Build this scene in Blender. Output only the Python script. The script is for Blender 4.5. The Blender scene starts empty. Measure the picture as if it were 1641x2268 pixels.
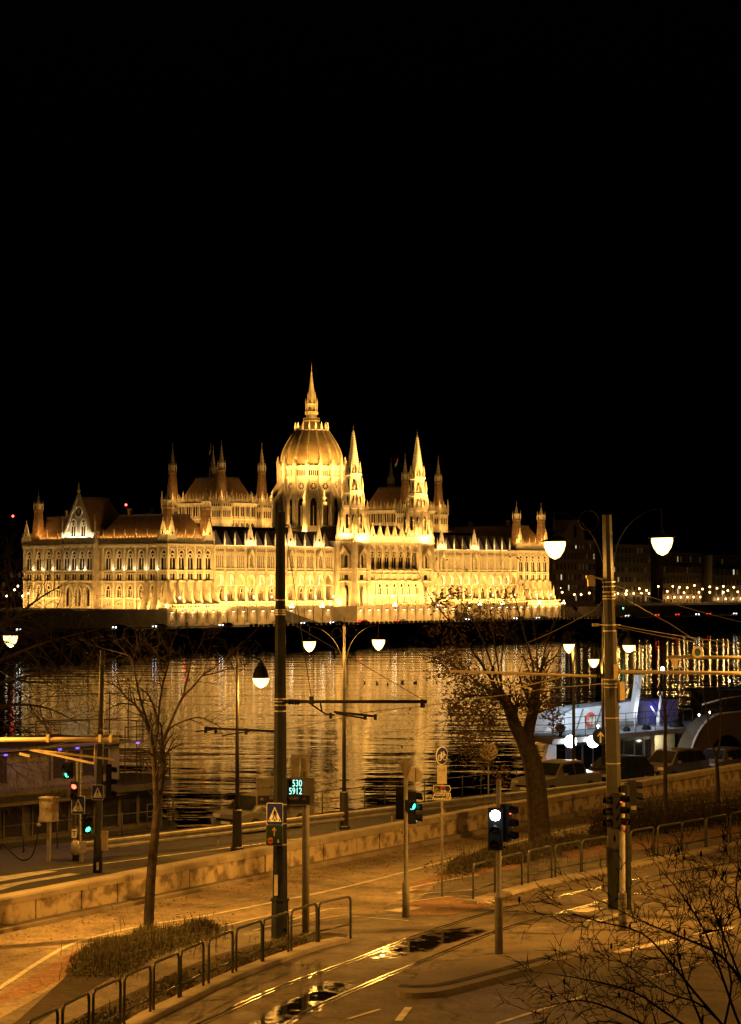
import bpy, bmesh, math, random
from mathutils import Vector, Matrix, Quaternion
random.seed(7)
R = math.radians
sc = bpy.context.scene
col = sc.collection
V = Vector
# ------------------------------------------------------------------ camera
# picture units: the photograph measured on a 1641 x 2268 grid, focal length 4786, horizon at row 1288
F, CX, CY, HOR, CAMZ = 4786.0, 820.5, 1134.0, 1288.0, 9.0
TH = math.atan((HOR - CY) / F)
cd = bpy.data.cameras.new('camera')
cam = bpy.data.objects.new('camera', cd)
col.objects.link(cam)
cam.location = (0, 0, CAMZ)
cam.rotation_euler = (math.pi / 2 + TH, 0, 0)
cd.sensor_fit = 'VERTICAL'
cd.sensor_height = 36
cd.sensor_width = 36
cd.lens = 36 * F / 2268
cd.clip_start = 0.5
cd.clip_end = 8000
sc.camera = cam

def ray(x, y):
    a, b = (x - CX) / F, (CY - y) / F
    return V((a, math.cos(TH) - b * math.sin(TH), math.sin(TH) + b * math.cos(TH)))

def G(x, y, z=0.0):
    d = ray(x, y)
    t = (z - CAMZ) / d.z
    return V((t * d.x, t * d.y, z))

def at(x, y, Y):
    d = ray(x, y)
    t = Y / d.y
    return V((t * d.x, Y, CAMZ + t * d.z))

# ------------------------------------------------------------------ mesh builder
class MB:
    def __init__(s):
        s.v = []; s.f = []; s.m = []; s.s = []
    def add(s, vs, fs, m=0, sm=False):
        b = len(s.v)
        s.v += [tuple(p) for p in vs]
        for f in fs:
            s.f.append([b + i for i in f]); s.m.append(m); s.s.append(sm)
    def box(s, x0, x1, y0, y1, z0, z1, m=0):
        s.add([(x0,y0,z0),(x1,y0,z0),(x1,y1,z0),(x0,y1,z0),(x0,y0,z1),(x1,y0,z1),(x1,y1,z1),(x0,y1,z1)],
              [(3,2,1,0),(4,5,6,7),(0,1,5,4),(1,2,6,5),(2,3,7,6),(3,0,4,7)], m)
    def obox(s, c, ax, ay, az, m=0):
        c = V(c); ax = V(ax); ay = V(ay); az = V(az)
        vs = [c + sx*ax + sy*ay + sz*az for sz in (-1,1) for sx, sy in ((-1,-1),(1,-1),(1,1),(-1,1))]
        s.add(vs, [(3,2,1,0),(4,5,6,7),(0,1,5,4),(1,2,6,5),(2,3,7,6),(3,0,4,7)], m)
    def bar(s, p0, p1, w, h, m=0):
        p0 = V(p0); p1 = V(p1); d = p1 - p0; l = d.length; d = d / l
        up = V((0,0,1)) if abs(d.z) < .95 else V((0,1,0))
        x = d.cross(up).normalized(); u = x.cross(d)
        s.obox((p0+p1)/2, d*l/2, x*w/2, u*h/2, m)
    def tube(s, pts, r, n=6, m=0, cap=True, sm=True):
        pts = [V(p) for p in pts]
        rs = r if isinstance(r, (list, tuple)) else [r]*len(pts)
        vs = []; k = len(pts); prev = None
        for i, p in enumerate(pts):
            if i == 0: d = pts[1]-pts[0]
            elif i == k-1: d = pts[-1]-pts[-2]
            else: d = (pts[i+1]-pts[i-1])
            if d.length < 1e-9: d = V((0,0,1))
            d.normalize()
            if prev is None:
                a = V((1,0,0)) if abs(d.x) < .8 else V((0,1,0))
                x = d.cross(a).normalized()
            else:
                x = prev - d*prev.dot(d)
                if x.length < 1e-6:
                    a = V((1,0,0)) if abs(d.x) < .8 else V((0,1,0)); x = d.cross(a)
                x.normalize()
            prev = x; y = d.cross(x)
            for j in range(n):
                a = 2*math.pi*j/n
                vs.append(p + (x*math.cos(a)+y*math.sin(a))*rs[i])
        fs = []
        for i in range(k-1):
            for j in range(n):
                fs.append((i*n+j, i*n+(j+1)%n, (i+1)*n+(j+1)%n, (i+1)*n+j))
        s.add(vs, fs, m, sm)
        if cap:
            b = len(s.v)-len(vs)
            s.f.append([b+j for j in range(n-1,-1,-1)]); s.m.append(m); s.s.append(False)
            s.f.append([b+(k-1)*n+j for j in range(n)]); s.m.append(m); s.s.append(False)
    def lathe(s, c, prof, n=12, m=0, rot=0.0, sm=True, cap=True):
        cx, cy, cz = c; vs = []
        for r, z in prof:
            for j in range(n):
                a = rot + 2*math.pi*j/n
                vs.append((cx+r*math.cos(a), cy+r*math.sin(a), cz+z))
        k = len(prof); fs = []
        for i in range(k-1):
            for j in range(n):
                fs.append((i*n+j, i*n+(j+1)%n, (i+1)*n+(j+1)%n, (i+1)*n+j))
        s.add(vs, fs, m, sm)
        if cap:
            b = len(s.v)-len(vs)
            if prof[0][0] > 1e-4: s.f.append([b+j for j in range(n-1,-1,-1)]); s.m.append(m); s.s.append(False)
            if prof[-1][0] > 1e-4: s.f.append([b+(k-1)*n+j for j in range(n)]); s.m.append(m); s.s.append(False)
    def prism(s, poly, ext, m=0):
        poly = [V(p) for p in poly]; ext = V(ext); n = len(poly)
        s.add(poly + [p+ext for p in poly],
              [tuple(range(n))[::-1], tuple(range(n, 2*n))] + [(i,(i+1)%n,n+(i+1)%n,n+i) for i in range(n)], m)
    def ring(s, outer, inner, ext, m=0):
        n = len(outer); ext = V(ext)
        o = [V(p) for p in outer]; i_ = [V(p) for p in inner]
        vs = o + i_ + [p+ext for p in o] + [p+ext for p in i_]
        fs = []
        for a in range(n):
            b = (a+1) % n
            fs += [(a,b,n+b,n+a),(2*n+b,2*n+a,3*n+a,3*n+b),(b,a,2*n+a,2*n+b),(n+a,n+b,3*n+b,3*n+a)]
        s.add(vs, fs, m)
    def sheet(s, poly, m=0):
        s.add(poly, [tuple(range(len(poly)))], m)
    def mesh(s, name, mats):
        me = bpy.data.meshes.new(name)
        me.from_pydata(s.v, [], s.f)
        for q in (mats if isinstance(mats, (list, tuple)) else [mats]): me.materials.append(q)
        me.polygons.foreach_set('material_index', s.m)
        me.polygons.foreach_set('use_smooth', s.s)
        bm = bmesh.new(); bm.from_mesh(me)
        bmesh.ops.recalc_face_normals(bm, faces=bm.faces)
        bm.to_mesh(me); bm.free()
        me.update()
        return me
    def build(s, name, mats, parent=None, loc=None, rotz=0.0):
        return ob(name, s.mesh(name, mats), parent, loc, rotz)

def ob(name, me, parent=None, loc=None, rotz=0.0):
    o = bpy.data.objects.new(name, me); col.objects.link(o)
    if parent: o.parent = parent
    if loc is not None: o.location = loc
    if rotz: o.rotation_euler = (0, 0, rotz)
    return o

def tag(o, label=None, cat=None, group=None, kind=None):
    if label: o['label'] = label
    if cat: o['category'] = cat
    if group: o['group'] = group
    if kind: o['kind'] = kind
    return o

def thing(name, label, cat, loc=(0,0,0), rotz=0.0, group=None):
    o = bpy.data.objects.new(name, None); col.objects.link(o)
    o.empty_display_size = .3
    o.location = loc; o.rotation_euler = (0, 0, rotz)
    return tag(o, label, cat, group)

def dup(root, loc, rotz=0.0, label=None, group=None, scale=None):
    r = root.copy(); col.objects.link(r); r.location = loc; r.rotation_euler = (0, 0, rotz)
    if label: r['label'] = label
    if group: r['group'] = group
    if scale: r.scale = (scale,)*3
    for ch in list(root.children):
        c = ch.copy(); col.objects.link(c); c.parent = r
        for g in ch.children:
            d = g.copy(); col.objects.link(d); d.parent = c
    return r

def struct(name, mb, mats, **k):
    return tag(mb.build(name, mats, **k), kind='structure')

def text_mb(txt, size, name='text', align='CENTER', bold=0.0, sx=1.0):
    cu = bpy.data.curves.new(name, 'FONT'); cu.body = txt; cu.size = size
    cu.align_x = align; cu.align_y = 'CENTER'; cu.extrude = 0.004; cu.offset = bold
    cu.resolution_u = 3
    o = bpy.data.objects.new(name, cu); col.objects.link(o)
    me = bpy.data.meshes.new_from_object(o)
    bpy.data.objects.remove(o); bpy.data.curves.remove(cu)
    mb = MB()
    mb.add([(v.co.x*sx, v.co.y, v.co.z) for v in me.vertices], [tuple(p.vertices) for p in me.polygons])
    bpy.data.meshes.remove(me)
    return mb

# ------------------------------------------------------------------ materials
def newmat(name):
    m = bpy.data.materials.new(name); m.use_nodes = True
    nt = m.node_tree
    return m, nt, nt.nodes['Principled BSDF']

def mat(name, c1, c2=None, scale=6.0, rough=.8, metal=0.0, bump=0.0, detail=5.0, coord='Object', rough2=None, spec=None, lo=.35, hi=.65, bscale=None):
    m, nt, b = newmat(name)
    c2 = c2 or tuple(x*.7 for x in c1)
    tc = nt.nodes.new('ShaderNodeTexCoord')
    no = nt.nodes.new('ShaderNodeTexNoise'); no.inputs['Scale'].default_value = scale; no.inputs['Detail'].default_value = detail
    cr = nt.nodes.new('ShaderNodeValToRGB')
    cr.color_ramp.elements[0].position = lo; cr.color_ramp.elements[1].position = hi
    cr.color_ramp.elements[0].color = (*c2, 1); cr.color_ramp.elements[1].color = (*c1, 1)
    if coord == 'World':
        ge = nt.nodes.new('ShaderNodeNewGeometry'); src = ge.outputs['Position']
    else:
        src = tc.outputs[coord]
    nt.links.new(src, no.inputs['Vector'])
    nt.links.new(no.outputs['Fac'], cr.inputs['Fac'])
    nt.links.new(cr.outputs['Color'], b.inputs['Base Color'])
    b.inputs['Roughness'].default_value = rough; b.inputs['Metallic'].default_value = metal
    if spec is not None: b.inputs['Specular IOR Level'].default_value = spec
    if rough2 is not None:
        mr = nt.nodes.new('ShaderNodeMapRange'); mr.inputs[1].default_value = lo; mr.inputs[2].default_value = hi
        mr.inputs[3].default_value = rough2; mr.inputs[4].default_value = rough
        nt.links.new(no.outputs['Fac'], mr.inputs[0]); nt.links.new(mr.outputs[0], b.inputs['Roughness'])
    if bump:
        n2 = nt.nodes.new('ShaderNodeTexNoise'); n2.inputs['Scale'].default_value = bscale or scale*4; n2.inputs['Detail'].default_value = 4
        nt.links.new(src, n2.inputs['Vector'])
        bp = nt.nodes.new('ShaderNodeBump'); bp.inputs['Strength'].default_value = bump; bp.inputs['Distance'].default_value = .02
        nt.links.new(n2.outputs['Fac'], bp.inputs['Height']); nt.links.new(bp.outputs['Normal'], b.inputs['Normal'])
    return m

def em(name, c, st):
    m, nt, b = newmat(name)
    b.inputs['Base Color'].default_value = (0.02, 0.02, 0.02, 1)
    b.inputs['Emission Color'].default_value = (*c, 1)
    b.inputs['Emission Strength'].default_value = st
    # bulbs and lit panels are a little uneven
    no = nt.nodes.new('ShaderNodeTexNoise'); no.inputs['Scale'].default_value = 9
    mr = nt.nodes.new('ShaderNodeMapRange'); mr.inputs[3].default_value = st*.85; mr.inputs[4].default_value = st*1.15
    nt.links.new(no.outputs['Fac'], mr.inputs[0]); nt.links.new(mr.outputs[0], b.inputs['Emission Strength'])
    return m

SOD = (1.0, .425, .06)      # sodium street light
FLOOD = (1.0, .515, .115)     # warm floodlights on the stone

def lamp(kind, loc, energy, color, name, size=.15, target=None, size_y=None, spot=90, blend=.5, spread=None):
    ld = bpy.data.lights.new(name, kind); ld.energy = energy; ld.color = color
    if kind == 'AREA':
        ld.shape = 'RECTANGLE'; ld.size = size; ld.size_y = size_y or size
        if spread: ld.spread = R(spread)
    elif kind == 'SPOT':
        ld.spot_size = R(spot); ld.spot_blend = blend; ld.shadow_soft_size = size
    else:
        ld.shadow_soft_size = size
    o = bpy.data.objects.new(name, ld); col.objects.link(o); o.location = loc
    if target is not None:
        o.rotation_euler = (V(target)-V(loc)).to_track_quat('-Z', 'Y').to_euler()
    return o
# ------------------------------------------------------------------ world: night sky
w = bpy.data.worlds.new("World"); sc.world = w; w.use_nodes = True
nt = w.node_tree; bg = nt.nodes['Background']
sky = nt.nodes.new('ShaderNodeTexSky'); sky.sky_type = 'NISHITA'; sky.sun_disc = False
sky.sun_elevation = R(-4); sky.sun_rotation = R(200)
nt.links.new(sky.outputs[0], bg.inputs[0]); bg.inputs[1].default_value = 0.02
sc.view_settings.view_transform = 'Standard'; sc.view_settings.look = 'None'; sc.view_settings.exposure = 0
sc.cycles.sample_clamp_indirect = 6

# ------------------------------------------------------------------ parliament: local x along the river front, y away from the river, z up
KS = 0.75
AL = math.atan2(F, 3980.0)
PC = (-82.2*KS, 874.0*KS, CAMZ - 11.3*KS)
M_stone = mat('pale_limestone', (.47,.41,.31), (.33,.28,.21), .35, .88, bump=.3, bscale=1.5)
M_stone2 = mat('limestone_carving', (.72,.66,.53), (.58,.52,.42), .8, .85)  # carving toned lighter than the walls, standing in for relief shading
M_roof = mat('brown_slate', (.20,.115,.055), (.12,.066,.032), .6, .6, bump=.5, bscale=3)
M_dark_roof = mat('dark_slate', (.05,.035,.028), (.03,.022,.018), .6, .6)
M_glass = mat('dark_window_glass', (.010,.007,.005), (.005,.004,.003), .5, .3, spec=.15)
M_dome = mat('dome_copper', (.25,.175,.075), (.16,.11,.048), .3, .5, bump=.3, bscale=2)
M_rib = mat('dome_rib', (.42,.34,.2), (.3,.25,.15), .8, .6)
M_iron = mat('dark_iron', (.03,.027,.025), (.02,.018,.016), 3, .6)
PT = thing('parliament_building', 'huge golden floodlit neo-gothic palace with a ribbed dome and many spires across the river', 'building', PC, math.pi/2 - (math.pi/2 - AL))
PT.scale = (KS, KS, KS)
PM = Matrix.Translation(PC) @ Matrix.Rotation(AL, 4, 'Z') @ Matrix.Scale(KS, 4)
def PW(p): return PM @ V(p)

class Fr:
    # a wall frame: s along the wall, z up, d outward
    def __init__(s, o, sd, od, rot): s.o = V((o[0], o[1], 0)); s.sd = V((*sd, 0)); s.od = V((*od, 0)); s.rot = rot
    def p(s, a, z, d): q = s.o + s.sd*a + s.od*d; return V((q.x, q.y, z))
def river(t0, v): return Fr((t0, v), (1, 0), (0, -1), 0)
def north(t, v0=0): return Fr((t, v0), (0, 1), (-1, 0), -math.pi/2)
def fbox(mb, fr, s0, s1, z0, z1, d0, d1, m=0):
    pts = [fr.p(a, z, d) for z in (z0, z1) for a, d in ((s0,d0),(s1,d0),(s1,d1),(s0,d1))]
    mb.add(pts, [(3,2,1,0),(4,5,6,7),(0,1,5,4),(1,2,6,5),(2,3,7,6),(3,0,4,7)], m)
def fpoly(mb, fr, poly, d0, d1, m=0):
    mb.prism([fr.p(a, z, d0) for a, z in poly], fr.od*(d1-d0), m)
def arch(w, z0, z1, n=5):
    # pointed arch outline, centred on s = 0
    h = w/2; rise = min(w*.95, (z1-z0)*.6); zs = z1-rise; out = [(-h, z0), (-h, zs)]
    for i in range(1, n): a = i/n; out.append((-h + h*(1-math.cos(a*math.pi/2))*.95 + h*.05*a, zs + rise*math.sin(a*math.pi/2)))
    out.append((0, z1))
    for i in range(n-1, 0, -1): a = i/n; out.append((h - h*(1-math.cos(a*math.pi/2))*.95 - h*.05*a, zs + rise*math.sin(a*math.pi/2)))
    return out + [(h, zs), (h, z0)]
def win_mesh(name, w, h, lights=2, frame=.35, oculus=False, square=False):
    mb = MB(); fr = Fr((0,0), (1,0), (0,-1), 0)
    mk = (lambda ww, a, b: [(-ww/2,a),(-ww/2,b),(ww/2,b),(ww/2,a)]) if square else arch
    o = mk(w + 2*frame, -frame*.5, h+frame*1.2); i = mk(w, 0, h)
    mb.prism([fr.p(a, z, .03) for a, z in i], fr.od*.04, 1)
    mb.ring([fr.p(a, z, 0) for a, z in o], [fr.p(a, z, 0) for a, z in i], fr.od*.55, 0)
    fbox(mb, fr, -w/2-frame*1.3, w/2+frame*1.3, -frame*1.1, -frame*.5, 0, .9, 0)
    for k in range(1, lights):
        x = -w/2 + w*k/lights
        fbox(mb, fr, x-.13, x+.13, 0, h*(.62 if not square else 1), .07, .32, 0)
    if oculus:
        c = h*.72; n = 10
        mb.ring([fr.p(w*.33*math.cos(2*math.pi*j/n), c+w*.33*math.sin(2*math.pi*j/n), .07) for j in range(n)],
                [fr.p(w*.2*math.cos(2*math.pi*j/n), c+w*.2*math.sin(2*math.pi*j/n), .07) for j in range(n)], fr.od*.25, 0)
        for sg in (-1, 1):
            fpoly(mb, fr, [(sg*w*.5, h*.58), (sg*w*.33, h*.58), (sg*w*.28, h*.7), (sg*w*.36,h*.86),(sg*w*.5, h*.8)], .07, .2, 0)
    elif lights > 1 and not square:
        fbox(mb, fr, -w/2, w/2, h*.6, h*.66, .07, .3, 0)
    return mb.mesh(name, [M_stone2, M_glass])
def put(me, fr, s, z, name='window', d=0.0, parent=None):
    p = fr.p(s, z, d)
    return ob(name, me, parent or PT, p, fr.rot)
W_tall = win_mesh('tall_window', 3.1, 7.8, 2, .5, oculus=True)
W_pair = win_mesh('small_window', 2.9, 2.6, 2, .3, square=True)
W_low = win_mesh('arched_window', 2.4, 4.8, 2, .45)
W_lan = win_mesh('lancet_window', .62, 5.2, 1, .22)
W_base = win_mesh('basement_window', 1.5, 1.1, 2, .2, square=True)
W_lane = win_mesh('narrow_window', 1.1, 4.0, 1, .25)
W_dorm = win_mesh('slit_window', .6, 2.6, 1, .2)

def pinnacle(mb, x, y, z, h, r, n=4):
    mb.lathe((x, y, z), [(r*.8, 0), (r*.8, h*.38), (r*1.25, h*.40), (r*1.1, h*.46), (r*.75, h*.5), (r*.12, h*.96), (r*.3, h*.97), (0.02, h)], n, 0, math.pi/4, sm=False)
PIN = {}
def pin_part(x, y, z, h, r, parent=None):
    k = (round(h,2), round(r,2))
    if k not in PIN:
        q = MB(); pinnacle(q, 0, 0, 0, h, r); PIN[k] = q.mesh('pinnacle', M_stone2)
    return ob('pinnacle', PIN[k], parent or PT, (x, y, z))
def pane(parent, fr, poly, d, name='window', th=.05):
    q = MB(); q.prism([fr.p(a, z, d) for a, z in poly], fr.od*th); return q.build(name, M_glass, parent)
def balustrade(fr, s0, s1, z, h=2.7, pitch=.95, parent=None):
    mb = MB()
    fbox(mb, fr, s0, s1, z, z+.35, -.1, .55); fbox(mb, fr, s0, s1, z+h-.4, z+h, -.05, .5)
    n = max(1, int((s1-s0)/pitch))
    for i in range(n+1):
        s = s0 + (s1-s0)*i/n
        fbox(mb, fr, s-.2, s+.2, z+.35, z+h-.4, .05, .4)
        if i % 2 == 0:
            q = fr.p(s, z+h, .2); mb.lathe(q, [(.2,0),(.32,.25),(.03,1.0)], 4, sm=False)
    return mb.build('balustrade', M_stone2, parent or PT)
def cornice(mb, fr, s0, s1, z, dep=.7, h=.6, corb=True):
    fbox(mb, fr, s0, s1, z, z+h, 0, dep, 1)
    if corb:
        n = int((s1-s0)/1.1)
        for i in range(n):
            s = s0 + (s1-s0)*(i+.5)/n
            fbox(mb, fr, s-.25, s+.25, z-.8, z, 0, dep*.7, 1)
def gable(fr, s, z, w, h, d=.5, rose=True, steps=5, parent=None):
    mb = MB(); n = 6
    # stepped gable panel with crockets, pinnacles at its feet
    fpoly(mb, fr, [(s-w/2, z), (s, z+h), (s+w/2, z)], d-.5, d)
    for sg in (-1, 1):
        mb.bar(fr.p(s+sg*w/2, z+.2, d-.2), fr.p(s, z+h, d-.2), .7, .5)
        for i in range(1, n):
            a = i/n; q = fr.p(s+sg*w/2*(1-a), z+h*a+.3, d-.2); mb.lathe(q, [(.32,0),(.3,.4),(.05,.9)], 4, sm=False)
        q = fr.p(s+sg*(w/2+.35), z, d-.2); pinnacle(mb, q.x, q.y, z-.5, h*.55, .5)
    q = fr.p(s, z+h-.2, d-.2); mb.lathe(q, [(.3,0),(.15,.8),(.4,1.0),(.05,1.9)], 4, sm=False)
    if rose:
        k = 8; c = z+h*.36; r0 = w*.13
        mb.prism([fr.p(s+r0*math.cos(2*math.pi*j/k), c+r0*math.sin(2*math.pi*j/k), d+.02) for j in range(k)], fr.od*.05, 1)
        mb.ring([fr.p(s+r0*1.5*math.cos(2*math.pi*j/k), c+r0*1.5*math.sin(2*math.pi*j/k), d) for j in range(k)],
                [fr.p(s+r0*math.cos(2*math.pi*j/k), c+r0*math.sin(2*math.pi*j/k), d) for j in range(k)], fr.od*.3)
    return mb.build('gable', [M_stone2, M_glass], parent or PT)
def hip_roof(x0, x1, y0, y1, z0, z1, inset, name='roof', m=None, flat=True, parent=None):
    mb = MB(); i = inset
    mb.add([(x0,y0,z0),(x1,y0,z0),(x1,y1,z0),(x0,y1,z0),(x0+i,y0+i,z1),(x1-i,y0+i,z1),(x1-i,y1-i,z1),(x0+i,y1-i,z1)],
           [(3,2,1,0),(4,5,6,7),(0,1,5,4),(1,2,6,5),(2,3,7,6),(3,0,4,7)])
    for (a, b) in (((x0+i,y0+i),(x1-i,y0+i)),((x1-i,y0+i),(x1-i,y1-i)),((x1-i,y1-i),(x0+i,y1-i)),((x0+i,y1-i),(x0+i,y0+i))):
        mb.bar((*a, z1+.2), (*b, z1+.2), .5, .7, 1)
        L = (V(b)-V(a)).length; n = max(1, int(L/3.2))
        for j in range(n+1):
            q = V(a).lerp(V(b), j/n); mb.lathe((q.x, q.y, z1+.5), [(.12,0),(.05,.8),(.16,.9),(.03,1.3)], 4, 1, sm=False)
    return mb.build(name, [m or M_roof, M_iron], parent or PT)
def spire_mb(mb, x, y, z0, r0, z1, crock=6, m=0, n=8):
    mb.lathe((x, y, z0), [(r0, 0), (r0*.12, z1-z0)], n, m, math.pi/8, sm=False)
    for k in range(crock):
        a = (k+.5)/crock; r = r0*(1-a)+r0*.12*a; z = z0+(z1-z0)*a
        for j in range(4):
            an = math.pi/4+j*math.pi/2
            mb.lathe((x+r*math.cos(an)*1.02, y+r*math.sin(an)*1.02, z), [(.01,-.25),(r0*.16,.1),(r0*.08,.5)], 4, m, sm=False)
    mb.lathe((x, y, z1-.1), [(r0*.12,0),(r0*.3,.3),(r0*.1,.6),(.04,2.2),(.14,2.3),(.02,3.6)], 5, m, sm=False)
def small_turret(x, y, z0=29.5, hgt=20.5, w=5.0):
    t = ob('turret', None, PT, (x, y, 0)); t.empty_display_size = .5
    mb = MB(); k = hgt/20.5
    mb.lathe((0,0,0), [(w*.62,z0-1),(w*.62,z0+2.2*k),(w*.5,z0+3.4*k),(w*.36,z0+11.5*k),(w*.42,z0+11.8*k),(w*.42,z0+12.6*k),(w*.3,z0+12.7*k)], 4, 0, math.pi/4, sm=False)
    mb.build('turret_base', M_stone if z0 < 10 else M_roof2, t)
    mb = MB()
    mb.lathe((0,0,0), [(w*.26,z0+12.6*k),(w*.26,z0+15.2*k)], 8, sm=False)
    for j in range(4):
        a = math.pi/4+j*math.pi/2; pinnacle(mb, w*.38*math.cos(a), w*.38*math.sin(a), z0+12.6*k, 4.2*k, .3)
    mb.lathe((0,0,0), [(w*.4,z0+14.6*k),(w*.4,z0+15.1*k)], 8, sm=False)
    mb.build('lantern', M_stone2, t)
    mb = MB(); spire_mb(mb, 0, 0, z0+15*k, w*.24, z0+hgt-2.5*k, 4); mb.build('spire', M_rib, t)
    return t
M_roof2 = mat('turret_brown', (.23,.135,.065), (.14,.082,.04), .8, .65)
def big_turret(x, y):
    # corner turret of a chamber: stone shaft, crown of pinnacles, brown tapered roof, lantern and spire
    t = ob('chamber_turret', None, PT, (x, y, 0)); mb = MB(); w = 3.3
    mb.lathe((0,0,0), [(w*1.41,26),(w*1.41,43.6),(w*1.55,44),(w*1.55,45.6),(w*1.3,45.7),(w*1.3,46.4)], 4, 0, math.pi/4, sm=False)
    for z in (38.2, 33.5): mb.lathe((0,0,z), [(w*1.41,0),(w*1.5,.2),(w*1.5,.5),(w*1.41,.7)], 4, 0, math.pi/4, sm=False, cap=False)
    for fx in (-1, 0, 1):
        for fy in (-1, 0, 1):
            if fx or fy:
                hh = 6.2 if fx and fy else 5.2
                pinnacle(mb, fx*w*1.02, fy*w*1.02, 45.5, hh, .55)
    for a in range(4):
        q = Fr((0,0), [(1,0),(0,1),(-1,0),(0,-1)][a], [(0,-1),(1,0),(0,1),(-1,0)][a], 0)
        for sg in (-.5, .5):
            fpoly(mb, q, [(sg*w-1.1, 45.6), (sg*w, 49), (sg*w+1.1, 45.6)], w-.3, w)
    for a in range(4):
        q = Fr((0,0), [(1,0),(0,1),(-1,0),(0,-1)][a], [(0,-1),(1,0),(0,1),(-1,0)][a], 0)
        for s in (-1.9, -.65, .65, 1.9):
            mb.prism([q.p(s+aa, 39.4+zz, w+.02) for aa, zz in arch(.7, 0, 3)], q.od*.05, 1)
            mb.prism([q.p(s+aa, 44.1+zz, w*1.1+.02) for aa, zz in arch(.6, 0, 1.2)], q.od*.05, 1)
    mb.build('turret_shaft', [M_stone, M_glass], t)
    mb = MB(); mb.lathe((0,0,0), [(3.0,46),(2.6,49),(1.75,59.3),(2.0,59.6),(2.0,60.3)], 8, 0, math.pi/8, sm=False); mb.build('turret_roof', M_roof2, t)
    mb = MB(); mb.lathe((0,0,0), [(1.1,60.2),(1.1,63.2)], 8, sm=False)
    for j in range(8):
        a = math.pi/8+j*math.pi/4; pinnacle(mb, 1.75*math.cos(a), 1.75*math.sin(a), 60.2, 4.0, .22)
    mb.lathe((0,0,62.6), [(1.8,0),(1.8,.4)], 8, sm=False)
    mb.build('lantern', M_stone2, t)
    mb = MB(); spire_mb(mb, 0, 0, 63, 1.15, 70, 5); mb.build('spire', M_rib, t)
    return t
def buttress_mesh():
    # sloping foot buttress with a gabled top, profile in (d, z)
    mb = MB()
    prof = [(0,-6.5),(5.6,-6.5),(5.3,0),(4.2,4),(3.0,5.6),(2.0,8),(1.5,11.2),(0,12.4)]
    mb.prism([(-.55, -d, z) for d, z in prof], (1.1, 0, 0))
    pinnacle(mb, 0, -3.4, 5.0, 4.2, .55)
    return mb.mesh('buttress', M_stone)
B_mesh = buttress_mesh()

# ---- north range and its river pavilion (0..27), far pavilion (241..268)
def pavilion(t0, t1, v1):
    mb = MB(); mb.box(t0+.6, t1-.6, .6, v1, -7, 29.4); 
    f = river(t0, .6); L = t1-t0
    nb = 5; bw = (L-1.2)/nb
    for i in range(nb+1):
        s = .6 + i*bw
        fbox(mb, f, s-.45, s+.45, 0, 26.4, -.5, .7, 1); q = f.p(s, 26.4, .4)
    for z in (11.0, 15.4): cornice(mb, f, .6, L-.6, z, .75, .5, False)
    fbox(mb, f, .6, L-.6, 12.4-1.6, 10.9, 0, .7)
    cornice(mb, f, 0, L, 26.0, 1.1, .7)
    cornice(mb, f, .6, L-.6, 24.6, .5, .3, False)
    for i in range(nb):
        s = .6+(i+.5)*bw
        fpoly(mb, f, [(s-1.5,24.2),(s,25.8),(s+1.5,24.2),(s+1.2,24.2),(s,25.3),(s-1.2,24.2)], 0, .5)
    mb.build('wall', [M_stone, M_stone2], PT)
    for i in range(nb):
        s = .6+(i+.5)*bw
        put(W_tall, f, s, 16.2, 'tall_window'); put(W_pair, f, s, 12.0, 'small_window')
        put(W_lane, f, s, 1.2, 'narrow_window', .1)
    for i in range(nb+1):
        ob('buttress', B_mesh, PT, f.p(.6+i*bw, 0, .3), 0)
    balustrade(f, 0, L, 26.7, 2.8)
    gable(f, 2.6, 28.4, 4.6, 7.6, .7); gable(f, L-2.6, 28.4, 4.6, 7.6, .7)
    for i in range(1, nb): pin_part(*f.p(.6+i*bw, 0, .3).xy, 28.5, 4.6, .32)
# body and roofs
pavilion(0, 27, 88)
pavilion(241, 268, 88)
hip_roof(1.2, 26, 1.5, 42, 29.4, 38.6, 6.0)
hip_roof(1.2, 26, 57, 87, 29.4, 38.6, 6.0)
hip_roof(242, 267, 1.5, 86, 29.4, 38.6, 6.0)
for x, y in ((2.2,2.2),(24.6,2.2),(2.0,80),(25.5,84),(243.6,2.2),(264.5,2.2)): small_turret(x, y)

# north front
fn = north(.6, 0)
mb = MB()
bays = [2.2, 8.7, 15.2, 21.7, 28.2, 34.7]
far = [65.2, 71.4, 77.6, 83.8]
for s in [5.4, 11.9, 18.4, 24.9, 31.4, 38, 62, 68.3, 74.5, 80.7, 87]:
    fbox(mb, fn, s-.42, s+.42, 0, 26.4, -.4, .7, 1)
for a, b in ((0, 40), (60, 88)):
    for z in (4.0, 11.0, 15.3): cornice(mb, fn, a, b, z, .75, .45, False)
    cornice(mb, fn, a, b, 26.0, 1.1, .7)
mb.box(.62, .9, 0, 88, -1, 29)
mb.build('wall', [M_stone, M_stone2], PT)
for s in bays + far:
    put(W_tall, fn, s, 16.2, 'tall_window'); put(W_pair, fn, s, 11.7, 'small_window'); put(W_low, fn, s, 4.9, 'arched_window'); put(W_base, fn, s, 1.4, 'basement_window')
balustrade(fn, 0, 40, 26.7); balustrade(fn, 60, 88, 26.7)
gable(fn, 2.6, 28.4, 4.6, 7.6, .7); gable(fn, 85.4, 28.4, 4.6, 7.6, .7); 
for s in (12, 18.5, 25, 31.5, 38, 66, 72.5, 79): 
    q = fn.p(s, 0, .3); pin_part(q.x, q.y, 28.5, 4.6, .32)
for s in (.6, 6.0, 11.4): ob('buttress', B_mesh, PT, fn.p(s, 0, .3), fn.rot)
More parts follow.
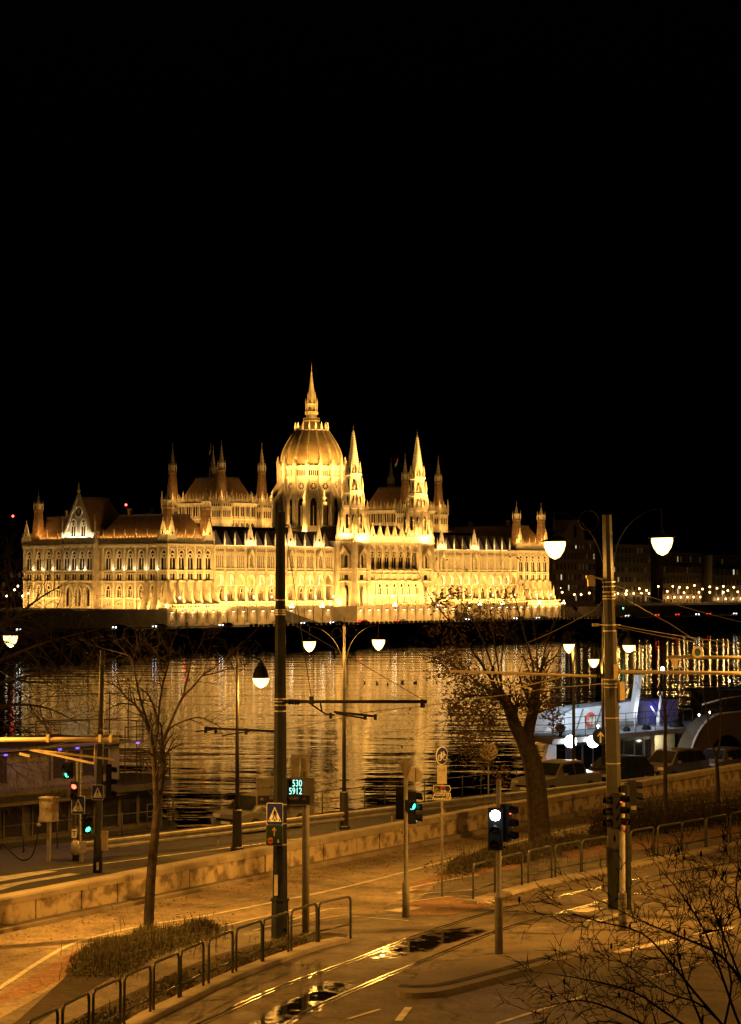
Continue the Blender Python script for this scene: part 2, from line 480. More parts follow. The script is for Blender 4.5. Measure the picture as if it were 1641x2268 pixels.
# gabled risalit in the middle of the north front
fg = north(-2.2, 0)
mb = MB(); mb.box(-2.2, 1, 40.5, 59.5, -1, 29.6)
for s in (40.9, 45.2, 50, 54.8, 59.1): fbox(mb, fg, s-.5, s+.5, 0, 27, -.3, .7)
for z in (11, 15.3): cornice(mb, fg, 40.5, 59.5, z, .75, .5, False)
cornice(mb, fg, 40, 60, 26.2, 1.0, .7)
fpoly(mb, fg, [(41, 29.6), (50, 47), (59, 29.6)], -1.2, 0)
for sg in (-1, 1):
    mb.bar(fg.p(50+sg*9.3, 29.6, .2), fg.p(50, 47.6, .2), 1.0, 1.0)
    for i in range(1, 9):
        a = i/9; q = fg.p(50+sg*9.3*(1-a), 29.9+17.7*a+.4, .2); mb.lathe(q, [(.35,0),(.35,.5),(.05,1.1)], 4, sm=False)
    q = fg.p(50+sg*9.8, 0, .3); pinnacle(mb, q.x, q.y, 26.5, 12.5, .9)
q = fg.p(50, 47.4, .2); mb.lathe(q, [(.6,0),(.4,1.2),(.8,1.5),(.5,2.5),(.25,3.0),(.35,3.6),(.05,5.5)], 6, sm=False)
mb.build('gabled_porch', [M_stone, M_stone2], PT)
for s in (43, 47.6, 52.4, 57): put(W_tall, fg, s, 16.2, 'tall_window'); put(W_pair, fg, s, 11.8, 'small_window')
Wg = win_mesh('gable_window', 2.8, 7.0, 2, .5, oculus=True)
for s in (47, 53): put(Wg, fg, s, 30.2, 'gable_window')
mb = MB(); n = 16
mb.prism([fg.p(50+1.9*math.cos(2*math.pi*j/n), 40.4+1.9*math.sin(2*math.pi*j/n), .03) for j in range(n)], fg.od*.04, 1)
mb.ring([fg.p(50+2.5*math.cos(2*math.pi*j/n), 40.4+2.5*math.sin(2*math.pi*j/n), 0) for j in range(n)], [fg.p(50+1.9*math.cos(2*math.pi*j/n), 40.4+1.9*math.sin(2*math.pi*j/n), 0) for j in range(n)], fg.od*.5)
for j in range(4):
    a = j*math.pi/4; mb.bar(fg.p(50-1.9*math.cos(a), 40.4-1.9*math.sin(a), .2), fg.p(50+1.9*math.cos(a), 40.4+1.9*math.sin(a), .2), .18, .18)
mb.build('rose_window', [M_stone2, M_glass], PT)
Wd = win_mesh('portal', 3.6, 8.2, 1, .7)
for s in (44.5, 50, 55.5): put(Wd, fg, s, 1, 'portal')
balustrade(fg, 40.5, 59.5, 26.9, 2.4)
mb = MB()
mb.add([(-1,41.5,29.6),(-1,58.5,29.6),(-1,50,46.2),(22,41.5,29.6),(22,58.5,29.6),(15,50,46.2)], [(0,1,2),(1,4,5,2),(4,3,5),(3,0,2,5),(0,3,4,1)])
mb.bar((-.5,50,46.4),(15,50,46.4), .5, 1.0, 1)
mb.build('roof', [M_roof, M_iron], PT)
chm = MB(); chm.box(-.9,.9,-.6,.6,37,41.2); chm.box(-1.1,1.1,-.8,.8,41.2,41.6); chme = chm.mesh('chimney', M_roof2)
for (x, y) in ((8, 30), (8, 68), (14, 24), (14, 74), (256, 40), (250, 12), (258, 70)): ob('chimney', chme, PT, (x, y, 0))

# ---- river wings
def wing(t0, t1, nb, gab, skip=()):
    f = river(t0, 0); L = t1-t0; bw = L/nb; mb = MB()
    mb.box(t0, t1, 5, 24, -7, 26.5)            # body behind the arcade
    fbox(mb, f, 0, L, 15.4, 26.4, -5, -.01)    # upper storey
    fbox(mb, f, 0, L, -7, 2.6, -5, 1.4); fbox(mb, f, 0, L, 2.6, 3.0, -5, 1.7)
    for i in range(nb+1):
        s = i*bw
        fbox(mb, f, s-.55, s+.55, 3, 15.4, -.9, .9); fbox(mb, f, s-.75, s+.75, 3, 4.2, -1.1, 1.1); fbox(mb, f, s-.75, s+.75, 9.2, 9.9, -1.1, 1.1)
        fbox(mb, f, s-.4, s+.4, 15.4, 26.4, 0, .7, 1)
        q = f.p(s, 0, .55); mb.lathe((q.x, q.y, 11), [(.3,0),(.42,.6),(.34,2.2),(.2,2.8)], 6)
    for z in (15.4, 16.5): cornice(mb, f, 0, L, z, .8, .4, z < 16)
    cornice(mb, f, 0, L, 25.7, 1.0, .8)
    fbox(mb, f, 0, L, 24.3, 24.6, 0, .4)
    mb.build('wall', [M_stone, M_stone2], PT)
    arm = MB()
    for i in range(nb):
        s = (i+.5)*bw; o = arch(bw-1.5, 9.6, 14.2)
        fpoly(arm, f, [(s-bw/2+.4, 9.6), (s-bw/2+.4, 15.4), (s+bw/2-.4, 15.4), (s+bw/2-.4, 9.6)] + [(s+a, z) for a, z in o[::-1]], -.6, .35)
        arm.ring([f.p(s+a*1.08, z*1+.25, .3) for a, z in o], [f.p(s+a, z, .3) for a, z in o], f.od*.3)
    arm.build('arcade', M_stone2, PT)
    fb_ = river(t0, 5)
    for i in range(nb):
        s = (i+.5)*bw
        put(W_low, fb_, s, 3.6, 'arched_window', .1) if i % 3 != 2 else put(W_lane, fb_, s, 3.6, 'narrow_window', .1)
        if i in gab:
            put(W_lane, f, s, 17.6, 'narrow_window'); mm = MB()
            fpoly(mm, f, [(s-1.9,22.2),(s,25.4),(s+1.9,22.2),(s+1.3,22.2),(s,24.2),(s-1.3,22.2)], 0, 1.5)
            for sg in (-1,1):
                fbox(mm, f, s+sg*1.45-.22, s+sg*1.45+.22, 16.9, 22.2, .6, 1.3)
            fbox(mm, f, s-1.9, s+1.9, 16.5, 17, 0, 1.5)
            mm.build('aedicule', M_stone2, PT)
        else:
            mm = MB(); ff = Fr((0,0),(1,0),(0,-1),0)
            for q in (-1.8, -.6, .6, 1.8):
                mm.ring([ff.p(q+a, z, 0) for a, z in arch(1.08, -.1, 5.6)], [ff.p(q+a, z, 0) for a, z in arch(.8, 0, 5.2)], ff.od*.45, 0)
                mm.prism([ff.p(q+a, z, .03) for a, z in arch(.8, 0, 5.2)], ff.od*.04, 1)
                fpoly(mm, ff, [(q-.5,5.7),(q,6.7),(q+.5,5.7)], 0, .35)
            for q in (-2.4,-1.2,0,1.2,2.4): fbox(mm, ff, q-.13, q+.13, 0, 6.6, 0, .6)
            if not hasattr(wing, 'me'): wing.me = mm.mesh('lancet_window', [M_stone2, M_glass])
            put(wing.me, f, s, 17.2, 'lancet_window')
    # roof of small cross gables, one per bay, stone pinnacles between them
    rf = MB()
    for i in range(nb):
        s = i*bw
        a, b, c = f.p(s+.2, 26.5, -.8), f.p(s+bw-.2, 26.5, -.8), f.p(s+bw/2, 33.2, -2.2)
        a2, b2, c2 = f.p(s+.2, 26.5, -16), f.p(s+bw-.2, 26.5, -16), f.p(s+bw/2, 33.2, -16)
        rf.add([a,b,c,a2,b2,c2], [(0,1,2),(3,5,4),(0,2,5,3),(1,4,5,2)])
        pin_part(*f.p(s, 0, .2).xy, 26.3, 5.4, .42)
    rf.build('roof', M_dark_roof, PT)
    for g in gab: gable(f, (g+.5)*bw, 26.3, 5.4, 8.4, .3)
    hip_roof(t0, t1, 14, 30, 26.5, 34.5, 6, 'roof', M_dark_roof)
wing(27, 102.5, 12, (3, 7, 10))
wing(158.2, 241, 13, (3, 7))

# ---- centre block
C0, C1, CV = 102.5, 158.2, -12.5
fc = river(C0, CV); LC = C1-C0; TW = 10.0
mb = MB(); mb.box(C0+.5, C1-.5, CV+5, 26, -7, 29)
fbox(mb, fc, TW, LC-TW, -7, 16.8, -5.2, -.5); fbox(mb, fc, TW, LC-TW, 27.6, 29.4, -5.2, -.5)
nl = 7; lw = (LC-2*TW)/nl
for i in range(nl+1):
    s = TW+i*lw
    q = fc.p(s, 0, -.9); mb.lathe((q.x, q.y, 16.8), [(.75,0),(.75,.6),(.5,.8),(.5,6.6),(.8,7.2),(.8,7.6)], 8)
    fbox(mb, fc, s-.4, s+.4, 0, 16.8, -.5, .1); fbox(mb, fc, s-.35, s+.35, 24.4, 29.4, -.5, .2)
for z in (4.9, 10.9, 15.6): cornice(mb, fc, TW, LC-TW, z, .6, .5, False)
cornice(mb, fc, TW, LC-TW, 28.4, .9, .7)
mb.build('wall', [M_stone, M_stone2], PT)
ar = MB(); fcc = river(C0, CV+.4)
for i in range(nl):
    s = TW+(i+.5)*lw; o = arch(lw-1.2, 24.4, 27.8)
    fpoly(ar, fcc, [(s-lw/2+.36, 24.4), (s-lw/2+.36, 28.4), (s+lw/2-.36, 28.4), (s+lw/2-.36, 24.4)] + [(s+a, z) for a, z in o[::-1]], -1.2, -.1)
    ar.ring([fcc.p(s+a*1.12, z+.25, -.1) for a, z in o], [fcc.p(s+a, z, -.1) for a, z in o], fcc.od*.35)
ar.build('loggia', M_stone2, PT)
fl = river(C0, CV+5)
for i in range(nl):
    s = TW+(i+.5)*lw; put(W_tall, fl, s, 17.4, 'tall_window', .1)
    ff = river(C0, CV+.5)
    put(win_mesh('small_window', 3.2, 2.3, 4, .25, square=True) if i == 0 else put.me, ff, s, 12.0, 'small_window')
    if i == 0: put.me = [o for o in PT.children if o.name.startswith('small_window')][-1].data
    if 0 < i: put(W_low, ff, s, 5.7, 'arched_window'); 
    put(W_base, ff, s, .9, 'basement_window')
    gable(fc, s, 29.4, lw-.9, 6.4, .2)
balustrade(fc, TW, LC-TW, 28.9, 2.4)
hip_roof(C0+TW-2, C1-TW+2, CV+2, 26, 29, 36, 7, 'roof', M_dark_roof)

def tower(tx):
    t = ob('stone_tower', None, PT, (tx, CV+5, 0)); h = 5.2
    mb = MB(); mb.box(-h+.5, h-.5, -h+.5, h+9, -7, 29.2)
    for x in (-1, 1):
        for y in (-1, 1):
            mb.lathe((x*(h-.7), y*(h-.7), 0), [(2.9,-7),(2.8,0),(2.2,5),(1.55,11),(1.4,12),(1.4,29.5),(1.6,29.7),(1.6,31.8),(1.2,32),(1.0,36),(.2,40.5),(.02,42)], 8, sm=False)
    for fr in (river(-h, -h), north(-h, -h)):
        for z in (11, 15.4, 16.6): cornice(mb, fr, .4, 2*h-.4, z, .5, .5, False)
        cornice(mb, fr, 0, 2*h, 28.4, .9, .8)
        fpoly(mb, fr, [(h-2.9,23.4),(h,27.2),(h+2.9,23.4),(h+2.1,23.4),(h,26),(h-2.1,23.4)], -.3, 1.6)
        for sg in (-1, 1): fbox(mb, fr, h+sg*2.3-.3, h+sg*2.3+.3, 16.8, 23.4, -.3, 1.0)
        mb.prism([fr.p(h+a, z, .6) for a, z in arch(2.6,-6,9)], fr.od*.8)
    mb.build('tower_base', [M_stone, M_stone2], t)
    for fr in (river(-h, -h), north(-h, -h)):
        for q in ((arch(2.2, 17.4, 23)), (arch(2.2, 5.6, 9.8)), [(-1.1,12),(-1.1,14.2),(1.1,14.2),(1.1,12)], [(-.7,1),(-.7,2.4),(.7,2.4),(.7,1)]):
            if q[0][1] == 5.6 and fr.rot == 0: continue
            pane(t, fr, [(h+a, z) for a, z in q], -.44)
    for fr in (river(-h, -h), north(-h, -h)): 
        balustrade(fr, 1.2, 2*h-1.2, 29.3, 3.0, 1.0, parent=t)
    mb = MB()
    mb.lathe((0,0,0), [(5.3,29),(5.3,31),(4.6,33),(4.45,43.2),(5.0,43.6),(5.0,45),(4.3,45.2),(4.05,49.8),(4.6,50.2),(4.6,51.4),(3.5,51.6),(3.3,57.6),(3.9,58),(3.9,59),(2.9,59.2),(2.7,61.6)], 8, 0, math.pi/8, sm=False)
    for j in range(8):
        a = math.pi/8 + j*math.pi/4; ca, sa = math.cos(a), math.sin(a)
        mb.tube([(7.0*ca, 7.0*sa, 31), (5.2*ca, 5.2*sa, 36.5), (4.6*ca, 4.6*sa, 43)], [.7,.6,.5], 4, sm=False)
        pinnacle(mb, 5.6*ca, 5.6*sa, 36, 8, .6); pinnacle(mb, 4.9*ca, 4.9*sa, 44.5, 6.2, .5)
        pinnacle(mb, 4.3*ca, 4.3*sa, 51, 6, .45); pinnacle(mb, 3.3*ca, 3.3*sa, 58.6, 5.6, .42)
        a2 = j*math.pi/4; ca, sa = math.cos(a2), math.sin(a2)
        pinnacle(mb, 4.6*ca, 4.6*sa, 44.5, 4.5, .3); pinnacle(mb, 3.9*ca, 3.9*sa, 51, 4.2, .3); pinnacle(mb, 3.3*ca, 3.3*sa, 58.6, 3.6, .28)
    mb.build('tower_shaft', M_stone, t)
    for j in range(8):
        a = j*math.pi/4; od = (math.cos(a), math.sin(a)); fr = Fr((0,0), (-od[1], od[0]), od, 0)
        for rr, q in ((4.25, arch(1.7, 34.5, 41)), (3.9, arch(1.0, 45.9, 49)), (3.15, arch(.9, 52.4, 56.6)), (2.66, arch(.8, 59.6, 61.2))): pane(t, fr, q, rr)
    mb = MB(); spire_mb(mb, 0, 0, 61.4, 2.55, 77, 14)
    mb.build('spire', M_stone2, t)
    mb = MB(); mb.tube([(0,0,77),(0,0,81.5)], .1, 5); mb.lathe((0,0,78.2), [(.1,0),(.45,.4),(.1,.8)], 6); mb.build('finial', M_iron, t)
tower(C0+5.2); tower(C1-5.2)

# ---- chambers
def chamber(x0, x1, y0, y1):
    t = ob('chamber_block', None, PT, (0,0,0))
    mb = MB(); mb.box(x0, x1, y0, y1, 24, 46)
    for fr, L in ((river(x0, y0), x1-x0), (north(x0, y0), y1-y0)):
        cornice(mb, fr, 0, L, 38.4, .5, .5, False); cornice(mb, fr, 0, L, 45.2, .9, .7)
        n = 5
        for i in range(n): 
            s = 4.4+(L-8.8)*(i+.5)/n; gw = (L-8.8)/n*.75
            fpoly(mb, fr, [(s-gw/2,46),(s,49.6),(s+gw/2,46)], -.2, .3)
            for sg in (-1, 1):
                q = fr.p(s+sg*gw*.62, 0, .1); pinnacle(mb, q.x, q.y, 45.8, 4.2, .32)
            q = fr.p(s, 49.4, .05); mb.lathe(q, [(.2,0),(.35,.5),(.03,1.3)], 4, sm=False)
            fbox(mb, fr, s+(L-8.8)/n/2-.3, s+(L-8.8)/n/2+.3, 24, 46, 0, .5)
    mb.build('chamber_wall', [M_stone, M_stone2], t)
    for fr, L in ((river(x0, y0), x1-x0), (north(x0, y0), y1-y0)):
        for i in range(15):
            u = 4.4+(L-8.8)*(i+.5)/15; pane(t, fr, [(u+a, z) for a, z in arch(.8, 40, 44.4)], .02, 'lancet_window')
        for i in range(5):
            u = 4.4+(L-8.8)*(i+.5)/5; pane(t, fr, [(u+a, z) for a, z in arch(2.4, 32.5, 37.2)], .02)
    hip_roof(x0+2, x1-2, y0+2, y1-2, 46.2, 57, 5.2, 'roof', M_roof2, parent=t)
    for x in (x0, x1):
        for y in (y0, y1): big_turret(x, y)
chamber(64, 90, 31, 61)
chamber(192, 218, 31, 61)
mb = MB(); mb.box(26, 242, 24, 66, 20, 30); mb.build('wall', [M_stone, M_stone2], PT)
hip_roof(90.5, 191.5, 26, 64, 30, 36, 8, 'roof', M_dark_roof)
hip_roof(26, 63.5, 26, 64, 30, 36, 8, 'roof', M_dark_roof)
hip_roof(218.5, 242, 26, 64, 30, 36, 8, 'roof', M_dark_roof)

# ---- dome
DX, DY = 134.0, 40.2
D = ob('dome', None, PT, (DX, DY, 0))
N = 16
mb = MB()
mb.lathe((0,0,0), [(14.6,28),(14.6,58.6),(15.3,59),(15.3,59.6),(14.8,59.7),(14.8,62.6),(15.6,63),(15.6,64.4),(14.2,64.5)], N, 0, math.pi/N, sm=False)
for j in range(N):
    a = math.pi/N + j*2*math.pi/N; ca, sa = math.cos(a), math.sin(a)
    mb.obox((15.2*ca, 15.2*sa, 47), (1.1*ca, 1.1*sa, 0), (-.75*sa, .75*ca, 0), (0,0,18.5))
    pinnacle(mb, 15.9*ca, 15.9*sa, 64.4, 5.0, .7)
    # flying buttress down to an outer pier
    mb.bar((16*ca, 16*sa, 56), (22.3*ca, 22.3*sa, 46.5), .9, 1.6)
    mb.obox((22.6*ca, 22.6*sa, 38), (1.3*ca, 1.3*sa, 0), (-.9*sa, .9*ca, 0), (0,0,9.5))
    pinnacle(mb, 22.6*ca, 22.6*sa, 47, 6.0, .8)
    a = j*2*math.pi/N; ca, sa = math.cos(a), math.sin(a)
    fr = Fr((0,0), (-sa, ca), (ca, sa), 0)
    for q in (-2.2, 0, 2.2):
        qq = fr.p(q, 64.4, 15.0); mb.lathe(qq, [(.25,0),(.4,.3),(.05,1.3)], 4, sm=False)
    o = arch(4.0, 36.5, 50.4); i_ = arch(3.1, 36.8, 49.6)
    mb.ring([fr.p(x, z, 14.3) for x, z in o], [fr.p(x, z, 14.3) for x, z in i_], fr.od*.7)
    fbox(mb, fr, -.15, .15, 36.8, 46, 14.35, 14.7); 
    k = 12
    mb.ring([fr.p(2.0*math.cos(2*math.pi*h/k), 55+2.0*math.sin(2*math.pi*h/k), 14.3) for h in range(k)], [fr.p(1.6*math.cos(2*math.pi*h/k), 55+1.6*math.sin(2*math.pi*h/k), 14.3) for h in range(k)], fr.od*.45)
    for h in range(4):
        an = h*math.pi/4; mb.bar(fr.p(-1.6*math.cos(an), 55-1.6*math.sin(an), 14.5), fr.p(1.6*math.cos(an), 55+1.6*math.sin(an), 14.5), .2, .2)
    fbox(mb, fr, -2.2, 2.2, 51.2, 51.8, 14.2, 14.9)
    for q in range(6):
        s = -2.3+q*.92; fbox(mb, fr, s-.14, s+.14, 59.7, 62.6, 14.5, 15.0)
mb.build('drum', M_stone, D)
for j in range(N):
    a = j*2*math.pi/N; ca, sa = math.cos(a), math.sin(a); fr = Fr((0,0), (-sa, ca), (ca, sa), 0)
    pane(D, fr, arch(3.3, 36.8, 49.6), 14.33); pane(D, fr, [(1.6*math.cos(2*math.pi*h/12), 55+1.6*math.sin(2*math.pi*h/12)) for h in range(12)], 14.33, 'rose_window')
    pane(D, fr, [(-2.4,59.9),(-2.4,62.3),(2.4,62.3),(2.4,59.9)], 14.53, 'gallery_opening', .04)
prof = [(14.3,63.8),(14.55,65.5),(14.5,67.5),(14.1,69.8),(13.4,72),(12.4,74.2),(11.2,76.4),(9.8,78.6),(8.6,80.3),(7.9,81.3)]
mb = MB(); mb.lathe((0,0,0), prof + [(7.2,81.5),(5.4,83.2),(4.0,84.6),(3.3,85.6)], 48, 0, 0); mb.build('dome_shell', M_dome, D)
mb = MB()
for j in range(N):
    a = math.pi/N + j*2*math.pi/N
    mb.tube([((r+.05)*math.cos(a), (r+.05)*math.sin(a), z) for r, z in prof], .3, 5)
    for da in (-.05, .05):
        mb.tube([((r+.02)*math.cos(a+da), (r+.02)*math.sin(a+da), z) for r, z in prof], .12, 4)
mb.build('dome_rib', M_rib, D)
mb = MB()
for j in range(N):
    a = math.pi/N + j*2*math.pi/N; pin_part(7.7*math.cos(a), 7.7*math.sin(a), 80.8, 4.4, .46, D)
mb.lathe((0,0,81), [(8.1,0),(8.1,.5),(7.6,.6)], N, sm=False)
mb.build('dome_cornice', M_stone2, D)
mb = MB()
mb.lathe((0,0,0), [(3.2,85.4),(3.9,85.8),(3.9,86.2),(3.4,86.3),(2.4,86.6),(2.5,88.6),(3.1,89),(3.1,90.2),(1.7,90.3),(1.7,93.2),(2.5,93.4),(2.5,94),(1.7,94.2),(1.5,97)], 16, 0, 0, sm=False)
for j in range(16):
    a = j*math.pi/8; mb.bar((3.7*math.cos(a),3.7*math.sin(a),86.2),(3.7*math.cos(a),3.7*math.sin(a),87.2), .15,.15)
    if j % 2 == 0:
        mb.bar((2.6*math.cos(a),2.6*math.sin(a),90),(2.6*math.cos(a),2.6*math.sin(a),93.4), .35,.35)
        pinnacle(mb, 2.7*math.cos(a), 2.7*math.sin(a), 93.4, 3.4, .3); pinnacle(mb, 1.8*math.cos(a), 1.8*math.sin(a), 96.4, 3.2, .22)
mb.lathe((0,0,87.1), [(3.75,0),(3.75,.2)], 16, cap=False)
mb.build('lantern', M_rib, D)
mb = MB(); spire_mb(mb, 0, 0, 97, 1.45, 108, 9); mb.tube([(0,0,108),(0,0,114)], .09, 5); mb.build('spire', M_rib, D)

# ---- flags on the chamber roofs
M_flag = None
def flag(x, y, zt, label, lean, drape):
    t = thing('flagpole', label, 'flag', PW((x, y, 57)), AL + lean, 'flags on the chamber roofs')
    h = (zt-57)*KS
    mb = MB(); mb.tube([(0,0,-.5),(0,0,h)], [.16,.07], 6); mb.lathe((0,0,h), [(.05,0),(.14,.1),(.02,.3)], 6)
    for a in range(3):
        an = a*2.1; mb.bar((1.6*math.cos(an),1.6*math.sin(an),-.3),(0,0,3.2), .08,.08)
    mb.build('pole', M_iron, t)
    mb = MB(); n = 8
    for k in range(3):
        rows = []
        for i in range(n+1):
            q = i/n
            y_ = .12*math.sin(q*7+k)
            rows.append([V((-q*3.0*math.cos(drape)*.75, y_, h-.3-q*3.2*math.sin(drape)-kk*.62)) for kk in (k, k+1)])
        for i in range(n):
            mb.add([rows[i][0], rows[i][1], rows[i+1][1], rows[i+1][0]], [(0,1,2,3)], k)
    mb.build('flag_cloth', [mat('flag_red', (.6,.03,.03)), mat('flag_white', (.8,.8,.78)), mat('flag_green', (.02,.25,.08))], t)
flag(75, 48, 73.5, 'tricolour flag hanging limp on its pole above the left chamber roof', 0, 1.25)
flag(205, 46, 72.5, 'tricolour flag blown out from its pole above the right chamber roof', 0, .75)

# ---- floodlights
FK = 3.4
def flood(p, tgt, P, size=3, sy=1, colr=FLOOD, spread=None):
    return lamp('AREA', PW(p), P*FK, colr, 'floodlight', size, PW(tgt), sy, spread=spread)
def uplight(p, tgt, P, spot=118):
    return lamp('SPOT', PW(p), P*2.7, FLOOD, 'floodlight', .25, PW(tgt), spot=spot, blend=.9)
def strip(p, tgt, P, L): return lamp('AREA', PW(p), P, FLOOD, 'floodlight', L*KS, PW(tgt), .35)
strip((13.5, -9.5, 1.0), (13.5, .6, 12), 11500, 30)
strip((65, -5.6, 1.2), (65, 0, 15), 23500, 74)
strip((130, -19.0, 1.2), (130, -12.5, 16), 19000, 54)
strip((199, -5.6, 1.2), (199, 0, 15), 25500, 80)
strip((254.5, -9.5, 1.0), (254.5, .6, 12), 12000, 28)
flood((60, -38, -4), (60, 0, 18), 5200, 70, .6); flood((130, -39, -4), (130, -12, 18), 4400, 50, .6); flood((215, -38, -4), (215, 0, 18), 6200, 90, .6)
uplight((-7, -7, .9), (0, 0, 9), 1500); uplight((-5.5, -1, .9), (.4, 1.5, 9), 600)
flood((94,-8,1.2), (103,-8,16), 900, 4, .5)
# inside the arcades and the loggia
flood((64,1.2,14.8), (64,4.5,7), 620, 52, .3); flood((201,1.2,14.8), (201,4.5,7), 620, 56, .3)
# roof lights behind the parapets
flood((14,1.0,29.6), (14,6,38), 520, 20, .3); flood((254,1.0,29.6), (254,6,38), 520, 20, .3)
for a in (46, 83): flood((a,-1.7,26.4), (a,-.2,33), 420, 26, .2, (1,.66,.28))
for a in (175, 216): flood((a,-1.7,26.4), (a,-.2,33), 420, 26, .2, (1,.66,.28))
flood((.9,22,29.6), (6,22,38), 480, 30, .3); flood((.9,72,29.6), (6,72,38), 380, 20, .3)
flood((8,36,30), (8,46,40), 420, 8, .4)
flood((-3.2,50,29.8), (-2.2,50,42), 420, 14, .3, (1,.78,.45))
# north front from the ground and from the sill of the great windows
strip((-6.5, 20, .9), (.6, 20, 10), 5200, 40); strip((-6.5, 75, .9), (.6, 75, 10), 3600, 26); strip((-9, 50, .9), (-2, 50, 9), 900, 18)
flood((-40,40,0), (0,40,12), 1500, 60, .6)
for s in (5.4, 11.9, 18.4, 24.9, 31.4, 68.3, 74.5, 80.7): flood((-.7, s, 15.9), (.6, s, 24), 26, .8, .3, (1,.72,.34))
for s in (45.2, 50, 54.8): flood((-3.6, s, 15.9), (-2.2, s, 24), 30, .8, .3, (1,.8,.5))
# towers
for tx in (C0+5.2, C1-5.2):
    flood((tx-2, CV-3.5, 29.8), (tx, CV+5, 44), 1300, 6, .5); flood((tx-8, CV+4, 31), (tx, CV+5, 46), 1100, 5, .5)
    flood((tx-2, CV-20, 40), (tx, CV+5, 62), 2600, 2, 2, spread=60)
flood((130, CV-2.6, 29.3), (130, CV+.5, 36), 900, 34, .3)
# dome drum from the roofs around it, dome shell from the gallery
for a in (-150, -120, -90, -55, 170):
    ca, sa = math.cos(R(a)), math.sin(R(a))
    flood((DX+25*ca, DY+25*sa, 33), (DX+14*ca, DY+14*sa, 52), 1000, 7, .5)
    flood((DX+19.5*ca, DY+19.5*sa, 61), (DX+9*ca, DY+9*sa, 78), 110, 6, .5); flood((DX+34*ca, DY+34*sa, 42), (DX+8*ca, DY+8*sa, 75), 1100, 3, 3, spread=50)
flood((DX-5, DY-8.4, 83), (DX, DY, 96), 150, 4, .5); flood((DX-9, DY+2, 83), (DX, DY, 96), 100, 4, .5)
# chambers
for x0, x1, pw in ((64, 90, 1.0), (192, 218, .9)):
    flood(((x0+x1)/2, 22, 36.5), ((x0+x1)/2, 31, 42), 1000*pw, 24, .5); flood((x0-9, 46, 36.5), (x0, 46, 42), 900*pw, 24, .5)
    flood(((x0+x1)/2, 31.3, 46.6), ((x0+x1)/2, 36, 54), 90*pw, 18, .3); flood((x0+.3, 46, 46.6), (x0+5, 46, 54), 120*pw, 18, .3)
    for (x, y) in ((x0, 31), (x0, 61), (x1, 31), (x1, 61)):
        flood((x-5, y-6, 48), (x, y, 56), 110*pw, 2, .5)
for x, y in ((2.2,2.2),(24.6,2.2),(2.0,80),(243.6,2.2),(264.5,2.2)):
    flood((x-4, y-4, 31), (x, y, 42), 170, 1.5, .4)
# ------------------------------------------------------------------ far bank (parliament coordinates)
ZR, ZW = -6.6, -13.7          # road and water levels there
M_quay = mat('dark_quay_stone', (.035,.03,.025), (.02,.018,.015), .4, .9, bump=.4, bscale=1)
M_asph = mat('far_asphalt', (.05,.05,.05), (.035,.035,.035), .5, .8)
M_city = mat('far_ground', (.03,.028,.024), (.02,.018,.016), .05, .9)
M_emb = mat('embankment_stone', (.36,.30,.21), (.24,.2,.14), .6, .9, bump=.5, bscale=2)
def pbox(mb, x0, x1, y0, y1, z0, z1, m=0):
    p = [PW((x, y, z)) for z in (z0, z1) for x, y in ((x0,y0),(x1,y0),(x1,y1),(x0,y1))]
    mb.add(p, [(3,2,1,0),(4,5,6,7),(0,1,5,4),(1,2,6,5),(2,3,7,6),(3,0,4,7)], m)
def ppoly(mb, pts, m=0): mb.sheet([PW(p) for p in pts], m)
mb = MB(); ppoly(mb, [(-700,-40,ZR),(1900,-40,ZR),(1900,-6,ZR),(-700,-6,ZR)]); struct('road', mb, M_asph)
mb = MB()
for a, b in ((-700, 1900),):
    mb.prism([PW((a,-40,ZR+.02)), PW((a,-42,ZR+.02)), PW((a,-47.6,ZW-2)), PW((a,-40,ZW-2))], PW((b,0,0))-PW((a,0,0)))
struct('quay_slope', mb, M_quay)
mb = MB(); ppoly(mb, [(-700,-6,0.0),(266,-6,0.0),(266,900,0.0),(-700,900,0.0)]); ppoly(mb, [(266,-6,-1.5),(2600,-6,-1.5),(2600,900,-1.5),(266,900,-1.5)])
struct('city_ground', mb, M_city)

# embankment wall below the terrace, with a lamp between each pair of piers
EW = thing('embankment_wall', 'long stone terrace wall below the palace, lit by a row of downlights', 'wall', PW((135,-6,ZR)), AL)
def ebox(mb, x0, x1, d0, d1, z0, z1, m=0): mb.box((x0-135)*KS, (x1-135)*KS, -d1*KS, -d0*KS, (z0-ZR)*KS, (z1-ZR)*KS, m)
mb = MB(); ebox(mb, -7, 269, -3, 0, ZR-.5, .6); ebox(mb, -7, 269, 0, .5, .1, .7)
ebox(mb, 96, 165, 0, 13.5, ZR-.5, .2); ebox(mb, 95.6, 165.4, 0, 14, .2, .7)
n = 46
for i in range(n+1):
    x = -6.4+274.8*i/n
    d = 13.5 if 96 < x < 165 else 0
    ebox(mb, x-.6, x+.6, d, d+.55, ZR, .1)
ebox(mb, -7, 96, 0, .9, ZR, ZR+1); ebox(mb, 165, 269, 0, .9, ZR, ZR+1); ebox(mb, 96, 165, 13.5, 14.4, ZR, ZR+1)
mb.build('wall', M_emb, EW)
mb = MB()
for i in range(0, 186):
    x = -6.5 + 1.48*i
    if 95 < x < 166: d0 = 13.4
    else: d0 = -.1
    ebox(mb, x-.2, x+.2, d0-.2, d0+.2, .7, 1.8)
ebox(mb, -7, 96, -.4, .2, 1.8, 2.1); ebox(mb, 165, 269, -.4, .2, 1.8, 2.1); ebox(mb, 96, 165, 13, 13.6, 1.8, 2.1)
mb.build('balustrade', M_emb, EW)
M_wl = em('wall_lamp_glow', (1,.78,.42), 14)
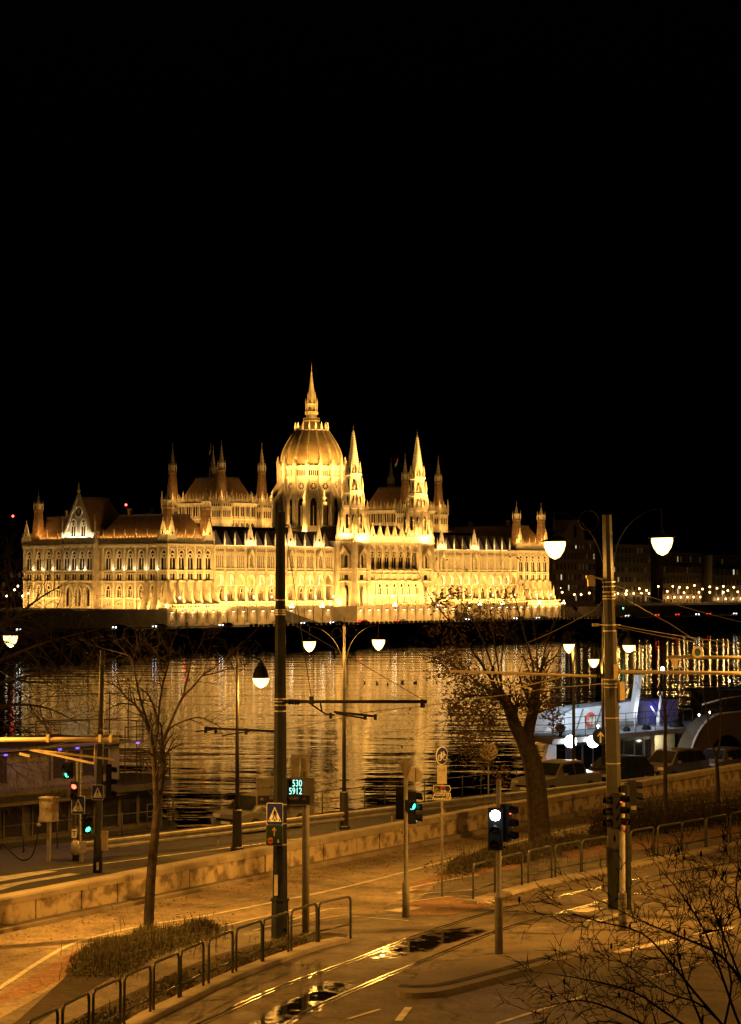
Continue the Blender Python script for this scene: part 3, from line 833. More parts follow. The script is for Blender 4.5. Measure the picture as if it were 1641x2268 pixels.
lm = MB(); lm.box(-.28,.28,-.5,.05,-.12,.3); lm.box(-.25,.25,-.45,0,-.2,-.12,1)
lme = lm.mesh('wall_lamp', [M_iron, M_wl])
k = 0
for i in range(n):
    x = -6.4+274.8*(i+.5)/n
    d = 13.5 if 96 < x < 165 else 0
    if 60 < x < 92 and i % 2: continue
    if 172 < x < 200 and i % 3: continue
    o = ob('wall_lamp', lme, EW, ((x-135)*KS, -d*KS-.05, (-.9-ZR)*KS))
    p = PW((x, -6-d-1.1, -1.3))
    lamp('SPOT', p, 330, (1,.54,.17), 'downlight', .15, PW((x, -6-d+.3, ZR)), spot=105, blend=.8)
M_ramp = mat('dark_ramp_stone', (.03,.024,.016), (.015,.012,.009), .8)  # ramp stone in a very dark tone
# stairs / ramps leaning against the terrace wall
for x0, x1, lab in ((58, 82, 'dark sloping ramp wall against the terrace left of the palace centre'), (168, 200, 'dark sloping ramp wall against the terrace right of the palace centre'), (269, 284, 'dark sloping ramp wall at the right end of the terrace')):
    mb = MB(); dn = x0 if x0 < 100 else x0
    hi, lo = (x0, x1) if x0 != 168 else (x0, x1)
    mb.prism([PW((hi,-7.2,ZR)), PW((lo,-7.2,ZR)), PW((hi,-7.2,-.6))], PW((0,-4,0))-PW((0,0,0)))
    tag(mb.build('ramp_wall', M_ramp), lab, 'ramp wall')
# parapet stones along the road edge
pm = MB(); pm.box(-.55,.55,-.25,.25,0,.75); pme = pm.mesh('kerb_block', mat('kerb_block', (.2,.17,.12)))
for i in range(96):
    x = 8 + 2.9*i
    o = ob('kerb_block', pme, None, PW((x, -39, ZR)), AL)
    tag(o, 'low stone block in the row along the far quay edge', 'bollard', 'stone blocks along the far quay edge')
# dark continuation of the wall to the left and right
mb = MB(); pbox(mb, -300, -7, -7, -6, ZR-.4, .2); pbox(mb, 284, 520, -7, -6, ZR-.4, -1.4)
tag(mb.build('retaining_wall', mat('grey_wall', (.16,.14,.11), (.1,.09,.07), .3)), 'dim grey quay wall continuing on both sides of the lit terrace', 'wall')

# street lamps of the far bank
M_bulb_w = em('white_bulb', (1,.80,.45), 7)
M_bulb_o = em('orange_bulb', (1,.60,.2), 14)
def cand(name, label, loc, group, h=6.0, arms=3):
    t = thing(name, label, 'street lamp', loc, AL, group)
    mb = MB(); mb.lathe((0,0,0), [(.3,0),(.3,.5),(.16,.8),(.09,1.4),(.07,h)], 8)
    for a in range(arms):
        an = a*2*math.pi/arms; mb.tube([(0,0,h-1.0),(.35*math.cos(an),.35*math.sin(an),h-1.1),(.6*math.cos(an),.6*math.sin(an),h-.7)], .05, 5)
    mb.build('post', M_iron, t)
    mb = MB()
    for a in range(arms):
        an = a*2*math.pi/arms; mb.lathe((.6*math.cos(an),.6*math.sin(an),h-.65), [(.1,0),(.24,.2),(.22,.45),(.02,.6)], 8)
    if arms != 2: mb.lathe((0,0,h), [(.1,0),(.26,.25),(.22,.55),(.02,.75)], 8)
    mb.build('lantern', M_bulb_w, t)
    return t
c0 = None
for x in (41, 60, 108, 139.5, 169.5, 187, 216, 236):
    p = PW((x, -31, ZR))
    if c0 is None: c0 = cand('candelabra_lamp', 'dark candelabra street lamp with white globes on the far quay road', p, 'candelabra lamps on the far quay')
    else: dup(c0, p, AL)
c1 = None
for x in (2, 29, 46, 57, 85, 97, 122, 150, 180, 196, 214, 232, 250, 262):
    p = PW((x, -5.2 if not 97 < x < 164 else -18.2, .6))
    if c1 is None:
        c1 = thing('terrace_lamp', 'small single lantern lamp on the palace terrace', 'street lamp', p, AL, 'single lamps on the palace terrace')
        mb = MB(); mb.lathe((0,0,0), [(.2,0),(.2,.4),(.06,.7),(.05,2.8)], 8); mb.build('post', M_iron, c1)
        mb = MB(); mb.lathe((0,0,2.8), [(.1,0),(.25,.2),(.2,.55),(.02,.75)], 8); mb.build('lantern', M_bulb_w, c1)
    else: dup(c1, p, AL)
# thin tall lamp masts
c2 = None
for x in (32, 75, 116, 141, 162, 176, 205, 229, 258):
    p = PW((x, -13 if not 97 < x < 164 else -26, ZR))
    if c2 is None:
        c2 = thing('lamp_mast', 'thin dark mast with a small lamp arm in front of the palace', 'street lamp', p, AL, 'thin lamp masts in front of the palace')
        mb = MB(); mb.tube([(0,0,0),(0,0,10.5),(.3,0,11),(1.0,0,11.1)], [.1,.06,.05,.04], 6); mb.build('post', M_iron, c2)
        mb = MB(); mb.lathe((1.1,0,10.95), [(.05,0),(.2,.05),(.12,.2)], 8); mb.build('lamp_head', M_bulb_w, c2)
    else: dup(c2, p, AL)
# pendant lamps in the arcades
g0 = MB(); g0.lathe((0,0,0), [(.04,-.2),(.13,-.1),(.15,0),(.1,.14),(.03,.2)], 8); g0.tube([(0,0,.3),(0,0,2.6)], .03, 4)
gme = g0.mesh('arcade_lamp', M_bulb_w)
for x in (31, 37, 55, 62, 68, 80.5, 87, 93, 162, 170, 182, 188, 195, 201.5, 208, 220.5, 227, 233):
    o = ob('arcade_lamp', gme, None, PW((x, -.4, 10.4)), AL)
    tag(o, 'glowing lamp hanging under an arch of the palace arcade', 'pendant lamp', 'pendant lamps under the palace arcade')

# far cars
M_cp = [mat('far_car_dark', (.03,.03,.035), rough=.3), mat('far_car_silver', (.35,.35,.36), rough=.3), mat('far_car_red', (.3,.03,.02), rough=.3)]
M_head = em('headlight_glow', (.9,.95,1.0), 9); M_tail = em('taillight_glow', (1,.03,.015), 7)
M_cw = mat('car_glass', (.02,.022,.025), (.012,.013,.015), 2, .08)
M_tyre = mat('tyre_rubber', (.02,.02,.02), (.012,.012,.012), 8, .9)
def far_car(loc, rz, head, paint, label, group):
    t = thing('car', label, 'car', loc, rz, group)
    mb = MB(); pr = [(-2.1,.35),(-2.15,.75),(-2.0,.95),(-1.55,1.0),(-.9,1.42),(.6,1.45),(1.25,1.02),(2.0,.86),(2.15,.6),(2.12,.35)]
    mb.prism([(x,-.82,z) for x, z in pr], (0,1.64,0)); mb.build('body', M_cp[paint], t)
    mb = MB()
    for sg in (-1, 1): mb = MB(); mb.prism([(-1.35,sg*.83,1.02),(-.85,sg*.83,1.36),(.55,sg*.83,1.38),(1.05,sg*.83,1.02)], (0,sg*.02,0)); mb.build('window', M_cw, t)
    for x in (-1.3,1.3):
        for sg in (-1,1): mb = MB(); mb.tube([(x,sg*.68,.32),(x,sg*.86,.32)], .32, 10); mb.build('wheel', M_tyre, t)
    for sg in (-1,1):
        mb = MB(); mb.lathe((2.1,sg*.6,.68), [(.02,-.18),(.2,-.1),(.2,.1),(.02,.18)], 8); mb.build('headlight' , M_head if head else M_cp[0], t)
        mb = MB(); mb.box(-2.24,-2.08,sg*.6-.22,sg*.6+.22,.72,.92); mb.build('taillight', M_tail if not head else M_cp[0], t)
    return t
GC = 'cars on the far quay road'
for px, head, paint, lab in ((100,1,0,'tiny dark car with white headlights at the far left end of the quay road'), (481,1,0,'tiny car with headlights in front of the dim grey quay wall'),
    (640,1,0,'car with headlights just right of the palace corner turret'), (905,1,1,'pale car with headlights under the left wing, left of the dark pole'),
    (1230,1,0,'bright pair of headlights right of the dark foreground pole'), (1345,1,0,'small car with headlights left of the thin lamp mast top'),
    (1452,0,2,'car with red taillights under the left palace tower'), (1605,0,0,'car with strong red taillights below the palace loggia'),
    (1885,1,0,'car with faint headlights behind the leafy tree shoots'), (2075,1,0,'car with headlights near the right palace pavilion'), (2165,1,0,'car with a bright headlight at the right end of the terrace'), (2520,1,1,'car with white headlights on the dark quay right of the palace'),
    (2640,0,0,'red-lit car beside the first arcade lights at right'), (2720,0,2,'red car with taillights on the far right quay'), (2800,1,1,'white headlights on the far right quay road'), (2845,0,0,'small red taillight car, second from the right on the far quay'), (2950,1,0,'bright headlights at the right edge of the photo')):
    x = px*.5537
    pr = (x-820.5)/F
    vv = -36
    tt = (pr*(874+vv*.6395) - (-82.2-vv*.7688))/(.6395-pr*.7688)
    far_car(PW((tt, vv, ZR+.01)), AL + (math.pi if head else 0), head, paint, lab, GC)
# far pedestrians
M_pd = mat('dark_coat', (.03,.03,.035)); M_skin = mat('skin', (.45,.28,.2))
def person(loc, rz, label):
    t = thing('person', label, 'person', loc, rz, 'people walking on the far quay')
    mb = MB()
    for sg in (-1,1):
        mb.tube([(sg*.09,0,.92),(sg*.1,sg*.12,.5),(sg*.1,sg*.2-.03,.06),(sg*.1,sg*.2+.12,.03)], [.085,.065,.045,.035], 6)
        mb.tube([(sg*.2,0,1.42),(sg*.25,-sg*.08,1.15),(sg*.24,-sg*.16+.06,.88)], [.055,.045,.035], 6)
    mb.lathe((0,0,0), [(.05,.84),(.17,.9),(.16,1.05),(.19,1.3),(.18,1.42),(.08,1.5),(.055,1.56)], 8)
    mb.lathe((0,.01,1.54), [(.05,0),(.09,.08),(.1,.16),(.07,.24),(.01,.27)], 8)
    mb.build('body', M_pd, t)
for px, lab in ((745, 'two strides from the lamp post, a dark figure on the left quay'), (752, 'dark figure walking close behind another on the left quay'), (1293, 'lone dark figure standing by the lit wall right of the ramp'), (2212, 'dark figure near the right end of the lit terrace wall'), (2145, 'dark figure in front of the right pavilion downlights')):
    pr = (px*.5537-820.5)/F; vv = -34; tt = (pr*(874+vv*.6395) - (-82.2-vv*.7688))/(.6395-pr*.7688)
    person(PW((tt, vv, ZR)), AL+1.2, lab)

# right hand apartment blocks, dark with a few lit windows
M_bw = [mat('far_wall_brown', (.10,.075,.05), (.07,.05,.035), .2), mat('far_wall_grey', (.09,.08,.065), (.06,.055,.045), .2)]
M_lit = [em('lit_window_white', (1,.86,.6), 1.0), em('lit_window_warm', (1,.7,.3), .5), em('dim_window', (1,.6,.25), .04)]
M_dw = mat('unlit_window', (.012,.012,.014), rough=.15)
rb = random.Random(5)
def block(x0, x1, ytop, ybase, Yd, paint, label, nx, nz, lit, gab=None, lamps=0):
    a = at(x0, ybase, Yd); b = at(x1, ybase, Yd); t0 = at(x0, ytop, Yd)
    # facade line turned to follow the river front
    dirv = V((math.cos(AL), math.sin(AL), 0)); L = (b.x-a.x)/math.cos(AL)*.9
    t = thing('apartment_block', label, 'building', (a.x, a.y, a.z), AL)
    H = t0.z-a.z; mb = MB(); mb.box(0, L, 0, 18, -8, H)
    mb.box(-.3, L+.3, -.4, 18.3, H, H+.5)
    for z in (H*.22, H*.75): mb.box(0, L, -.25, 0, z, z+.3)
    mb.build('wall', M_bw[paint], t)
    mb = MB(); mb.add([(0,0,H+.5),(L,0,H+.5),(L,18,H+.5),(0,18,H+.5),(2,6,H+4),(L-2,6,H+4),(L-2,12,H+4),(2,12,H+4)], [(0,1,5,4),(1,2,6,5),(2,3,7,6),(3,0,4,7),(4,5,6,7)])
    for i in range(3): mb.box(L*(.2+.3*i)-.6, L*(.2+.3*i)+.6, 8, 9, H+2, H+5.5)
    mb.build('roof', M_dark_roof, t)
    if gab:
        mb = MB(); c = L*gab; mb.prism([(c-7,-.6,H-2),(c-7,-.6,H+3),(c-3,-.6,H+8.5),(c+3,-.6,H+8.5),(c+7,-.6,H+3),(c+7,-.6,H-2)], (0,8,0)); mb.box(c-.9,c+.9,-.8,-.5,H+1,H+6,1)
        mb.build('gable', [M_bw[paint], M_dw], t)
    wme = {}
    for key, m in (('dark', M_dw), ('w', M_lit[0]), ('o', M_lit[1]), ('d', M_lit[2])):
        q = MB(); ww, hh = L/nx*.32, H/nz*.5; q.box(-ww/2, ww/2, -.12, -.02, 0, hh, 0)
        q.box(-ww/2-.1, -ww/2, -.2, 0, -.1, hh+.1, 1); q.box(ww/2, ww/2+.1, -.2, 0, -.1, hh+.1, 1); q.box(-.05,.05,-.16,-.1,0,hh,1); q.box(-ww/2-.2,ww/2+.2,-.3,0,-.22,-.1,1)
        wme[key] = q.mesh('window', [m, M_bw[paint]])
    for j in range(nz):
        for i in range(nx):
            r = rb.random(); key = 'w' if r < lit*.45 else 'o' if r < lit else 'd' if r < lit+.25 else 'dark'
            ob('window', wme[key], t, (L*(i+.5)/nx, 0, H*(j+.25)/nz))
    for i in range(6 if lamps else 0):
        xx = L*(i+.5)/6; q = Matrix.Translation(t.location) @ Matrix.Rotation(AL,4,'Z') @ V((xx,-1.6,4.4))
        lamp('POINT', q, 210*lamps, (1,.5,.12), 'facade_light', .2)
        lb = MB(); lb.lathe((xx,-.9,4.4),[(.1,-.3),(.34,-.05),(.34,.25),(.1,.45)],8); lb.box(xx-.06,xx+.06,-.9,0,4.6,4.75,1); lb.build('wall_lamp', [M_bulb_o, M_iron], t)
    lamp('AREA', Matrix.Translation(t.location) @ Matrix.Rotation(AL,4,'Z') @ V((L/2,-14,1)), 330, (1,.40,.09), 'facade_light', L, Matrix.Translation(t.location) @ Matrix.Rotation(AL,4,'Z') @ V((L/2,0,14)), 1)  # added area lamp without a fixture, a faint ambient wash on the walls
    return t
block(1222, 1345, 1196, 1337, 880, 0, 'dark brown apartment block with a stepped gable just right of the palace', 12, 6, .04, gab=.5)
block(1338, 1475, 1207, 1338, 930, 1, 'dark grey apartment block with two bright windows behind the double street lamp', 12, 6, .05, lamps=1.6)
block(1468, 1585, 1226, 1345, 980, 0, 'dark block lit by orange wall lamps near the right edge', 12, 5, .03, lamps=4)
block(1578, 1720, 1232, 1348, 1010, 1, 'farthest dark block at the right edge of the photo', 12, 5, .03, lamps=4)
block(-130, 38, 1240, 1350, 780, 0, 'dark building left of the palace behind bare branches', 10, 5, .02)
# orange lamps along those blocks
d0 = None
for x, y in ((1416,1305),(1458,1300),(1505,1302),(1522,1303),(1538,1298),(1556,1306),(1572,1301),(1572,1313),(1602,1300),(1602,1313),(1625,1302),(1432,1309),(1478,1311),(1490,1300),(1515,1314),(1548,1313),(1588,1304),(1612,1309),(1634,1312),(1245,1313),(1287,1318),(1360,1318),(1387,1318),(1340,1311),(1388,1310),(1305,1315),(1222,1318),(1272,1318)):
    Yd = 850 if x < 1400 else 890 if x < 1480 else 930
    p = at(x, y, Yd); z0 = CAMZ + (-1.5-11.3)*KS
    h = p.z - z0
    t = thing('quay_lamp', 'small glowing lamp in front of the dark blocks at right', 'street lamp', (p.x, p.y, z0), 0, 'lamps in front of the dark right-hand blocks')
    mb = MB(); mb.tube([(0,0,0),(0,0,h)], [.1,.05], 5); mb.build('post', M_iron, t)
    mb = MB(); mb.lathe((0,0,h), [(.1,-.1),(.36,.12),(.32,.42),(.03,.6)], 8); mb.build('lantern', M_bulb_o, t)
    if x > 1400: lamp('POINT', (p.x-.2, p.y-.9, p.z), 160, (1,.5,.12), 'lamp_light', .2)
# red obstruction lights on far masts
M_red = em('red_beacon', (1,.04,.03), 20)
for x, y, lab in ((28.5,1145,'tall thin mast with a red beacon at the far left'), (279,1120,'mast with a red beacon behind the palace roof')):
    p = at(x, y, 900); t = thing('beacon_mast', lab, 'mast', (p.x, p.y, -2), 0)
    mb = MB(); mb.tube([(0,0,0),(0,0,p.z+2)], [.25,.1], 5); mb.build('mast', M_iron, t)
    mb = MB(); mb.lathe((0,0,p.z+2), [(.1,-.1),(.4,.2),(.4,.6),(.05,.8)], 8); mb.build('beacon', M_red, t)
# left-end traffic light and lamps by the water
for x, y, m, lab in ((410,1354,M_red,'tiny red traffic light on the quay left of the terrace'), (328,1357,em('far_green',(.1,1,.6),10),'tiny green traffic light on the far left quay'), (1380,1347,em('far_green2',(.1,1,.5),10),'tiny green traffic light on the far right quay')):
    p = at(x, y, 655); z0 = CAMZ + (ZR-11.3)*KS; t = thing('traffic_light', lab, 'traffic light', (p.x, p.y, z0))
    mb = MB(); mb.tube([(0,0,0),(0,0,p.z-z0-.4)], .07, 6); mb.box(-.18,.18,-.1,.2,p.z-z0-.5,p.z-z0+.5); mb.build('post', M_iron, t)
    mb = MB(); mb.lathe((0,-.12,p.z-z0), [(.02,-.2),(.2,-.1),(.2,.1),(.02,.2)], 8); mb.build('signal_lens', m, t)
for x, y in ((62,1316),(32,1308),(15,1322),(50,1322),(40,1300)):
    p = at(x, y, 640); z0 = CAMZ - 11.3*KS; h = p.z-z0; t = thing('path_lamp', 'small white globe lamp among branches left of the palace', 'street lamp', (p.x, p.y, z0), 0, 'globe lamps left of the palace')
    mb = MB(); mb.tube([(0,0,0),(0,0,max(h,1))], .06, 5); mb.build('post', M_iron, t)
    mb = MB(); mb.lathe((0,0,max(h,1)), [(.05,-.1),(.3,.1),(.3,.35),(.05,.55)], 8); mb.build('lantern', M_bulb_w, t)
# low hill behind
mb = MB(); pts = []
for i in range(40):
    x = -900+i*62; pts.append((x, 1500, 18+26*abs(math.sin(i*.37+1))+10*math.sin(i*1.3)))
mb.prism([(-900,1500,-20)] + pts + [(pts[-1][0],1500,-20)], (0,60,0)); struct('hill', mb, mat('night_hill', (.012,.012,.01), (.008,.008,.007), .01))

# ------------------------------------------------------------------ river
m, nt, b = newmat('night_water')
b.inputs['Base Color'].default_value = (.004,.005,.006,1); b.inputs['Roughness'].default_value = .04; b.inputs['IOR'].default_value = 1.75
ge = nt.nodes.new('ShaderNodeNewGeometry')
def wave(scale, sx, sy, det, rot=0.0):
    mp = nt.nodes.new('ShaderNodeMapping'); mp.inputs['Scale'].default_value = (sx, sy, 1); mp.inputs['Rotation'].default_value = (0,0,rot)
    no = nt.nodes.new('ShaderNodeTexNoise'); no.inputs['Scale'].default_value = scale; no.inputs['Detail'].default_value = det; no.inputs['Roughness'].default_value = .42
    nt.links.new(ge.outputs['Position'], mp.inputs['Vector']); nt.links.new(mp.outputs[0], no.inputs['Vector'])
    return no.outputs['Fac']
a1, a2 = wave(.30, .55, 1, 3, .12), wave(.9, .6, 1, 3, -.2)
ad = nt.nodes.new('ShaderNodeMath'); ad.operation = 'MULTIPLY_ADD'; ad.inputs[1].default_value = .35
nt.links.new(a2, ad.inputs[0]); nt.links.new(a1, ad.inputs[2])
a3 = wave(.13, .5, 1, 2, .06)
ad3 = nt.nodes.new('ShaderNodeMath'); ad3.operation = 'MULTIPLY_ADD'; ad3.inputs[1].default_value = 3.2
nt.links.new(a3, ad3.inputs[0]); nt.links.new(ad.outputs[0], ad3.inputs[2]); ad = ad3
bp = nt.nodes.new('ShaderNodeBump'); bp.inputs['Strength'].default_value = 1.0; bp.inputs['Distance'].default_value = .043
nt.links.new(ad.outputs[0], bp.inputs['Height']); nt.links.new(bp.outputs['Normal'], b.inputs['Normal'])
M_water = m
ZWW = CAMZ - 25*KS
mb = MB(); mb.sheet([(-900,60,ZWW),(1600,60,ZWW),(1600,1450,ZWW),(-900,1450,ZWW)]); struct('river', mb, M_water)
# birds resting on the water
bd = MB(); bd.lathe((0,0,0), [(.02,-.02),(.16,.05),(.17,.12),(.02,.22)], 8); bd.tube([(.0,.12,.15),(0,.2,.32)], [.06,.045], 6); bd.lathe((0,.21,.33), [(.02,-.06),(.07,0),(.02,.07)], 6); bd.tube([(0,.26,.33),(0,.36,.32)], [.025,.01], 5); bd.tube([(0,-.1,.12),(0,-.3,.2)],[.08,.02],5)
bme = bd.mesh('water_bird', mat('dark_feathers', (.02,.018,.015)))
rw = random.Random(3)
for i in range(26):
    p = G(815 + i*17 + rw.uniform(-14,14), 1512 + .02*i*17 - i*.6 + rw.uniform(-5,5), ZWW)
    o = ob('water_bird', bme, None, p, rw.uniform(0,6)); o.scale = (1.15,)*3
    tag(o, 'small dark bird floating on the golden river', 'bird', 'birds floating on the river')
# ------------------------------------------------------------------ near bank
ZQ = -1.2                       # lower quay level
def gmat(name, c, patch=.62, rough=.85, rlo=.5, crack=.5, cscale=.22, grain=.5):
    # worn ground: broad stains, mid-size patches, grain, cracks
    m, nt, b = newmat(name); N = nt.nodes.new; lk = nt.links.new
    P = N('ShaderNodeNewGeometry').outputs['Position']
    def noise(sc_, det, r=.6):
        n = N('ShaderNodeTexNoise'); n.inputs['Scale'].default_value = sc_; n.inputs['Detail'].default_value = det; n.inputs['Roughness'].default_value = r; lk(P, n.inputs['Vector']); return n.outputs['Fac']
    def mr(src, a, b_, c_, d):
        q = N('ShaderNodeMapRange'); q.inputs[1].default_value = a; q.inputs[2].default_value = b_; q.inputs[3].default_value = c_; q.inputs[4].default_value = d; lk(src, q.inputs[0]); return q.outputs[0]
    def mul(a, b_):
        q = N('ShaderNodeMath'); q.operation = 'MULTIPLY'; lk(a, q.inputs[0]); lk(b_, q.inputs[1]); return q.outputs[0]
    broad = noise(.28, 6); mid = noise(1.5, 8, .72); gr = noise(9, 6, .8)
    vo = N('ShaderNodeTexVoronoi'); vo.feature = 'DISTANCE_TO_EDGE'; vo.inputs['Scale'].default_value = cscale
    wn = N('ShaderNodeVectorMath'); wn.operation = 'MULTIPLY_ADD'; nn = N('ShaderNodeTexNoise'); nn.inputs['Scale'].default_value = 1.1; nn.inputs['Detail'].default_value = 4; lk(P, nn.inputs['Vector']); lk(nn.outputs['Color'], wn.inputs[0]); wn.inputs[1].default_value = (1.6,1.6,0); lk(P, wn.inputs[2]); lk(wn.outputs[0], vo.inputs['Vector'])
    f = mul(mul(mr(broad, .35, .65, patch, 1.15), mr(mid, .34, .66, .58, 1.22)), mul(mr(gr, .3, .7, 1-grain, 1+grain), mr(vo.outputs['Distance'], 0, .022, 1-crack, 1)))
    vm = N('ShaderNodeVectorMath'); vm.operation = 'SCALE'; vm.inputs[0].default_value = c; lk(f, vm.inputs['Scale']); lk(vm.outputs[0], b.inputs['Base Color'])
    lk(mr(broad, .38, .55, rlo, rough), b.inputs['Roughness'])
    bp = N('ShaderNodeBump'); bp.inputs['Strength'].default_value = .6; bp.inputs['Distance'].default_value = .012; lk(gr, bp.inputs['Height']); lk(bp.outputs[0], b.inputs['Normal'])
    return m
M_pave = gmat('worn_asphalt_path', (.36,.29,.20), .68, .88, .8, .45)
M_road = gmat('road_asphalt', (.17,.145,.115), .62, .8, .5, .5, .16)
M_qroad = gmat('quay_asphalt', (.06,.055,.048), .6, .8, .55, .5, .2)
M_bed = gmat('track_concrete', (.2,.165,.125), .45, .8, .46, .6, .35)
M_red = gmat('red_cycle_paving', (.33,.19,.12), .75, .85, .7, .3, .5)
M_line = mat('worn_white_paint', (.82,.78,.66), (.5,.46,.38), 3, .7, coord='World')
M_kerb = mat('concrete_kerb', (.34,.30,.24), (.24,.2,.16), 1.6, .85, bump=.4, coord='World', bscale=20)
M_soil = mat('leafy_soil', (.055,.04,.025), (.03,.022,.014), 3, .95, bump=.8, coord='World', bscale=14)
M_wallst = mat('stained_quay_stone', (.56,.47,.33), (.22,.17,.11), 2.6, .88, bump=.9, coord='World', detail=10, lo=.38, hi=.54, bscale=7)
M_cope = mat('coping_stone', (.46,.40,.30), (.33,.28,.2), 1.4, .8, bump=.4, coord='World', bscale=12)
M_cobble = mat('quay_cobbles', (.07,.07,.07), (.028,.028,.03), 5, .6, bump=.9, coord='World', bscale=7)
M_steel = mat('galvanised_steel', (.42,.40,.37), (.3,.29,.27), 3, .55, .35)
M_gpole = mat('dark_green_paint', (.016,.019,.016), (.010,.012,.010), 4, .6, bump=.15, spec=.15)
M_grey = mat('grey_pole_paint', (.20,.19,.165), (.14,.13,.11), 5, .6, bump=.2)
M_rail = mat('polished_rail', (.5,.45,.4), (.35,.3,.26), 2, .22, 1.0, coord='World')
M_black = mat('black_plastic', (.012,.012,.013), (.007,.007,.008), 8, .6, spec=.15)
M_yel = mat('cream_pipe_paint', (.50,.42,.26), (.4,.33,.2), 5, .5)
M_rpaint = mat('railing_paint', (.07,.072,.066), (.045,.047,.043), 5, .35)
M_bark = mat('dark_bark', (.045,.032,.021), (.018,.013,.009), 7, .95, bump=.9, bscale=24)
M_twig = mat('twig_bark', (.03,.021,.014), (.016,.011,.008), 5, .95)
M_alu = mat('sign_back_metal', (.33,.29,.22), (.25,.21,.16), 6, .5, .4)

def GP(pts, z): return [G(x, y, z) for x, y in pts]
def line_strip(mb, pts, z, wd, m=0):
    # a painted line of constant width along ground points
    P = [G(x, y, 0) for x, y in pts]; L = []; Rr = []
    for i, p in enumerate(P):
        d = (P[min(i+1, len(P)-1)] - P[max(i-1, 0)]).normalized(); n = V((-d.y, d.x, 0))
        L.append(p + n*wd/2 + V((0,0,z))); Rr.append(p - n*wd/2 + V((0,0,z)))
    for i in range(len(P)-1): mb.add([L[i], L[i+1], Rr[i+1], Rr[i]], [(0,1,2,3)], m)
def smooth(pts, n=4):
    # Catmull-Rom through 2-D or 3-D points
    P = [V(p) if len(p) == 3 else V((p[0], p[1], 0)) for p in pts]; out = []
    for i in range(len(P)-1):
        p0, p1, p2, p3 = P[max(i-1,0)], P[i], P[i+1], P[min(i+2, len(P)-1)]
        for k in range(n):
            t = k/n
            out.append(.5*((2*p1)+(p2-p0)*t+(2*p0-5*p1+4*p2-p3)*t*t+(3*p1-p0-3*p2+p3)*t**3))
    out.append(P[-1])
    return out if len(pts[0]) == 3 else [(p.x, p.y) for p in out]

# wall line on the ground: base of the quay wall, nearly straight
WL = [V((-34,17.4,0)), V((-20,39.4,0)), V((-9.57,55.8,0)), V((-6.7,60.6,0)), V((-3.37,66.0,0)), V((-.67,70.4,0)), V((1.15,73.3,0)), V((4.2,78.2,0)), V((6.84,81.9,0)), V((11.5,89,0)), V((16.5,96.5,0)), V((26,111,0)), V((40,132,0))]
def wall_at(s):
    # point at arc length s from the third point
    P = WL; acc = -(P[2]-P[1]).length-(P[1]-P[0]).length
    for a, b in zip(P, P[1:]):
        l = (b-a).length
        if s <= acc+l or b is P[-1]: return a + (b-a)*((s-acc)/l), (b-a).normalized()
        acc += l
QD = V((.674,.738,0)); QN = V((-.738,.674,0))     # direction of the lower quay, and out towards the river
# quay reference line: the guard rail
QR = V((-10.6,78.8,0))
def quay(s, n, z=ZQ): p = QR + QD*s + QN*n; return V((p.x, p.y, z))
EDGE = 4.7
mb = MB()
mb.sheet([V((-60,-10,0)), V((90,-10,0)), V((90,120,0)), WL[-1]+V((60,60,0))] + [V((p.x,p.y,0)) for p in WL[::-1]] + [V((-60,-10,0))+V((0,10,0))])
struct('ground', mb, M_road)
mb = MB()
mb.sheet([WL[0]+V((.3,-.1,ZQ)), WL[2]+V((.3,-.1,ZQ)), WL[8]+V((.3,-.1,ZQ)), WL[-1]+V((.3,-.1,ZQ)), quay(120,-8), quay(120,0), quay(-80,0)]); struct('quay_road', mb, M_qroad)
mb = MB(); mb.sheet([quay(-80,0), quay(120,0), quay(120,EDGE), quay(-80,EDGE)]); 
mb.prism([quay(-80,EDGE), quay(-80,EDGE+.5), quay(-80,EDGE+.5,ZWW-2), quay(-80,EDGE,ZWW-2)], QD*200, 1); struct('quay_edge', mb, [M_cobble, M_quay])
mb = MB(); 
line_q = [quay(-6,-.9), quay(60,-.9), quay(60,-.78), quay(-6,-.78)]
mb.sheet([p+V((0,0,.006)) for p in line_q])
for q in ([(-60,1950),(0,1940),(107,1929),(127,1930),(0,1952),(-60,1962)], [(-60,1972),(0,1960),(155,1934),(178,1936),(50,1957),(0,1972),(-60,1985)], [(-60,1994),(0,1984),(205,1945),(240,1942),(0,1996)]): mb.sheet([G(x,y,ZQ+.006) for x, y in q])
mb.sheet([quay(4.5,-2.6,ZQ+.006), quay(8,-2.6,ZQ+.006), quay(8,-3.0,ZQ+.006), quay(4.5,-3.0,ZQ+.006)])
struct('quay_markings', mb, M_line)

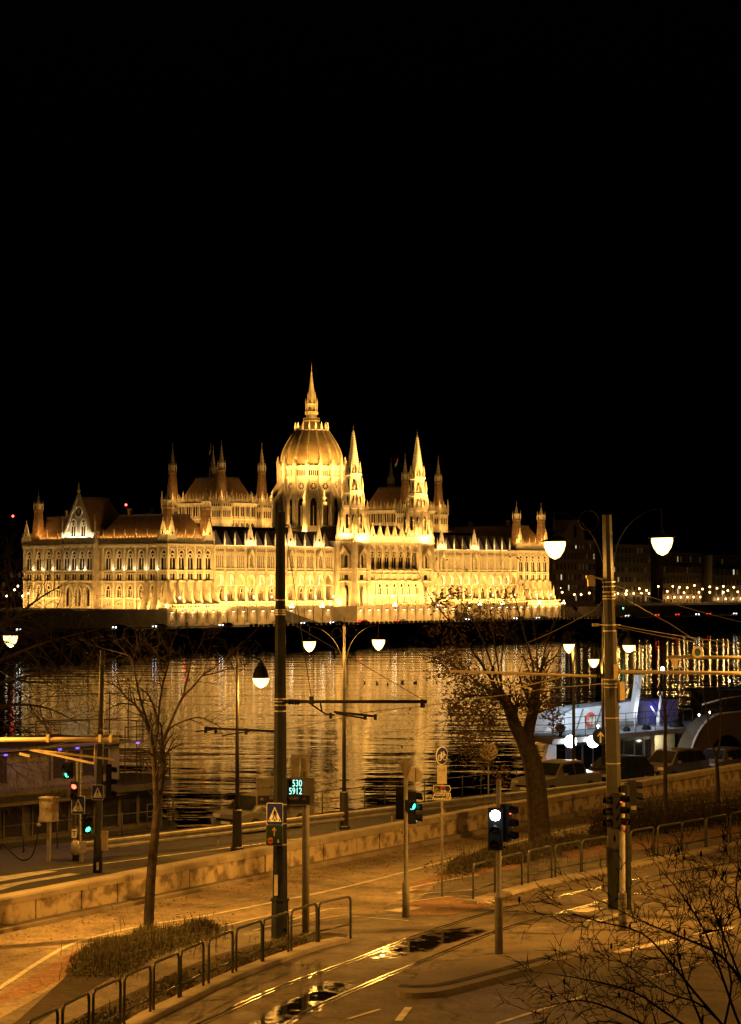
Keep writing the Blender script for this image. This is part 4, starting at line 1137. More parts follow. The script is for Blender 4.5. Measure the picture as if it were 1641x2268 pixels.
# ---- quay wall: stone blocks with a coping and a plinth kerb
QW = thing('quay_wall', 'low stained stone wall with pale coping between the cycle path and the lower quay', 'wall', (0,0,0))
wb, cp, pl = MB(), MB(), MB()
s = -30.0; rr = random.Random(11)
while s < 75:
    L = rr.uniform(1.35, 2.0); p, d = wall_at(s+.022); q, _ = wall_at(s+L-.022); n = V((-d.y, d.x, 0))
    j = rr.uniform(-.03, .02)
    wb.add([p+n*j, q+n*j, q+n*.4, p+n*.4] + [v+V((0,0,.66)) for v in (p+n*j, q+n*j, q+n*.4, p+n*.4)], [(3,2,1,0),(4,5,6,7),(0,1,5,4),(1,2,6,5),(2,3,7,6),(3,0,4,7)])
    s += L
p0, _ = wall_at(-30); 
for a, b in zip(WL, WL[1:]):
    d = (b-a).normalized(); n = V((-d.y,d.x,0))
    wb.add([a+n*.05+V((0,0,-1.4)), b+n*.05+V((0,0,-1.4)), b+n*.38+V((0,0,-1.4)), a+n*.38+V((0,0,-1.4)), a+n*.05+V((0,0,.64)), b+n*.05+V((0,0,.64)), b+n*.38+V((0,0,.64)), a+n*.38+V((0,0,.64))], [(3,2,1,0),(4,5,6,7),(0,1,5,4),(1,2,6,5),(2,3,7,6),(3,0,4,7)])
s = -30.0
while s < 75:
    L = rr.uniform(1.5, 2.3); p, d = wall_at(s+.01); q, _ = wall_at(s+L-.01); n = V((-d.y, d.x, 0))
    sec = lambda b, hh: [b-n*.06+V((0,0,.663)), b-n*.06+V((0,0,.663+hh)), b-n*.02+V((0,0,.71+hh)), b+n*.44+V((0,0,.71+hh)), b+n*.48+V((0,0,.663+hh)), b+n*.48+V((0,0,.663))]
    A, B_ = sec(p, .14+rr.uniform(0,.012)), sec(q, .14+rr.uniform(0,.012)); k = 6
    cp.add(A+B_, [tuple(range(k)), tuple(range(2*k-1,k-1,-1))]+[(i,(i+1)%k,k+(i+1)%k,k+i) for i in range(k)])
    s += L
s = -30.0
while s < 75:
    L = rr.uniform(1.2, 2.4); p, d = wall_at(s+.012); q, _ = wall_at(s+L-.012); n = V((-d.y, d.x, 0)); jj = rr.uniform(-.02,.02)
    pl.prism([p-n*(.25+jj)+V((0,0,-.02)), p-n*(.25+jj)+V((0,0,.10)), p-n*(.18+jj)+V((0,0,.14)), p-n*.004+V((0,0,.15)), p-n*.004+V((0,0,-.02))], q-p)
    s += L
wb.build('wall', M_wallst, QW); cp.build('coping', M_cope, QW); pl.build('plinth', M_kerb, QW)

# ---- pavement, cycle path, kerbs, beds, track
YL = smooth([(-260,2330),(-120,2255),(0,2188),(94,2127),(165,2089),(260,2063),(359,2044),(449,2030),(595,2001),(775,1963),(986,1908),(1092,1880),(1222,1846),(1340,1822),(1480,1800),(1641,1778),(1800,1758)], 3)
mb = MB()
mb.sheet([G(x, y, .004) for x, y in YL] + [V((p.x,p.y,.004)) for p in WL[::-1][1:-1]])
struct('pavement', mb, M_pave)
CI = smooth([(-260,2420),(-60,2290),(60,2222),(142,2170),(190,2120),(260,2100),(420,2060),(560,2036),(640,2030),(700,2040),(760,2036),(850,2025),(930,1990),(985,1945),(1080,1930),(1230,1890),(1345,1870),(1480,1852),(1641,1830),(1800,1806)], 3)
mb = MB(); mb.sheet([G(x, y, .004) for x, y in CI] + [G(x, y, .004) for x, y in YL[::-1]])
struct('cycle_path', mb, M_pave)
mb = MB()
mb.sheet(GP([(0,2225),(94,2190),(142,2164),(190,2116),(260,2094),(330,2078),(350,2060),(260,2074),(170,2104),(100,2142),(0,2204)], .009))
mb.sheet(GP([(905,1978),(985,1948),(1050,1938),(1130,1925),(1180,1912),(1100,1918),(1010,1928),(930,1950),(880,1966)], .009))
mb.sheet(GP([(868,2020),(910,2000),(985,1987),(1045,1990),(1100,2003),(1000,2026),(912,2028)], .009))
mb.sheet(GP([(1240,1888),(1345,1868),(1480,1850),(1641,1828),(1641,1850),(1480,1873),(1345,1892),(1270,1903)], .009))
struct('red_paving', mb, M_red)
mb = MB()
line_strip(mb, YL, .012, .14)
for ln, wd in (([(868,1978),(925,1963),(1000,1948),(1060,1938)], .10), ([(858,2004),(950,1992),(1010,1985),(1060,1990),(1105,2003)], .08), ([(925,1984),(955,1978),(1000,1975),(1060,1970)], .08), ([(770,2030),(830,2034),(905,2040)], .08),
               ([(470,2058),(560,2036),(640,2018),(720,1998)], .09), ([(560,2062),(640,2040),(720,2016),(770,2012)], .09), ([(640,2052),(720,2034),(780,2024)], .07)):
    line_strip(mb, smooth(ln, 3), .012, wd)
for q in ([(855,2017),(905,2007),(935,2010),(885,2020)], [(870,1976),(905,1968),(925,1970),(885,1980)], [(1060,1996),(1085,1992),(1105,1996),(1085,2001)]): mb.sheet(GP(q, .012))
# worn arrows and bars on the road beyond the island
for q in ([(1260,2018),(1300,2010),(1345,2010),(1300,2020)], [(1290,2038),(1375,2022),(1392,2022),(1330,2042)], [(1355,2052),(1420,2040),(1440,2042),(1385,2056)], [(1540,2066),(1590,2056),(1600,2060),(1556,2070)]): mb.sheet(GP(q, .012))
for a, b, wd in (((770,2258),(842,2236),.09), ((882,2262),(905,2232),.16), ((1360,2110),(1500,2082),.30), ((1545,2072),(1641,2050),.30), ((1100,2268),(1300,2205),.10), ((1440,2166),(1560,2132),.1)):
    line_strip(mb, [a, b], .012, wd)
struct('path_markings', mb, M_line)
# tactile studs of the pavement
mb = MB()
for i in range(26):
    for j in range(3):
        a = G(372+8.9*i, 2031-1.72*i, 0); d = V((.62,.78,0)); n = V((-.78,.62,0)); c = a + n*(.17*j+.1)
        mb.obox((c.x, c.y, .012), d*.075, n*.05, V((0,0,.008)))
struct('tactile_paving', mb, M_kerb)
# beds
BED = [(-80,2330),(40,2260),(142,2166),(160,2128),(230,2092),(330,2072),(420,2056),(470,2052),(470,2066),(420,2080),(330,2112),(240,2168),(120,2240),(0,2330)]
STRIP = smooth([(-60,2400),(60,2310),(200,2240),(320,2185),(440,2130),(560,2092),(700,2066),(770,2070)], 3)
KL = smooth([(40,2420),(140,2360),(271,2290),(335,2252),(397,2222),(458,2192),(523,2163),(582,2140),(643,2118),(703,2098),(760,2085)], 3)
mb = MB(); mb.sheet(GP(BED, .008)); mb.sheet([G(x,y,.008) for x,y in KL] + [G(x,y,.008) for x,y in STRIP[::-1]]); 
RB = [(975,1942),(1040,1935),(1120,1920),(1222,1896),(1345,1872),(1345,1850),(1222,1866),(1110,1884),(1010,1912)]
mb.sheet(GP(RB, .008))
HB = [(1305,1858),(1345,1850),(1480,1838),(1641,1818),(1800,1800),(1800,1740),(1641,1765),(1480,1790),(1345,1818),(1300,1838)]
mb.sheet(GP(HB, .008))
struct('planting_bed', mb, M_soil)
# kerb strip between bed and track
def kerb(mb, pts, wd, h):
    P = [G(x,y,0) for x,y in pts]
    for a, b in zip(P, P[1:]):
        d = (b-a).normalized(); n = V((-d.y,d.x,0)); e = (b-a)*.0
        mb.prism([a-n*wd*.5+V((0,0,-.03)), a-n*wd*.5+V((0,0,h-.02)), a-n*(wd*.5-.02)+V((0,0,h)), a+n*wd*.5+V((0,0,h)), a+n*wd*.5+V((0,0,-.03))], (b-a)*1.002)
KR = smooth([(1042,2003),(1163,1969),(1224,1955),(1283,1943),(1340,1932),(1450,1908),(1505,1898),(1558,1888),(1612,1876),(1720,1852)], 3)
mb = MB(); kerb(mb, KL, .42, .10); kerb(mb, KR, .42, .10); struct('kerb', mb, M_kerb)
# track bed and rails
R1 = smooth([(300,2345),(440,2268),(600,2193),(775,2129),(940,2066),(1113,2013),(1208,1993),(1400,1950),(1641,1908),(1900,1868)], 4)
R2 = smooth([(470,2400),(640,2262),(775,2195),(940,2126),(1113,2058),(1276,2013),(1400,1980),(1641,1929),(1900,1884)], 4)
TB1 = [(x, y-16*(y-1288)/700) for x, y in R1]; TB2 = [(x, y+26*(y-1288)/700) for x, y in R2]
mb = MB(); mb.sheet([G(x,y,.004) for x,y in TB1] + [G(x,y,.004) for x,y in TB2[::-1]]); struct('track_bed', mb, M_bed)
mb = MB()
for Rr in (R1, R2):
    P = [G(x,y,0) for x,y in Rr]
    for off, wd, hh in ((0, .06, .022), (.13, .035, .018)):
        Q = []
        for i, p in enumerate(P):
            d = (P[min(i+1,len(P)-1)]-P[max(i-1,0)]).normalized(); n = V((d.y,-d.x,0)); Q.append((p+n*off, n))
        for (a, n1), (b, n2) in zip(Q, Q[1:]):
            mb.add([a-n1*wd/2+V((0,0,hh)), a+n1*wd/2+V((0,0,hh)), b+n2*wd/2+V((0,0,hh)), b-n2*wd/2+V((0,0,hh)), a-n1*wd/2, a+n1*wd/2, b+n2*wd/2, b-n2*wd/2], [(0,1,2,3),(4,7,6,5),(0,4,5,1),(2,6,7,3)])
struct('tram_rails', mb, M_rail)
# puddles between the rails: wet film fading out through a broken edge
def puddle_mat(seed):
    m, nt, b = newmat('rain_puddle'); N = nt.nodes.new; lk = nt.links.new
    b.inputs['Base Color'].default_value = (.008,.0065,.005,1); b.inputs['Roughness'].default_value = .03; b.inputs['IOR'].default_value = 1.33
    tc = N('ShaderNodeTexCoord'); ge = N('ShaderNodeNewGeometry')
    no = N('ShaderNodeTexNoise'); no.inputs['Scale'].default_value = 2.1; no.inputs['Detail'].default_value = 7; no.inputs['Roughness'].default_value = .62; lk(ge.outputs['Position'], no.inputs['Vector'])
    at_ = N('ShaderNodeAttribute'); at_.attribute_name = 'depth'
    ad = N('ShaderNodeMath'); ad.operation = 'MULTIPLY_ADD'; ad.inputs[1].default_value = 1.5; lk(no.outputs['Fac'], ad.inputs[0]); lk(at_.outputs['Fac'], ad.inputs[2])
    mr = N('ShaderNodeMapRange'); mr.inputs[1].default_value = .92; mr.inputs[2].default_value = 1.36; mr.interpolation_type = 'SMOOTHSTEP'; lk(ad.outputs[0], mr.inputs[0])
    rr_ = N('ShaderNodeMapRange'); rr_.inputs[1].default_value = 1.0; rr_.inputs[2].default_value = 1.42; rr_.inputs[3].default_value = .5; rr_.inputs[4].default_value = .02; lk(ad.outputs[0], rr_.inputs[0]); lk(rr_.outputs[0], b.inputs['Roughness'])
    tr = N('ShaderNodeBsdfTransparent'); mx = N('ShaderNodeMixShader'); lk(mr.outputs[0], mx.inputs[0]); lk(tr.outputs[0], mx.inputs[1]); lk(b.outputs[0], mx.inputs[2])
    lk(mx.outputs[0], nt.nodes['Material Output'].inputs['Surface'])
    n2 = N('ShaderNodeTexNoise'); n2.inputs['Scale'].default_value = 6; n2.inputs['Detail'].default_value = 2; lk(ge.outputs['Position'], n2.inputs['Vector'])
    bp = N('ShaderNodeBump'); bp.inputs['Strength'].default_value = .08; bp.inputs['Distance'].default_value = .01; lk(n2.outputs['Fac'], bp.inputs['Height']); lk(bp.outputs[0], b.inputs['Normal'])
    return m
M_pud = puddle_mat(1)
def puddle(pts):
    C = [G(x, y, .011) for x, y in smooth(pts + [pts[0]], 5)[:-1]]; c = sum(C, V((0,0,0)))/len(C)
    rings = [1.0, .75, .5, .25]; mb = MB(); vs = []; dep = []
    for k, f in enumerate(rings):
        vs += [c + (p-c)*f for p in C]; dep += [(0, .42, .62, .7)[k]]*len(C)
    vs.append(c); dep.append(.7); n = len(C); fs = []
    for k in range(3): fs += [(k*n+i, k*n+(i+1)%n, (k+1)*n+(i+1)%n, (k+1)*n+i) for i in range(n)]
    fs += [(3*n+i, 3*n+(i+1)%n, 4*n) for i in range(n)]
    mb.add(vs, fs); o = struct('puddle', mb, M_pud)
    a = o.data.attributes.new('depth', 'FLOAT', 'POINT'); a.data.foreach_set('value', dep)
for q in ([(540,2276),(590,2232),(650,2206),(690,2180),(735,2164),(800,2160),(800,2192),(740,2216),(720,2240),(690,2248),(650,2270),(590,2290)],
          [(780,2136),(840,2098),(900,2078),(960,2056),(1040,2048),(1105,2056),(1040,2080),(985,2094),(950,2112),(900,2118),(840,2134)],
          [(430,2296),(540,2262),(585,2262),(520,2296),(470,2312)]): puddle(q)
# traffic island with a stone kerb
IS = [(875,2186),(885,2197),(930,2199),(986,2193),(1092,2166),(1180,2142),(1271,2119),(1400,2086),(1641,2024)]
IB = [(1641,1975),(1400,2032),(1290,2058),(1113,2100),(1000,2140),(905,2172),(882,2180)]
mb = MB(); P = [G(x,y,.13) for x,y in smooth(IS,3)]; Q = [G(x,y,.13) for x,y in smooth(IB,3)]
poly = P + Q; mb.add(poly + [V((p.x,p.y,-.02)) for p in poly], [tuple(range(len(poly)))] + [(i,(i+1)%len(poly),len(poly)+(i+1)%len(poly),len(poly)+i) for i in range(len(poly))])
mb2 = MB()
struct('traffic_island', mb, mat('island_paving', (.2,.165,.12), (.14,.115,.085), 1.2, .85, bump=.6, coord='World', bscale=12))
mb = MB(); P = [G(x,y,0) for x,y in smooth(IS[1:7],6)]
for a, b in zip(P, P[1:]):
    d = (b-a).normalized(); n = V((-d.y,d.x,0)); a2 = a.lerp(b, .03); b2 = a.lerp(b, .97)
    mb.prism([a2-n*.12+V((0,0,-.02)), a2-n*.12+V((0,0,.12)), a2-n*.08+V((0,0,.15)), a2+n*.1+V((0,0,.155)), a2+n*.1+V((0,0,-.02))], b2-a2)
struct('island_kerb', mb, mat('shaded_kerb_stone', (.06,.052,.042), (.03,.026,.021), 3, .9, bump=.6, coord='World'))  # kerb toned dark, the shade on its front put into the colour
# pale drain strip along the island
mb = MB(); line_strip(mb, [(x, y+9) for x, y in smooth(IS[1:], 3)], .008, .22); struct('gutter_strip', mb, M_kerb)

# ---- fallen leaves (stuff)
rl = random.Random(21); mb = MB()
def leafq(mb, p, s, rng, m=0):
    a = V((rng.uniform(-1,1), rng.uniform(-1,1), rng.uniform(-.6,.6))).normalized(); b = a.cross(V((rng.uniform(-1,1), rng.uniform(-1,1), rng.uniform(-1,1)))).normalized()
    c = p
    mb.add([c-a*s, c+b*s*.45, c+a*s, c-b*s*.45], [(0,1,2,3)], m)
for i in range(700):
    t = rl.random(); x = 1060+560*t; y = 1990-125*t + rl.uniform(-8, 10) + (rl.random()**3)*18
    p = G(x, y, .03); leafq(mb, p, rl.uniform(.03,.06), rl)
for i in range(900):
    s_ = rl.uniform(-12, 28); p, d = wall_at(s_); n = V((d.y,-d.x,0)); p = p + n*(.3+abs(rl.gauss(0,.9))); p.z = .02; leafq(mb, p, rl.uniform(.02,.045), rl)
for i in range(500):
    p = G(rl.uniform(0,760), rl.uniform(2000,2200), .02); leafq(mb, p, rl.uniform(.015,.03), rl)
tag(mb.build('fallen_leaves', mat('dead_leaf', (.22,.14,.06), (.12,.07,.03), 3, .8)), 'scattered dead leaves on the kerb and pavement', 'leaves', kind='stuff')
# ground cover of the beds (stuff)
def in_poly(x, y, poly):
    c = False; j = len(poly)-1
    for i in range(len(poly)):
        (xi, yi), (xj, yj) = poly[i], poly[j]
        if (yi > y) != (yj > y) and x < (xj-xi)*(y-yi)/(yj-yi)+xi: c = not c
        j = i
    return c
def cover(poly, n, h, s, label, m, hv=.6, seed=1, lean=.35):
    rng = random.Random(seed); xs = [p[0] for p in poly]; ys = [p[1] for p in poly]; mb = MB(); k = 0
    lumps = [(rng.uniform(min(xs),max(xs)), rng.uniform(min(ys),max(ys)), rng.uniform(.4,1.3)) for _ in range(40)]
    fall = [(rng.uniform(min(xs),max(xs)), rng.uniform(min(ys),max(ys)), rng.uniform(12,46)) for _ in range(70)]
    fall = [q for q in fall if in_poly(q[0], q[1], poly)]
    while k < n:
        if rng.random() < .7:
            u, v, rad = rng.choice(fall); x, y = rng.gauss(u, rad*.6), rng.gauss(v, rad*.3)
            if not in_poly(x, y, poly) and rng.random() < .85: continue
        else:
            x, y = rng.uniform(min(xs),max(xs)), rng.uniform(min(ys),max(ys))
            if not in_poly(x, y, poly): continue
        k += 1
        de = 1e9; jn = len(poly)-1
        for i_ in range(len(poly)):
            ax, ay = poly[jn]; bx, by = poly[i_]; ay *= 2.2; by *= 2.2; jn = i_
            ll = (bx-ax)**2+(by-ay)**2+1e-6; tt_ = max(0, min(1, ((x-ax)*(bx-ax)+(2.2*y-ay)*(by-ay))/ll)); de = min(de, math.hypot(x-ax-tt_*(bx-ax), 2.2*y-ay-tt_*(by-ay)))
        hh = h*min(1, .25+de/55)*rng.uniform(.6,1.25)*(.45 + .55*max([a*math.exp(-((x-u)/40)**2-((y-v)/22)**2) for u,v,a in lumps]))
        p = G(x, y, 0)
        if rng.random() < .78:    # a blade or stem
            tip = p + V((rng.uniform(-lean,lean)*hh, rng.uniform(-lean,lean)*hh, hh*rng.uniform(.7,1.5))); wv = V((rng.uniform(-1,1), rng.uniform(-.5,.5), 0)).normalized()*.010
            mid = p.lerp(tip, .55)+V((0,0,hh*.08))
            mb.add([p-wv, p+wv, mid+wv*.8, mid-wv*.8, tip], [(0,1,2,3),(3,2,4)], rng.choice((0,0,1)))
        else:
            for q in range(3):
                c = p + V((rng.uniform(-.12,.12), rng.uniform(-.12,.12), hh*rng.random()**.7)); leafq(mb, c, s*rng.uniform(.6,1.3), rng, rng.choice((0,0,1)))
    return tag(mb.build('ground_cover', m), label, 'ground cover', kind='stuff')
M_gc = [mat('shrub_leaf', (.07,.068,.026), (.04,.038,.016), 6, .7), mat('shrub_leaf_dry', (.10,.075,.035), (.065,.045,.022), 6, .8)]
M_hc = [mat('hedge_twig', (.035,.023,.012), (.02,.013,.008), 6, .8), mat('hedge_leaf_dry', (.055,.034,.016), (.035,.022,.011), 6, .8)]
cover([(150,2130),(230,2092),(330,2070),(420,2055),(490,2050),(480,2066),(400,2100),(330,2130),(250,2165),(165,2165)], 11000, .48, .036, 'tall grass and low shrubs in the bed around the bare left tree', M_gc, seed=4)
cover([(x,y-5) for x,y in KL] + [(x,y+8) for x,y in STRIP[::-1]], 14000, .3, .045, 'low dark ground cover behind the near railing', M_gc, seed=5)
cover([(985,1940),(1040,1933),(1120,1918),(1222,1894),(1345,1870),(1345,1852),(1222,1864),(1110,1882),(1010,1910)], 9000, .5, .06, 'low leafy ground cover around the foot of the big pollard tree', M_gc, seed=6)
# ---- twiggy hedge on the right
def hedge():
    rng = random.Random(9); mb = MB()
    for i in range(1500):
        x = rng.uniform(1308, 1760); y = 1850-(x-1308)*.105+rng.uniform(-14,16); p = G(x, y, 0)
        h = rng.uniform(.5,1.25)*(1 if x > 1400 else .8)
        a = V((rng.uniform(-.4,.4), rng.uniform(-.4,.4), 1)); q = p + a*h*.5; r = q + V((rng.uniform(-.3,.3), rng.uniform(-.3,.3), .5*h))
        mb.tube([p, q, r], [.010,.007,.003], 3, cap=False)
        for k in range(4):
            c = p.lerp(r, rng.uniform(.3,1))+V((rng.uniform(-.12,.12),rng.uniform(-.12,.12),rng.uniform(-.05,.1))); leafq(mb, c, rng.uniform(.03,.06), rng, 1)
    return mb.build('hedge', M_hc)
tag(hedge(), 'twiggy half-bare brown hedge behind the right-hand railing', 'hedge')
# ------------------------------------------------------------------ railings beside the track
def rail_panel_mesh(L):
    fr_ = MB(); h, c = 1.06, .13
    pts = [(0,0,-.05),(0,0,h-c)] + [(c-c*math.cos(a), 0, h-c+c*math.sin(a)) for a in (.5,1.05,1.57)] + [(L-c+c*math.sin(a), 0, h-c+c*math.cos(a)) for a in (0,.5,1.05,1.57)] + [(L,0,-.05)]
    fr_.tube(pts, .032, 8)
    lo = MB(); lo.tube([(.02,0,.36),(L-.02,0,.36)], .025, 8)
    return fr_.mesh('frame', M_rpaint), lo.mesh('lower_rail', M_rpaint)
def railing(pairs, label, group):
    A = [(G(*a), G(*b)) for a, b in pairs]
    L = sum((b-a).length for a, b in A)/len(A); fm, lm_ = rail_panel_mesh(L); t0 = None
    for a, b in A:
        rz = math.atan2(b.y-a.y, b.x-a.x)
        if t0 is None:
            t0 = thing('railing_panel', label, 'railing', a, rz, group); ob('frame', fm, t0); ob('lower_rail', lm_, t0)
        else: dup(t0, a, rz)
railing([((706,2095),(757,2083)),((645,2115),(701,2096)),((583,2138),(640,2117)),((523,2161),(578,2140)),((462,2188),(516,2164)),((400,2218),(455,2190)),((340,2247),(396,2220)),((275,2280),(335,2250)),((206,2316),(268,2284)),((138,2354),(197,2320)),((62,2396),(130,2358)),((-20,2442),(52,2402))],
        'dark tubular railing panel in the row along the planted strip at lower left', 'railing panels at lower left')
railing([((1048,1999),(1103,1983)),((1109,1981),(1163,1966)),((1170,1964),(1222,1952)),((1230,1950),(1282,1940)),((1289,1938),(1338,1929)),((1345,1927),(1390,1917)),((1397,1914),(1450,1904)),((1457,1902),(1505,1894)),((1511,1892),(1558,1884)),((1565,1882),(1612,1873)),((1618,1871),(1662,1862))],
        'dark tubular railing panel in the row between track and hedge at right', 'railing panels at right')

# ------------------------------------------------------------------ guard rail, quay railing
QA = math.atan2(QD.y, QD.x)
gr = thing('guard_rail', 'long grey steel crash barrier running along the lower quay', 'guard rail', quay(0,0), QA)
prof = [(0,.36),(-.05,.40),(-.05,.47),(.02,.52),(.02,.57),(-.05,.62),(-.05,.70),(0,.74)]
mb = MB(); pts = prof + [(y+.012, z) for y, z in prof[::-1]]
mb.prism([(0,y,z) for y, z in pts], (75,0,0)); mb.build('rail_beam', M_steel, gr)
mb = MB(); mb.lathe((-.15,0,.55), [(.02,-.26),(.12,-.25),(.17,-.1),(.17,.1),(.12,.25),(.02,.26)], 10); mb.box(-.12,.3,-.06,.03,.34,.76); mb.build('rail_end', M_steel, gr)
pm = MB(); pm.box(-.06,.06,.02,.12,-.1,.66); pm.box(-.03,.03,-.01,.02,.45,.65); pme = pm.mesh('rail_post', M_steel)
for i in range(22): ob('rail_post', pme, gr, (.2+3.4*i,0,0))
def quay_rail(s0, s1, n, step, label):
    t = thing('quay_railing', label, 'railing', quay(s0, n), QA); L = s1-s0; mb = MB()
    for z in (.55, 1.05): mb.tube([(0,0,z),(L,0,z)], .018, 5)
    mb.build('handrail', M_iron, t)
    k = int(L/step); pm = MB(); pm.tube([(0,0,-.02),(0,0,1.12)], .028, 6); me = pm.mesh('rail_post', M_iron)
    for i in range(k+1): ob('rail_post', me, t, (L*i/k,0,0))
quay_rail(12, 31, EDGE-.3, 1.35, 'thin dark railing along the quay edge in front of the water')
quay_rail(-6, 7, EDGE-.9, 1.6, 'thin pale railing on the quay in front of the left boat')

# ------------------------------------------------------------------ lamps
M_bowl = em('sodium_bowl', (1,.70,.23), 4.2)
M_lpost = mat('lamp_post_iron', (.034,.031,.026), (.02,.019,.016), 5, .5, bump=.2)
def lamp_light(p, P, r=.18): lamp('POINT', p, P, SOD, 'lamp_light', r)
def bell(parent, p, s=1.0):
    mb = MB(); mb.lathe(p, [(.03,.66*s),(.06,.58*s),(.12,.53*s),(.13,.45*s),(.17,.43*s),(.24,.32*s),(.30,.14*s),(.32,.02*s),(.33,-.02*s)], 14, cap=False); mb.lathe(p, [(.12,.43*s),(.14,.45*s),(.12,.47*s)], 12); mb.build('lamp_hood', M_black, parent)
    mb = MB(); mb.lathe(p, [(.31,0),(.31,-.08*s),(.26,-.22*s),(.16,-.33*s),(.02,-.38*s)], 14); mb.build('lamp_bowl', M_bowl, parent)
def disc(parent, p, s=1.0):
    mb = MB(); mb.lathe(p, [(.03,.20*s),(.06,.16*s),(.08,.10*s),(.20*s,.05),(.34*s,.01),(.34*s,-.01),(.1,-.02)], 16); mb.build('lamp_hood', M_black, parent)
    mb = MB(); mb.lathe(p, [(.26*s,-.01),(.26*s,-.1*s),(.215*s,-.24*s),(.12*s,-.38*s),(.02,-.43*s)], 14); mb.build('lamp_bowl', M_bowl, parent)
def arc_arm(mb, x0, z0, x1, z1, bulge, r=.022, y=0):
    # arm leaving the pole upwards and bowing over to the lamp
    pts = []
    for i in range(11):
        a = i/10*math.pi/2
        pts.append((x0+(x1-x0)*(1-math.cos(a)), y, z0+(z1+bulge-z0)*math.sin(a)))
    pts += [(x1, y, z1+bulge*.4), (x1, y, z1)]
    mb.tube(pts, r, 6)
def lamp_post(name, label, base, top_z, arms, rz=0.0, bell_=False, lean=0.0, baseh=1.5, group=None, P=700):
    t = thing(name, label, 'street lamp', base, rz, group); H = top_z-base.z
    mb = MB(); mb.lathe((0,0,0), [(.24,0),(.24,.12),(.19,.16),(.17,baseh),(.19,baseh+.02),(.12,baseh+.06)], 12, sm=False); mb.build('post_base', M_lpost, t)
    mb = MB(); mb.lathe((0,0,0), [(.085,baseh),(.075,H*.5),(.05,H*.9),(.045,H-.2),(.07,H-.18),(.03,H-.05),(.01,H+.25)], 10); mb.build('post', M_lpost, t)
    for (x, z, kind) in arms:
        am = MB(); h = z-base.z
        if kind == 'bell':
            am.tube([(0,0,h+.85),(x*.4,0,h+.83),(x*.85,0,h+.72),(x,0,h+.66),(x,0,h+.55)], .03, 6)
            k = 14; am.tube([(x*.33+.17*math.cos(q*2*math.pi/k), 0, h+.64+.17*math.sin(q*2*math.pi/k)) for q in range(k+1)], .014, 5); am.tube([(0,0,h+.2),(x*.25,0,h+.3),(x*.5,0,h+.78)], .016, 5)
            am.build('lamp_arm', M_black, t); bell(t, (x,0,h))
        else:
            sgn = 1 if x > 0 else -1
            arc_arm(am, sgn*.05, h-1.1, x, h+.18, .42); k = 12
            am.tube([(sgn*.3+.2*math.cos(q*2*math.pi/k), 0, h+.35+.2*math.sin(q*2*math.pi/k)) for q in range(k+1)], .012, 5)
            am.build('lamp_arm', M_black, t); disc(t, (x,0,h))
        c, s_ = math.cos(rz), math.sin(rz)
        lamp_light((base.x+c*x, base.y+s_*x, z-.55), P)
    return t
b = G(525,1884,ZQ); sY = F/b.y
lamp_post('street_lamp', 'single bell lantern lamp post just left of the big dark pole', b, CAMZ-(1443-HOR)/sY, [(52/sY, CAMZ-(1500-HOR)/sY, 'bell')], P=1500)
b = G(762,1837,ZQ); sY = F/b.y
lamp_post('street_lamp', 'double-armed lamp post standing against the golden water in the middle', b, CAMZ-(1380-HOR)/sY, [(-77/sY, CAMZ-(1420-HOR)/sY, 'disc'), (76/sY, CAMZ-(1416-HOR)/sY, 'disc')], P=1800)
b = G(1271,1752,ZQ); sY = F/b.y
lamp_post('street_lamp', 'lamp post right of the big pollard tree with one small lit bowl', b, CAMZ-(1425-HOR)/sY, [(-10/sY, CAMZ-(1426-HOR)/sY, 'disc')], P=650)
b = G(1336,1744,ZQ); sY = F/b.y
lamp_post('street_lamp', 'tall lamp post with the round arrow sign, lit bowl on its left arm', b, CAMZ-(1352-HOR)/sY, [(-20/sY, CAMZ-(1459-HOR)/sY, 'disc')], baseh=.3, P=650)
b = G(1366,1738,ZQ); sY = F/b.y
lamp_post('street_lamp', 'bell lantern lamp peeping out right of the big right-hand tram pole', b, CAMZ-(1395-HOR)/sY, [(28/sY, CAMZ-(1428-HOR)/sY, 'bell')], P=650)
b = G(-38,1918,ZQ); sY = F/b.y
lamp_post('street_lamp', 'glowing bowl lamp hanging in at the left edge of the photo', b, CAMZ-(1370-HOR)/sY, [(58/sY, CAMZ-(1407-HOR)/sY, 'disc')], P=1800)

# ------------------------------------------------------------------ tram poles
def oct_pole(mb, z, pr, n=8, m=0): mb.lathe((0,0,z), pr, n, m, math.pi/8, sm=False)
M_band = mat('steel_band', (.5,.48,.45), (.4,.38,.36), 5, .4, .8)
def bands(mb, rs):
    for z, r in rs: mb.lathe((0,0,z), [(r,0),(r+.006,0),(r+.006,.03),(r,.03)], 8, 0, math.pi/8, sm=False, cap=False)
base1 = G(620,2076); s1 = F/base1.y; zt = lambda y, s=s1: CAMZ-(y-HOR)/s
tp = thing('tram_pole', 'thick dark tram pole with signs at left of centre', 'pole', base1)
mb = MB(); oct_pole(mb, 0, [(.25,-.05),(.24,.02),(.225,.92),(.255,.93),(.255,.98),(.195,.99)]); mb.build('pole_base', M_gpole, tp)
mb = MB(); oct_pole(mb, 0, [(.20,.98),(.185,2.6),(.165,5.2),(.145,7.6),(.118,zt(1136)),(.125,zt(1136)+.02)]); mb.build('pole_shaft', M_gpole, tp)
for zr in [(zt(1352),.142),(zt(1357),.142),(zt(1362),.142),(zt(1548),.158),(zt(1554),.158),(zt(1562),.158),(zt(1575),.158),(zt(1780),.178),(zt(1822),.18),(zt(1868),.183),(zt(1330),.14)]: mb = MB(); bands(mb, [zr]); mb.build('clamp_band', M_band, tp)
mb = MB(); mb.box(-.14,-.05,-.205,-.195,1.08,1.6); mb.build('notice_sticker', mat('pale_sticker', (.55,.5,.4)), tp)
